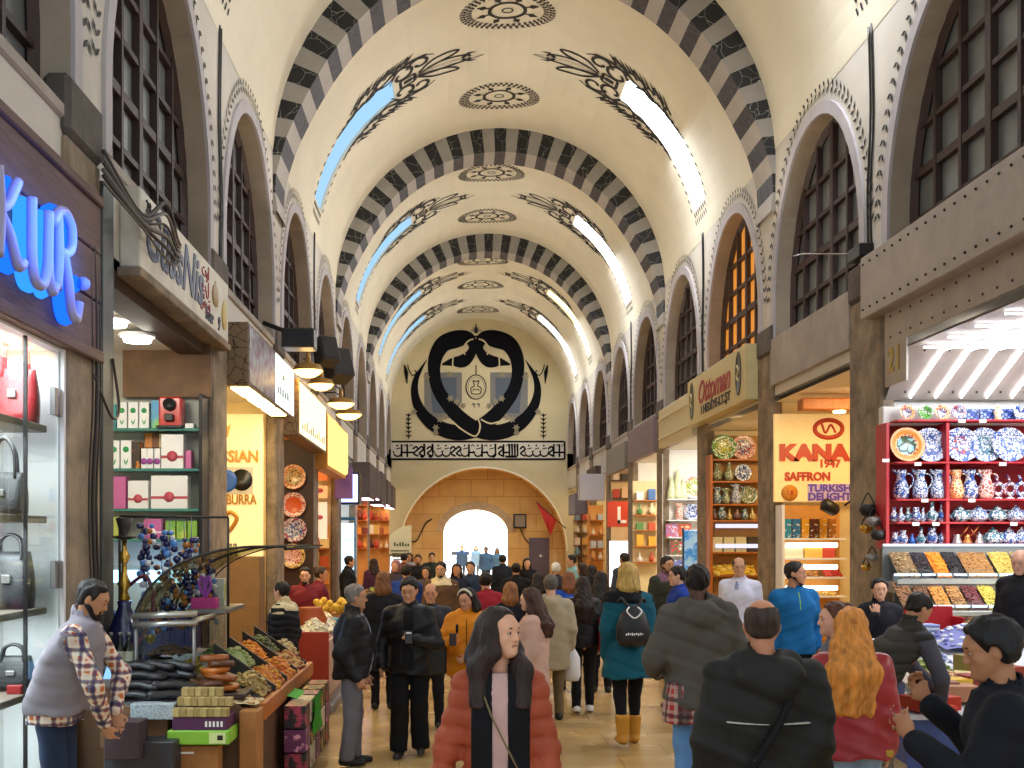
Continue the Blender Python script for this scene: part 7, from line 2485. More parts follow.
p = Person('long haired young woman in open orange padded coat with black scarf, walking forward', .2, 4.9, 178, h=1.70, female=True, build=.92, head=(50, 1), skin='#dba584', stride=.3, elbow=((-.21, -.02, 1.12), (.235, -.03, 1.12)), wrist=((-.24, .06, .88), (.3, .02, .89)))
p.top('#a94f34', hem=.55, add=.024, name='coat', puff=.085, collar=.0, flare=.05, waist=.98, fold=.003, rough=.6, neck_open=.1)
p.front_strip('#c4a098', -.045, .05, .78, 1.46, .032, 'sweater', fold=.003)
p.front_strip('#121216', .035, .13, .6, 1.5, .044, 'scarf_end', fold=.008)
p.front_strip('#121216', -.135, -.035, .6, 1.5, .044, 'scarf_end', fold=.008)
p.trousers('#23252e', wide=-.002)
p.shoes('#2c2420', boot=.1)
p.hair('#2c1c18', 'long', .36, thick=.006, fringe=.2, wave=.35)
p.strap([(.07, .15, 1.36), (.04, .166, 1.28), (0, .174, 1.2), (-.05, .176, 1.1), (-.08, .17, 1.04)], .01, '#7a6a4c', 'bag_strap')
p = Person('grey-haired man with spectacles, black bomber jacket and grey trousers, in profile', -.93, 9.8, -82, h=1.6, build=1.08, head=(0, -4), skin='#c58f6e', stride=-.12, elbow=((-.25, .02, 1.1), (.25, -.1, 1.1)), wrist=((-.2, .14, .86), (.22, .05, .86)), lean=(0, .02), hips=-.0)
p.top('#17181d', hem=.85, add=.03, collar=.05, rough=.5, belly=.03, fold=.006)
p.trousers('#68646c', wide=.014)
p.shoes('#141414')
p.hair('#7d7672', 'short')
p.glasses()
p.front_strip('#8a94a4', -.035, .035, .9, 1.44, .036, 'shirt_front', belly=.03)
p = Person('dark-haired man dressed all in black looking down, phone held at his chest', -.42, 10.2, 178, h=1.655, head=(-8, -16), skin='#c4906e', stride=.22, elbow=((-.27, .04, 1.1), (.27, -.02, 1.12)), wrist=((-.06, .25, 1.16), (.27, .08, .88)), handdir=(((.75, .25, .35), (.3, -.9, 0), (0, .2, 1)), None), curl=.9, build=1.03)
p.top('#16161a', hem=.8, add=.026, rough=.45, collar=.04, fold=.006)
p.front_strip('#101013', -.055, .055, .86, 1.44, .031, 'shirt_front')
p.trousers('#0f0f12', wide=.02, flare=.015)
p.shoes('#1c1a1a', sole='#6a6460')
p.hair('#17120f', 'short', thick=.016)
p.beard('#2a1f18', .002)
ph = p.world(np.array((-.015, .31, 1.19)) * p.k)
o = MB().rbox(-.035, .035, -.006, .006, -.06, .06, .004).build('mobile_phone', mat('phone_black', '#101014', .15), None, ph)
MB().rbox(-.024, .024, -.009, -.006, .03, .045, .001).build('white_label', M_white, o)
tag(o, 'small phone in the hand of the man in black', 'phone')
p = Person('balding man in a dark jacket looking out behind the yellow coat', -.26, 11.7, 182, h=1.54, head=(-4, -8), skin='#c68e6c', build=1.05)
p.top('#24242a', hem=.82, add=.024, rough=.6)
p.front_strip('#d8d4cc', -.03, .03, 1.25, 1.45, .03, 'shirt_front')
p.trousers('#1c1c22'); p.shoes('#141414')
p.hair('#5c4c42', 'balding', thick=.004)
p = Person('woman in bright yellow padded coat and ripped blue jeans, looking aside', .12, 10.75, 176, h=1.53, female=True, build=1.16, head=(-32, -14), skin='#c9947a', stride=.15, elbow=((-.27, .02, 1.1), (.28, .04, 1.1)), wrist=((-.02, .27, 1.0), (.17, .22, 1.14)), handdir=(((.8, .1, -.3), (.1, -.9, 0)), ((-.3, .3, .8), (-.6, -.6, 0))), curl=.8)
p.top('#d8861a', hem=.76, add=.036, puff=.0, hood=True, collar=.06, rough=.6, fold=.007)
p.front_strip('#3a2c1c', -.006, .006, .8, 1.42, .042, 'zip')
for x_ in (-.12, .09):
 p.front_strip('#1c1a20', x_, x_ + .03, 1.26, 1.36, .048, 'dark_tab')
p.trousers('#41597c', wide=-.002)
p.shoes('#2c2622')
p.hair('#1e1512', 'long', .24, thick=.014)
b = MB()
b.tube([p.H((.088 * math.cos(a), .0 + .03 * math.sin(a) * 0 + .06, .0)) if False else p.H((.094 * math.cos(a), .03, .04 + .098 * math.sin(a))) for a in [R(x) for x in range(10, 171, 16)]], .014 * p.k, 8)
b.build('headband', mat('headband_white', '#dcd4c0', .7), p.root)
o = MB().rbox(-.035, .035, -.015, .015, -.06, .06, .006).build('wallet', mat('wallet_dark', '#33262a', .5), None, p.world(np.array((.14, .3, 1.2)) * p.k))
tag(o, 'dark wallet in the raised hand of the woman in yellow', 'wallet')
t = thing('shoulder_bag', 'black shoulder bag with white piping hanging beside the yellow coat', 'bag', (at_px(432, 10.6), 10.55, .7), R(12))
MB().rbox(-.14, .14, -.06, .06, 0, .3, .03).build('bag_body', mat('bag_black', '#141418', .5), t)
MB().tube([(-.13, -.065, .02), (-.15, -.065, .15), (-.1, -.065, .29)], .008, 6).build('piping', M_white, t)
MB().tube(smooth_pts([(-.12, 0, .28), (-.02, .02, .62), (.12, 0, .28)]), .012, 6).build('strap', M_black, t)
# people seen from behind in the middle of the hall
p = Person('blonde woman in a teal coat with black backpack and mustard ankle boots', 1.69, 10.73, 2, h=1.77, female=True, build=.98, head=(0, 2), stride=.42, feet_spread=.085)
p.top('#0e5468', hem=.66, add=.036, name='coat', flare=.06, rough=.8, fold=.006)
f = p.top('#15161a', hem=1.36, add=.05, name='fur_collar', sleeveless=True, collar=.09, fold=.012)
p.trousers('#101014', wide=-.002, add=.012)
p.shoes('#c2882a', boot=.17, sole='#8a6420')
p.hair('#b89650', 'bob', .11, thick=.016)
t = thing('backpack', 'small black drawstring backpack on the teal coat', 'backpack', p.world((.0, -.235, .98)), R(2))
b = MB()
b.lathe([(.0, 0), (.13, .01), (.165, .08), (.16, .2), (.12, .32), (.06, .38), (.04, .4)], 16, 0, Matrix.Diagonal((1, .55, 1, 1)))
b.build('bag_body', mat('bag_black', '#141418', .5), t)
MB().tube(smooth_pts([(-.04, -.02, .38), (-.07, -.07, .34), (0, -.085, .28), (.07, -.07, .34), (.04, -.02, .38)]), .007, 6).build('drawcord', M_white, t)
b = MB()
for k in range(9):
 b.box(-.085 + .019 * k, -.073 + .019 * k, -.094, -.086, .115 + .004 * (k % 3), .135 + .006 * (k % 2))
b.build('white_print', M_white, t)
for s in (-1, 1):
 MB().tube(smooth_pts([(s * .05, 0, .38), (s * .1, .05, .46), (s * .13, .08, .42)]), .016, 6).build('shoulder_strap', M_black, t)
p = Person('tall man in a grey fleece hoodie with a red plaid shirt tail and blue jeans', 1.77, 8.0, 2, h=1.82, build=1.12, skin='#5a3a2a', stride=.3, elbow=((-.32, .0, 1.08), (.32, .0, 1.1)), wrist=((-.27, .22, .98), (.3, .2, .98)), head=(-6, -2))
p.top('#57534d', hem=.76, add=.034, hood=2, fold=.008, rough=.95, shoulder=.008)
p.skirt(None, .66, .01, .034, 'shirt_tail', M_plaidr)
p.trousers('#5b86b8', wide=.018)
p.shoes('#2a2a2e')
p.hair('#1c1412', 'crop', thick=.006)
p = Person('balding man in a black hooded rain jacket with a white seam, back to camera', 1.40, 5.0, -6, h=1.727, build=1.14, skin='#c48460', stride=.2, head=(-6, -4))
p.top('#232321', hem=.75, add=.034, hood=2, fold=.009, rough=.7, shoulder=.012)
p.trousers('#2c3038'); p.shoes('#181818')
p.hair('#38291f', 'balding', thick=.006)
kk = p.k
p.front_strip('#b9b7ae', -.19, .19, 1.205, 1.213, .047, 'reflective_seam', back=True, fold=.009)
p.strap([(.12, -.15, 1.4), (.04, -.205, 1.22), (-.06, -.215, 1.05), (-.16, -.2, .86)], .035, '#17171a', 'bag_strap')
b = MB()
b.tube([(.0, -.175 * kk, 1.44 * kk), (.004, -.21 * kk, 1.36 * kk)], .012, 6)
b.build('hood_toggle', mat('toggle_grey', '#8a8a86', .4), p.root)
p = Person('woman with long strawberry blonde hair in a red leather jacket, back to camera', 2.27, 6.3, -14, h=1.6, female=True, build=1.18, stride=.15, skin='#d8a888')
p.top('#96232a', hem=.84, add=.028, rough=.32, fold=.006, spec=.5)
p.trousers('#8aa4c0'); p.shoes('#3a2c26')
p.hair('#cf8638', 'long', .5, thick=.018, vol=1.3)
b = MB()
b.ball(p.H((0, -.125, .05)), .03 * p.k, 10, 0, None, (1.3, .6, .8))
b.build('hair_knot', p.hair_mat('#b8702c'), p.root)
MB().rbox(-.03, .03, -.012, .012, -.02, .02, .004).build('side_buckle', M_brass, p.root, (.2 * p.k, -.1, .88 * p.k))
p = Person('brown-haired woman in profile just past the strawberry blonde', 2.42, 6.95, 78, h=1.6, female=True, skin='#d6a288', head=(8, 0))
p.top('#6a6a72', hem=.8, add=.028, hood=True)
p.trousers('#2c2e38'); p.shoes('#222222')
p.hair('#55301f', 'bun', thick=.012)
# trading at the right counter
p = Person('man in a dark quilted vest bending over the sweets counter', 3.1, 8.1, -78, h=1.66, build=1.08, lean=(0, .3), head=(0, -34), skin='#b88260', hips=-.08, elbow=((-.3, .5, 1.1), (.3, .36, 1.06)), wrist=((-.12, .6, .92), (.17, .44, .84)), stride=.1)
p.top('#484852', hem=.86, add=.018, name='shirt')
p.vest('#33302b', hem=.82, add=.038, puff=.075, collar=.05, fold=.003)
p.trousers('#655c50', wide=.012); p.shoes('#222222')
p.hair('#17120f', 'short')
q = p.world(np.array((.16, .53, .77)) * p.k)
o = MB().rbox(-.05, .05, -.04, .04, -.06, .06, .012).build('red_packet', mat('packet_scarlet', '#c03424', .4), None, q)
tag(o, 'small red packet in the reaching hand of the vest man', 'packet')
p = Person('dark-haired woman with a hand at her mouth beside the nut display', 4.3, 11.15, 165, h=1.61, female=True, head=(6, -4), skin='#d8a488', elbow=(None, (.2, .14, 1.1)), wrist=(None, (.055, .17, 1.36)), handdir=(None, ((-.1, .0, 1), (.0, -1, 0))), curl=.9)
p.top('#1a1a22', hem=.8, add=.026, collar=.05)
p.trousers('#202028'); p.shoes('#1a1a1a')
p.hair('#140f0d', 'ponytail', .3)
p = Person('man in a bright blue pullover with a green zip pull looking across the hall', 3.55, 11.5, 184, h=1.77, head=(52, -4), skin='#c08a6a', build=1.05)
p.top('#14619c', hem=.8, add=.022, collar=.05, fold=.005)
p.front_strip('#9ad04a', -.006, .006, 1.26, 1.45, .028, 'zip')
p.trousers('#2c3038'); p.shoes('#222222')
p.hair('#191310', 'short')
p.beard('#2a1f18', .002)
p = Person('balding man in a white work coat standing before the wooden pottery shelves', 3.6, 13.9, 150, h=1.78, head=(20, -6), skin='#c99878', build=1.05)
p.top('#d4d6ea', hem=.55, add=.026, name='work_coat', collar=.03, flare=.03)
p.front_strip('#8a94b8', -.025, .025, 1.36, 1.46, .032, 'shirt_front')
p.trousers('#3a3a44'); p.shoes('#222222')
p.hair('#30261f', 'balding', thick=.008)
p = Person('black-haired man in a navy jacket with raised hands at the right edge', 2.16, 4.2, 62, h=1.70, build=1.12, head=(14, -14), skin='#a87452', lean=(0, .06), elbow=((-.3, .16, 1.12), (.33, .16, 1.16)), wrist=((-.17, .38, 1.27), (.26, .36, 1.36)), handdir=(((.1, .45, .9), (.9, -.2, .2)), ((-.15, .4, .9), (-.9, -.2, .1))), curl=.38)
p.top('#12141c', hem=.75, add=.024, collar=.03)
p.trousers('#1c1e26'); p.shoes('#181818')
p.hair('#0f0d0d', 'short', thick=.022)
p = Person('grey-haired old trader in black standing at the nut display', 5.52, 10.7, 128, h=1.72, head=(6, -14), skin='#c09078', z=.19)
p.top('#16161a', hem=.8, add=.026)
p.trousers('#1c1c22'); p.shoes('#181818')
p.hair('#9a9694', 'balding', thick=.008)
MB().rbox(4.95, 5.75, 10.35, 11.05, 0, .19, .01).build('step_platform', M_wood)
tag(bpy.data.objects['step_platform'], 'low wooden step under the old trader', 'step')
# the rest of the crowd
CROWD = [
 ('person in a deep red jacket seen from behind past the yellow coat', 486, 13.5, 4, 1.6, 0, '#96202c', .8, '#23232a', '#1c1512', 'short', 0, {}),
 ('woman with short auburn hair and dark clothes seen from behind', 511, 12.4, 5, 1.52, 1, '#1e1c22', .75, '#1c1c22', '#8a5830', 'bob', .12, {}),
 ('woman with long brown hair in a pale pink coat, beside the orange coat', 533, 10.2, 72, 1.55, 1, '#c6a294', .62, '#2c2a30', '#432a20', 'long', .36, {'q': 1}),
 ('grey-haired man in a beige hooded parka walking away', 551, 12.2, 0, 1.61, 0, '#a3977e', .62, '#67583f', '#5c5650', 'short', 0, {'hood': 1, 'b': 1.12}),
 ('person in a royal blue jacket ahead of the beige parka', 569, 14.6, 0, 1.57, 0, '#1c48a8', .8, '#22242c', '#7a4a2a', 'bob', .1, {}),
 ('dark-haired woman in a black leather jacket carrying a white bag, walking away', 583, 12.7, 2, 1.57, 1, '#1b1a1d', .86, '#0f0f12', '#241610', 'long', .42, {'q': 1, 'rough': .38, 'stride': .3, 'shoe': '#d8d4d0', 'b': 1.12}),
 ('bearded man in an olive jacket and mauve scarf by the tile shop', 666, 16.0, 205, 1.76, 0, '#353a30', .78, '#2a2a30', '#1c1512', 'short', 0, {'q': 1, 'beard': 1, 'scarf': '#7a5a70'}),
 ('man in a cobalt blue jacket in profile by the tile shop', 680, 13.0, 84, 1.69, 0, '#1c3a90', .78, '#2a2c34', '#1a1310', 'short', 0, {'q': 1}),
 ('woman facing forward half hidden by the cobalt jacket', 692, 15.0, 180, 1.6, 1, '#24242c', .78, '#22222a', '#1c1410', 'long', .25, {'q': 1}),
 ('silhouetted man in grey-blue against the white glowing panel', 625, 21.0, 20, 1.75, 0, '#3c4656', .8, '#2a2c34', '#2a221c', 'crop', 0, {}),
 ('trader in a pale turquoise shirt at the far right stalls', 573, 22.0, 95, 1.7, 0, '#86b8c2', .85, '#2c2c34', '#1c1512', 'short', 0, {}),
 ('woman in black with a dark hood of hair beside the teal coat', 601, 14.4, -10, 1.58, 1, '#17171c', .75, '#17171c', '#120e0e', 'long', .3, {}),
 ('person in a dark coat farther up between leather jacket and teal coat', 592, 17.2, 10, 1.6, 1, '#202028', .7, '#1c1c22', '#15100e', 'bob', .16, {}),
 ('man in a navy padded jacket with a cream scarf behind the left counter', 284, 12.05, 70, 1.54, 0, '#14151c', .8, '#1c1c24', '#17110f', 'short', 0, {'q': 1, 'puff': .07, 'scarf': '#d0c4a0', 'b': 1.1}),
 ('bearded man in a grey and red jacket behind the left counter', 305, 15.2, 190, 1.62, 0, '#70202a', .8, '#24242c', '#15100e', 'short', 0, {'q': 1, 'beard': 1}),
 ('woman in a maroon sweater eating beside the left counter', 319, 16.2, -80, 1.6, 1, '#6c1a2c', .8, '#2a2a34', '#33201a', 'bun', 0, {'q': 1}),
 ('man in black in profile by the blue-white lit cabinet', 348, 21.8, -84, 1.68, 0, '#14161c', .8, '#1c1c24', '#15100e', 'short', 0, {'q': 1}),
 ('woman in a long black coat with brown hair walking away', 383, 13.0, 3, 1.62, 1, '#17171c', .5, '#17171c', '#6e4524', 'bob', .13, {'q': 1, 'flare': .04, 'b': 1.1}),
 ('person in a blue jacket walking away on the left side of the crowd', 406, 16.8, 0, 1.62, 0, '#1c3884', .78, '#22242c', '#1c1512', 'short', 0, {}),
 ('woman with a rose headscarf in the far left crowd', 396, 20.5, 170, 1.62, 1, '#3a3440', .7, '#24222a', '#8a5a68', 'bob', .14, {}),
 ('bearded man in a tan jacket over a cream sweater facing forward', 441, 16.5, 176, 1.67, 0, '#5c442e', .76, '#2a2a30', '#1c1410', 'short', 0, {'q': 1, 'beard': 1, 'scarf': '#d8c8a4', 'b': 1.1}),
 ('man in a black jacket by the ochre stone left of the street door', 418, 24.0, 182, 1.68, 0, '#17171c', .78, '#1c1c24', '#1a1411', 'short', 0, {'beard': 1}),
 ('small woman in grey between blue jacket and tan jacket', 426, 19.6, 178, 1.52, 1, '#4a4650', .75, '#24242c', '#201713', 'bob', .15, {}),
 ('person in navy facing forward left of the bright doorway', 457, 18.6, 172, 1.6, 1, '#1a2034', .72, '#1c1c24', '#2a1c16', 'long', .25, {}),
 ('person in slate blue facing forward in front of the bright doorway', 470, 19.5, 186, 1.62, 0, '#2a3850', .76, '#22242c', '#261b16', 'short', 0, {}),
 ('broad man in black seen from behind right of the bright doorway', 516, 18.8, 0, 1.6, 0, '#121319', .78, '#15161c', '#15100e', 'short', 0, {'b': 1.15}),
 ('woman in a black headscarf near the plum door', 527, 24.0, 176, 1.6, 1, '#121218', .5, '#121218', '#121016', 'long', .2, {'flare': .05}),
 ('man in charcoal walking toward the doorway on its right edge', 503, 25.0, 4, 1.66, 0, '#1c2230', .78, '#1c1e26', '#1a1411', 'short', 0, {}),
 ('person in black between beige parka and broad man', 538, 16.0, -4, 1.52, 1, '#15161c', .75, '#15161c', '#17110f', 'long', .2, {}),
 ('person with a white cap near the right wall stalls', 556, 19.2, 10, 1.6, 0, '#33303a', .78, '#24242c', '#d8d8dc', 'crop', 0, {}),
 ('woman in brown by the far right stalls', 583, 20.4, 60, 1.56, 1, '#4a3428', .75, '#22222a', '#2a1a14', 'bob', .14, {}),
 ('man in dark green far up the hall left of the tan jacket', 432, 27.5, 180, 1.68, 0, '#28342c', .78, '#22242c', '#1a1411', 'short', 0, {}),
 ('person in a pale grey jacket far up the hall beside the poster', 409, 29.0, 178, 1.66, 1, '#9a9aa2', .76, '#2a2a30', '#33241c', 'long', .2, {}),
 ('man in a light blue shirt standing in the bright doorway', 486, 44.0, 170, 1.72, 0, '#6a9ad0', .8, '#3a4658', '#2a221c', 'short', 0, {}),
 ('woman in a sky blue top standing in the bright doorway', 497, 46.5, 190, 1.66, 1, '#7ab0dc', .75, '#46587a', '#3a2c24', 'bob', .14, {}),
 ('person in a dark blue coat outside beneath the street sign', 462, 55.0, 180, 1.72, 0, '#2f4a7a', .7, '#2c3a54', '#2a221c', 'short', 0, {}),
 ('second person in pale blue outside in the street light', 476, 56.5, 180, 1.7, 1, '#6a8ec0', .7, '#46587a', '#33261e', 'bob', .14, {}),
 ('man in a rust jacket by the last left shops', 404, 26.0, -20, 1.68, 0, '#7a3a24', .78, '#2a2a30', '#1c1512', 'short', 0, {}),
 ('woman in plum by the orange lit shop on left wall', 374, 23.5, 20, 1.6, 1, '#4c2a44', .74, '#24222a', '#2a1a14', 'long', .22, {}),
]
for (lb, px, d, face, h, fem, tc_, hem, trc, hc, style, ln, op) in CROWD:
 q = op.get('q', 2)
 p = Person(lb, at_px(px, d), d, face, h=h, female=bool(fem), q=q, build=op.get('b', 1.06), stride=op.get('stride', .12), skin=('#c99a7a', '#bd8866', '#d6a68a')[int(px) % 3], head=(random.Random(px).uniform(-12, 12), -6), hands=q < 2)
 p.top(tc_, hem=hem, add=.028, puff=op.get('puff', 0), hood=bool(op.get('hood')), flare=op.get('flare', 0.), rough=op.get('rough', .8), fold=.005)
 p.trousers(trc)
 p.shoes(op.get('shoe', '#1c1a1a'))
 p.hair(hc, style, ln or .2, thick=.013)
 if op.get('beard'):
  p.beard('#1c1410', .005)
 if op.get('scarf'):
  f = p.top(op['scarf'], hem=1.36, add=.04, name='scarf', sleeveless=True, collar=.07, fold=.008)
t = thing('red_handbag', 'bright crimson bag hanging between leather jacket and teal coat', 'bag', (at_px(603, 12.6), 12.55, .72))
MB().rbox(-.05, .06, -.1, .1, 0, .4, .02).build('bag_body', mat('bag_crimson', '#a81c3c', .5), t)
MB().tube(smooth_pts([(0, -.07, .38), (0, 0, .62), (0, .07, .38)]), .01, 6).build('strap', mat('bag_crimson', '#a81c3c', .5), t)
t = thing('white_carrier_bag', 'white carrier bag hanging beside the beige parka', 'bag', (at_px(571, 12.4), 12.35, .42))
MB().lathe([(.1, 0), (.13, .06), (.12, .26), (.05, .36), (.03, .42)], 12, 0, Matrix.Diagonal((.8, .5, 1, 1))).build('bag_body', mat('carrier_white', '#d8d8dc', .5), t)
for s in (-1, 1):
 MB().tube([(s * .03, 0, .4), (s * .02, 0, .52), (0, 0, .56)], .008, 5).build('handle', mat('carrier_white', '#d8d8dc', .5), t)
# the left market counters
XF = -1.5     # hall face of the counters
M_cbody = mat('counter_brown', '#5a3c22', .6, var=.25, scale=4)
M_kraft = mat('kraft_board', '#a8713c', .7, var=.12, scale=6)
t = thing('spice_counter', 'brown wooden spice counter with a sloping top beside the plaid shirted man', 'counter', (-2.1, 9.8, 0))
b = MB()
b.box(-.75, .1, -1.5, 1.6, 0, .88)
b.prism([(.1, -1.5, 0), (.6, -1.5, 0), (.6, -1.5, .66), (.1, -1.5, .95)], (0, 3.1, 0))
b.build('counter_body', M_cbody, t)
MB().rbox(.48, .62, -1.56, -1.3, 0, .72, .01).build('corner_post', M_kraft, t)
for k in range(4):
 b = MB()
 b.prism([(.08, -.6 + .62 * k, .93), (.6, -.6 + .62 * k, .66), (.6, -.6 + .62 * k, .78), (.08, -.6 + .62 * k, 1.14)], (0, .03, 0))
 b.build('tray_divider', mat('divider_black', '#2c2824', .5), t)
MB().rbox(.57, .63, -1.3, 1.6, .6, .74, .008).build('front_board', M_orangewood, t)
YN = 8.25
def nx_(px, Y=YN):
 return wx(px, Y)
def nz_(py, Y=YN):
 return wz(py, Y)
def bx(name, label, cat, px0, px1, py0, py1, Y, d, m, group=None, rz=0., parts=()):
 """box whose front spans the given part of the photo at depth Y"""
 X0, X1 = wx(px0, Y), wx(px1, Y)
 z0, z1 = wz(py1, Y), wz(py0, Y)
 w, h = X1 - X0, z1 - z0
 return put(name, label, cat, ((X0 + X1) / 2, Y + d / 2, z0), m, lambda b: b.rbox(-w / 2, w / 2, -d / 2, d / 2, 0, h, .006), group, rz, parts)
speck = mat('speckled_grey', '#aab4b8', .6, col2='#7c868c', scale=60, thr=(.45, .6))
bx('brown_crate', 'dark brown wooden crate at the near end of the spice counter', 'crate', 100, 168, 706, 748, 8.05, .2, M_wood)
bx('foam_box', 'speckled pale grey box under the pile of black rolls', 'box', 130, 174, 704, 720, 7.98, .26, speck)
lt = lambda w, h, d: (('pale_print', M_price, lambda b: [b.box(w * (.1 + .07 * k), w * (.14 + .07 * k), -d / 2 - .002, -d / 2, h * .3, h * .7) for k in range(5)]),)
bx('flat_box', 'flat purple box with pale print under the beige sweets', 'box', 172, 227, 717, 731, 7.98, .3, mat('box_purple', '#55264f', .45), parts=lt(.4, .1, .3))
bx('flat_box', 'flat lime green box beneath the purple one', 'box', 167, 229, 731, 745, 7.95, .34, mat('box_lime', '#8ac23c', .45), parts=(('pale_label', mat('label_pale_lime', '#d8e8a0', .5), lambda b: b.box(.08, .2, -.173, -.17, .01, .09)), ('dark_print', M_black, lambda b: b.box(.14, .18, -.175, -.173, .035, .07))))
bx('kraft_carton', 'brown cardboard carton below the lime green box', 'carton', 176, 217, 746, 780, 8.0, .2, M_kraft, parts=(('pale_label', M_price, lambda b: b.box(-.14, -.02, -.104, -.1, .19, .205)),))
bx('dark_bin', 'large dark plastic bin on the floor in front of the crate', 'bin', 104, 174, 742, 830, 7.8, .3, mat('bin_charcoal', '#35353a', .45))
bx('dark_cloth_bag', 'dark violet-brown bag leaning on the crate by the clasped hands', 'bag', 104, 140, 722, 760, 7.7, .2, mat('bag_plum', '#3c2a30', .7))
rr = random.Random(8)
mroll = mat('roll_black', '#1d1a1e', .35, var=.3, scale=12, bump=.3)
for j, n in enumerate((6, 6, 5, 4, 3)):
 for i in range(n):
  px = 131 + (i + .5) * 54 / n * (1 - .03 * j) + rr.uniform(-3, 3)
  Y = 8.1 + .05 * i % .2 + .06 * j
  z = .78 + .066 * j
  x = wx(px, Y)
  L = rr.uniform(.14, .19)
  a = rr.uniform(-.35, .35)
  b = MB()
  dx, dy = math.cos(a) * L, math.sin(a) * L
  b.tube(smooth_pts([(-dx, -dy, .01), (-dx * .5, -dy * .5, .0), (0, 0, .006), (dx * .5, dy * .5, -.01), (dx, dy, -.02)], 3), [.018] + [.036] * 11 + [.018], 8)
  o = b.build('fruit_roll', mroll, None, (x, Y, z))
  tag(o, 'one of the black dried fruit rolls in the pile over the speckled box', 'sweet', 'black fruit rolls')
mc = [mat('sweet_beige', '#b09862', .8, var=.12, scale=20), mat('sweet_tan', '#9c8450', .8, var=.12, scale=20)]
for j, (n, py) in enumerate(((8, 717), (8, 707), (6, 698))):
 for i in range(n):
  px = 177 + i * 6.9 + (3 * j)
  Y = 8.0 + .02 * j
  b = MB()
  b.rbox(-.026, .026, -.03, .03, 0, .066, .006)
  o = b.build('sweet_cube', mc[(i + j) % 2], None, (wx(px, Y), Y + .04 * j, wz(py, Y) + .002), (0, 0, rr.uniform(-.15, .15)))
  tag(o, 'one of the beige sweet cubes stacked on the purple box', 'sweet', 'beige sweet cubes')
mo = [mat('leather_orange', '#b8651c', .35, var=.3, scale=9, bump=.5, bscale=30), mat('leather_amber', '#8c4a18', .35, var=.3, scale=9, bump=.5, bscale=30), mat('leather_dark', '#5c3216', .4, var=.3, scale=9, bump=.5, bscale=30)]
for j in range(6):
 b = MB()
 w = .16 - .012 * j
 b.lathe([(0, -.0), (w, .0), (w * 1.06, .02), (w, .045), (0, .05)], 12, 0, Matrix.Diagonal((1.1, .8, 1, 1)))
 x = wx(216, 8.45)
 o = b.build('fruit_slab', mo[(j * 2) % 3], None, (x + rr.uniform(-.03, .03), 8.5 + rr.uniform(-.02, .02), .84 + .045 * j), (rr.uniform(-.1, .1), rr.uniform(-.1, .1), rr.uniform(0, 3)))
 tag(o, '%s slab from the bottom in the stack of amber fruit leather' % ORD[j], 'sweet', 'amber fruit slabs')
bx('slab_tray', 'low dark tray under the amber fruit slabs', 'tray', 190, 244, 694, 699, 8.35, .34, M_darkwood)
t = thing('weighing_scale', 'weighing scale with a pale blue lit face behind the plaid sleeve', 'scale', (wx(119, 8.5), 8.5, wz(688, 8.5)))
MB().prism([(-.12, -.1, 0), (.12, -.1, 0), (.12, .1, .0), (-.12, .1, 0)], (0, 0, .08)).build('scale_body', M_steel, t)
MB().add([(-.1, -.08, .08), (.12, -.08, .08), (.12, .06, .2), (-.1, .06, .2)], [(0, 1, 2, 3)]).build('lit_display', emis('display_pale_blue', '#8cc4ff', 1.3), t)
for k, px in enumerate((111, 120, 129)):
 t = thing('dark_bottle', '%s dark bottle with a cream label behind the weighing scale' % ORD[k], 'bottle', (wx(px, 8.8), 8.8, wz(666, 8.8)), group='dark bottles')
 MB().lathe([(0, 0), (.034, 0), (.036, .01), (.036, .15), (.014, .2), (.014, .25), (0, .25)], 14).build('bottle_glass', mat('bottle_dark', '#1c1a14', .1), t)
 MB().lathe([(.0375, .03), (.0375, .12)], 14, 0, None, True, False).build('label', mat('label_cream', '#c8c0a0', .6), t)
 MB().lathe([(.016, .24), (.016, .27), (0, .27)], 10).build('cap', M_steel, t)
bx('bottle_shelf', 'grey shelf that carries the three dark bottles', 'shelf', 103, 137, 666, 672, 8.65, .3, M_steel)
bx('shelf_block', 'dark box with green print under the weighing scale', 'box', 103, 131, 688, 706, 8.4, .3, mat('box_moss', '#4c5034', .6, col2='#7a4c34', scale=5, thr=(.48, .52)))
t = thing('glass_spice_case', 'glass spice case with steel rails on the counter, lid raised', 'display case', (wx(165, 8.6), 9.2, 0))
zA, zB_ = wz(700, 8.6), wz(625, 8.6)
w = (wx(195, 8.6) - wx(137, 8.6)) / 2
MB().box(-w, w, -.6, .6, zA - .02, zA + .01).build('case_base', M_steel, t)
g = MB()
g.box(-w, w, -.604, -.6, zA, zB_); g.box(w - .004, w, -.6, .6, zA, zB_)
g.build('glass_side', M_glass, t)
for s in (-1, 1):
 MB().tube([(s * w, -.6, zA), (s * w, -.6, zB_ + .04)], .014, 8).build('corner_rail', M_steel, t)
b = MB()
for dz in (0, .07):
 b.tube([(-w - .02, -.62, zB_ + dz), (w + .03, -.62, zB_ + dz + .02)], .026, 10)
b.tube([(w, -.62, zB_ + .03), (w, .7, zB_ + .03)], .022, 10)
b.build('steel_rail', mat('brushed_steel', '#b9b6b0', .3, .8), t)
MB().box(-w, w, -.58, .6, zA + .24, zA + .25).build('glass_shelf', M_glass, t)
lidp = smooth_pts([U(134, 616, 8.6), U(146, 592, 8.6), U(170, 569, 8.6), U(205, 554, 8.6), U(245, 547, 8.6), U(287, 547, 8.6)], 5)
o0 = Vector(t.location)
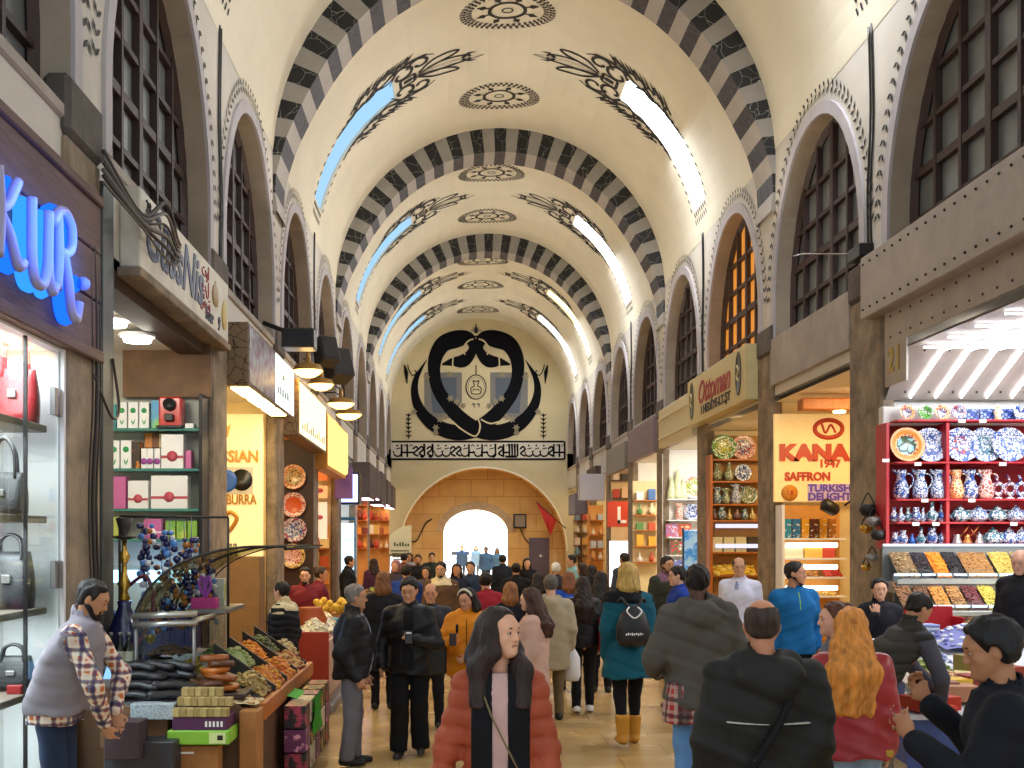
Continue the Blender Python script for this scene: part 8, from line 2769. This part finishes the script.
for k, (ya, yb_) in enumerate(((8.6, 9.7), (9.85, 10.9))):
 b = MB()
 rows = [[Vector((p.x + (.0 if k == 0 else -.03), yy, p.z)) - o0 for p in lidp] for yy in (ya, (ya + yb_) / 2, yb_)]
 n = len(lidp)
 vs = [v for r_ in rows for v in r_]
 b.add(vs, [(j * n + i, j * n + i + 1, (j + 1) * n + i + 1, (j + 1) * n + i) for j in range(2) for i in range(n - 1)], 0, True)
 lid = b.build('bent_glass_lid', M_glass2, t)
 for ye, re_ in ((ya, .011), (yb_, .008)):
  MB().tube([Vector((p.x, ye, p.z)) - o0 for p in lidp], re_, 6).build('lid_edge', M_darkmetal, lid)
MB().tube([Vector(U(285, 549, 8.6)) - o0, Vector(U(285, 549, 8.6)) - o0 + Vector((-.02, 2.3, 0))], .012, 6).build('lid_rail', M_darkmetal, t)
def heap(name, label, cat, px, py, Y, w, d, hgt, c1, c2, size=.03, n=70, slope=.0, rz=0.):
 b = MB()
 heap_mesh(b, w, d, 0, slope, n, size, 1, 2, hgt)
 p = U(px, py, Y)
 o = b.build(name, [mat('bed_' + c2.strip('#'), c2, .7), mat('bit_' + c1.strip('#'), c1, .5), mat('bit_' + c2.strip('#'), c2, .5)], None, p, (0, 0, rz), kind='stuff')
 return tag(o, label, cat)
heap('dried_dates', 'brown dates heaped on the shelf inside the glass case', 'dates', 172, 652, 8.9, .3, .5, .06, '#5a3018', '#3a1c10', .03, 60)
heap('dried_figs', 'dark figs heaped at the bottom of the glass case', 'figs', 160, 668, 8.85, .34, .5, .1, '#3c3028', '#241c18', .035, 60)
heap('green_olives', 'green olives in a glass tub beside the case', 'olives', 215, 657, 9.5, .24, .3, .08, '#8c9a4c', '#5c6c30', .026, 60)
heap('purple_berries', 'dark purple berries strip between blue bag and golden nuts', 'berries', 262, 690, 9.1, .14, .5, .06, '#5a2c3c', '#3a1c2c', .024, 50)
heap('mixed_nuts', 'brown and cream mixed nuts next to the beige cubes', 'nuts', 243, 702, 8.5, .26, .3, .05, '#a87a4a', '#d8c090', .026, 60)
heap('banana_chips', 'yellow-gold dried slices behind the amber slabs', 'dried fruit', 192, 672, 8.9, .18, .3, .12, '#c09a3c', '#8a6a2c', .035, 40)
for nm, lb, Y, xb, c1, c2, w_ in (
  ('pistachios', 'tan pistachios heaped in the nearest tray of the spice counter', 8.95, -1.66, '#c0a060', '#8a7038', .4),
  ('pale_raisins', 'pale green raisins at the back of the second tray', 9.52, -1.9, '#b8b880', '#8a9a5a', .5),
  ('golden_nuts', 'golden yellow nuts at the hall edge of the second tray', 9.52, -1.64, '#e0a030', '#c0702a', .5),
  ('dried_apricots', 'bright orange dried apricots at the back of the third tray', 10.14, -1.9, '#e07a18', '#e89a20', .52),
  ('orange_slices', 'orange and yellow dried slices at the hall edge of the third tray', 10.14, -1.64, '#e8a838', '#d8742a', .52),
  ('green_tea', 'olive green tea at the back of the fourth tray', 10.76, -1.9, '#7a7a3a', '#4a5028', .52),
  ('red_tea', 'red and brown petals at the hall edge of the fourth tray', 10.76, -1.64, '#a04a2c', '#c89a5a', .52),
  ('cream_seeds', 'cream seeds in the farthest tray of the spice counter', 11.25, -1.75, '#d8c898', '#a88a58', .3)):
 b = MB()
 heap_mesh(b, w_, .28, 0, .14, 90, .028, 1, 2, .11)
 o = b.build(nm, [mat('bed_' + c2.strip('#'), c2, .7), mat('bit_' + c1.strip('#'), c1, .5), mat('bit_' + c2.strip('#'), c2, .5)], None, (xb, Y, .66 + (-1.5 - xb) * .58 + .0), (0, 0, R(90)), kind='stuff')
 tag(o, lb, 'spices')
for k, (px, py, Y, s) in enumerate(((150, 645, 8.75, .9), (186, 676, 8.6, 1.2), (166, 672, 8.55, .8))):
 b = MB()
 for j in range(7):
  a = j * .9
  leaf_quad(b, (0, 0, 0), (math.cos(a) * .5, math.sin(a) * .5, .8), (-math.sin(a), math.cos(a), 0), .12 * s, .035 * s)
 tag(b.build('yellow_leaf_bunch', mat('leaf_mustard', '#b89a2c', .6), None, U(px, py, Y)), '%s bunch of mustard yellow leaves stuck among the spices' % ('small upper', 'large lower', 'tiny middle')[k], 'leaves')
b = MB()
heap_mesh(b, .3, .3, 0, .06, 10, .06, 1, 1, .12)
tag(b.build('plastic_bag', [mat('bag_pale_blue', '#a8c0c8', .25, spec=.7)] * 2, None, U(243, 702, 8.95)), 'crumpled pale blue plastic bag of goods on the counter edge', 'bag')
t = thing('gift_box', 'pink box with a purple ribbon loop standing on the case rail', 'box', U(205, 609, 9.4))
MB().rbox(-.11, .11, -.06, .06, 0, .1, .008).build('box_body', mat('box_hot_pink', '#c83c90', .4), t)
for s in (-1, 1):
 MB().tube(smooth_pts([(0, 0, .1), (s * .05, 0, .2), (s * .02, 0, .28), (0, 0, .12)]), .014, 6).build('ribbon_loop', mat('ribbon_purple', '#a04cc0', .4), t)
carton('white and lime packet standing behind the pink box', U(217, 612, 9.8), .14, .08, .3, mat('packet_white_lime', '#dfe6d8', .4, col2='#9ac23c', scale=5, thr=(.5, .55)))
bx('case_ledge', 'steel ledge carrying the pink box', 'ledge', 186, 226, 609, 614, 9.3, .8, M_steel)
cc = [mat('print_black_red', '#1e1a1e', .4, col2='#a83a50', scale=10, thr=(.5, .56)), mat('print_cream', '#d8ccb0', .45, col2='#6a2c3c', scale=11, thr=(.55, .6)), mat('print_purple', '#6a2c58', .4, col2='#e8a0b8', scale=12, thr=(.55, .6)), mat('print_dark_gold', '#2c2420', .4, col2='#c8a04c', scale=9, thr=(.52, .58))]
for j in range(3):
 for i in range(5):
  Y = 9.35 + .36 * i
  o = carton('%s printed carton along the hall side of the spice counter, %s' % (ORD[i], ('bottom row', 'middle row', 'top row')[j]), (XF + .16, Y, .02 + .2 * j), .18, .3, .19, cc[(i + 2 * j) % 4], group='printed cartons beside the counter')
b = MB()
rows = []
for j in range(7):
 for i in range(6):
  rows.append((XF + .27 + .012 * math.sin(3 * i + j), 9.6 + i * .1, .62 - .055 * j + .01 * math.sin(2 * i)))
b.add(rows, [(j * 6 + i, j * 6 + i + 1, j * 6 + 7 + i, j * 6 + 6 + i) for j in range(6) for i in range(5)], 0, True)
rows = [(XF + .0 + .045 * i, 9.6 + .1 * j, .64 - .004 * i * i) for j in range(6) for i in range(7)]
b.add(rows, [(j * 7 + i, j * 7 + i + 1, j * 7 + 8 + i, j * 7 + 7 + i) for j in range(5) for i in range(6)], 0, True)
tag(b.build('green_cloth', mat('cloth_bright_green', '#3cb42c', .7)), 'bright green cloth hung over the printed cartons', 'cloth')
for n, (ya, yb_, xa, lb, mc_) in enumerate(((12.6, 16.6, -1.8, 'pale fronted counter with heaps of white nuts, second along left side', '#b08a80'), (17.2, 23.0, -1.85, 'longer wooden counter of bright heaps, third along left side', '#a8703c'), (24.0, 31.0, -1.9, 'far wooden counter with small coloured heaps on left side', '#8a5a34'))):
 t = thing('market_counter', lb, 'counter', (xa, ya, 0))
 b = MB()
 b.prism([(0, 0, 0), (XF + .02 - xa, 0, 0), (XF + .02 - xa, 0, .8), (0, 0, .98)], (0, yb_ - ya, 0))
 b.build('counter_body', mat('counter_front_' + mc_.strip('#'), mc_, .5, var=.12), t)
 MB().rbox(XF - xa + .02, XF - xa + .05, -.03, yb_ - ya, .2, .84, .008).build('front_panel', mat('panel_pinkish', '#c8a898', .4) if n == 0 else M_orangewood, t)
 MB().rbox(XF - xa - .02, XF - xa + .1, -.04, yb_ - ya, 0, .12, .02).build('foot_rail', M_steel, t)
 if n == 0:
  MB().rbox(0, XF - xa + .06, -.06, -.0, 0, .95, .008).build('red_end_panel', mat('panel_vermilion', '#a8381c', .5), t)
 cols = [('#e8e0c8', '#d0c4a0', 'white nuts'), ('#e0d4b0', '#f0e8d0', 'cream seeds'), ('#e0b83a', '#c8942c', 'yellow fruit'), ('#c8641c', '#a84a18', 'orange spice')] if n == 0 else [('#c8a040', '#a8742c', 'golden spice'), ('#b84a24', '#8a3018', 'red spice'), ('#d8c880', '#b0a050', 'pale seeds'), ('#8a6030', '#5c3c1c', 'brown nuts'), ('#c8b040', '#8a9a3c', 'yellow-green tea')]
 k = 0
 y = ya + .45
 step_ = .95 if n == 0 else 1.15
 while y < yb_ - .3:
  c1, c2, what = cols[k % len(cols)]
  b = MB()
  heap_mesh(b, .32, step_ * .85, .0, .04, 80 if n == 0 else 50, .03, 1, 2, .16 if n == 0 else .13)
  o = b.build('spice_heap', [mat('bed_' + c2.strip('#'), c2, .7), mat('bit_' + c1.strip('#'), c1, .6), mat('bit_' + c2.strip('#'), c2, .6)], None, (XF - .17, y, .9), (0, R(12), 0), kind='stuff')
  tag(o, 'heap of %s, %s from the near end of the %s left counter' % (what, ORD[k], ('second', 'third', 'far')[n]), 'spices')
  y += step_
  k += 1
t = thing('dried_flower_bunch', 'bunch of yellow dried flowers standing on the second left counter', 'dried flowers', U(337, 625, 14.5))
b = MB()
for k in range(40):
 a, e_ = rr.uniform(0, 6.3), rr.uniform(.1, .9)
 r_ = .28 * math.sqrt(rr.random())
 p = Vector((r_ * math.cos(a), r_ * math.sin(a), .16 + .16 * rr.random()))
 b.ball(p, .045, 6, 0)
b.build('flower_heads', mat('flower_straw', '#d0a838', .7, var=.2, scale=12), t)
MB().lathe([(.1, 0), (.14, .12), (.16, .16)], 12).build('basket', M_kraft, t)
t = thing('copper_pot', 'orange-brown clay pot beside the maroon sweater', 'pot', U(311, 634, 13.6))
MB().lathe([(.1, 0), (.18, .08), (.2, .2), (.14, .3), (.15, .33)], 16).build('pot_body', mat('clay_orange', '#a84c1c', .5), t)
bx('blue_box', 'small pale blue box on the second left counter', 'box', 326, 336, 618, 636, 14.0, .2, mat('box_steel_blue', '#6a9cb8', .5), rz=R(20))
lamp('counter_lamp', 'AREA', (-2.0, 10.2, 3.7), 28, '#ffe2b0', .8, sy=2.5, aim=(-1.9, 10.0, .9))
lamp('counter_lamp', 'AREA', (-2.0, 14.6, 3.3), 30, '#ffdb9a', .8, sy=2.5, aim=(-1.7, 14.4, .9))
lamp('counter_lamp', 'AREA', (-2.0, 20.0, 3.3), 40, '#ffcf88', .8, sy=4, aim=(-1.4, 20, .9))
lamp('counter_lamp', 'AREA', (4.3, 9.6, 3.6), 26, '#f4f0ea', .8, sy=1.5, aim=(4.3, 9.4, .9))
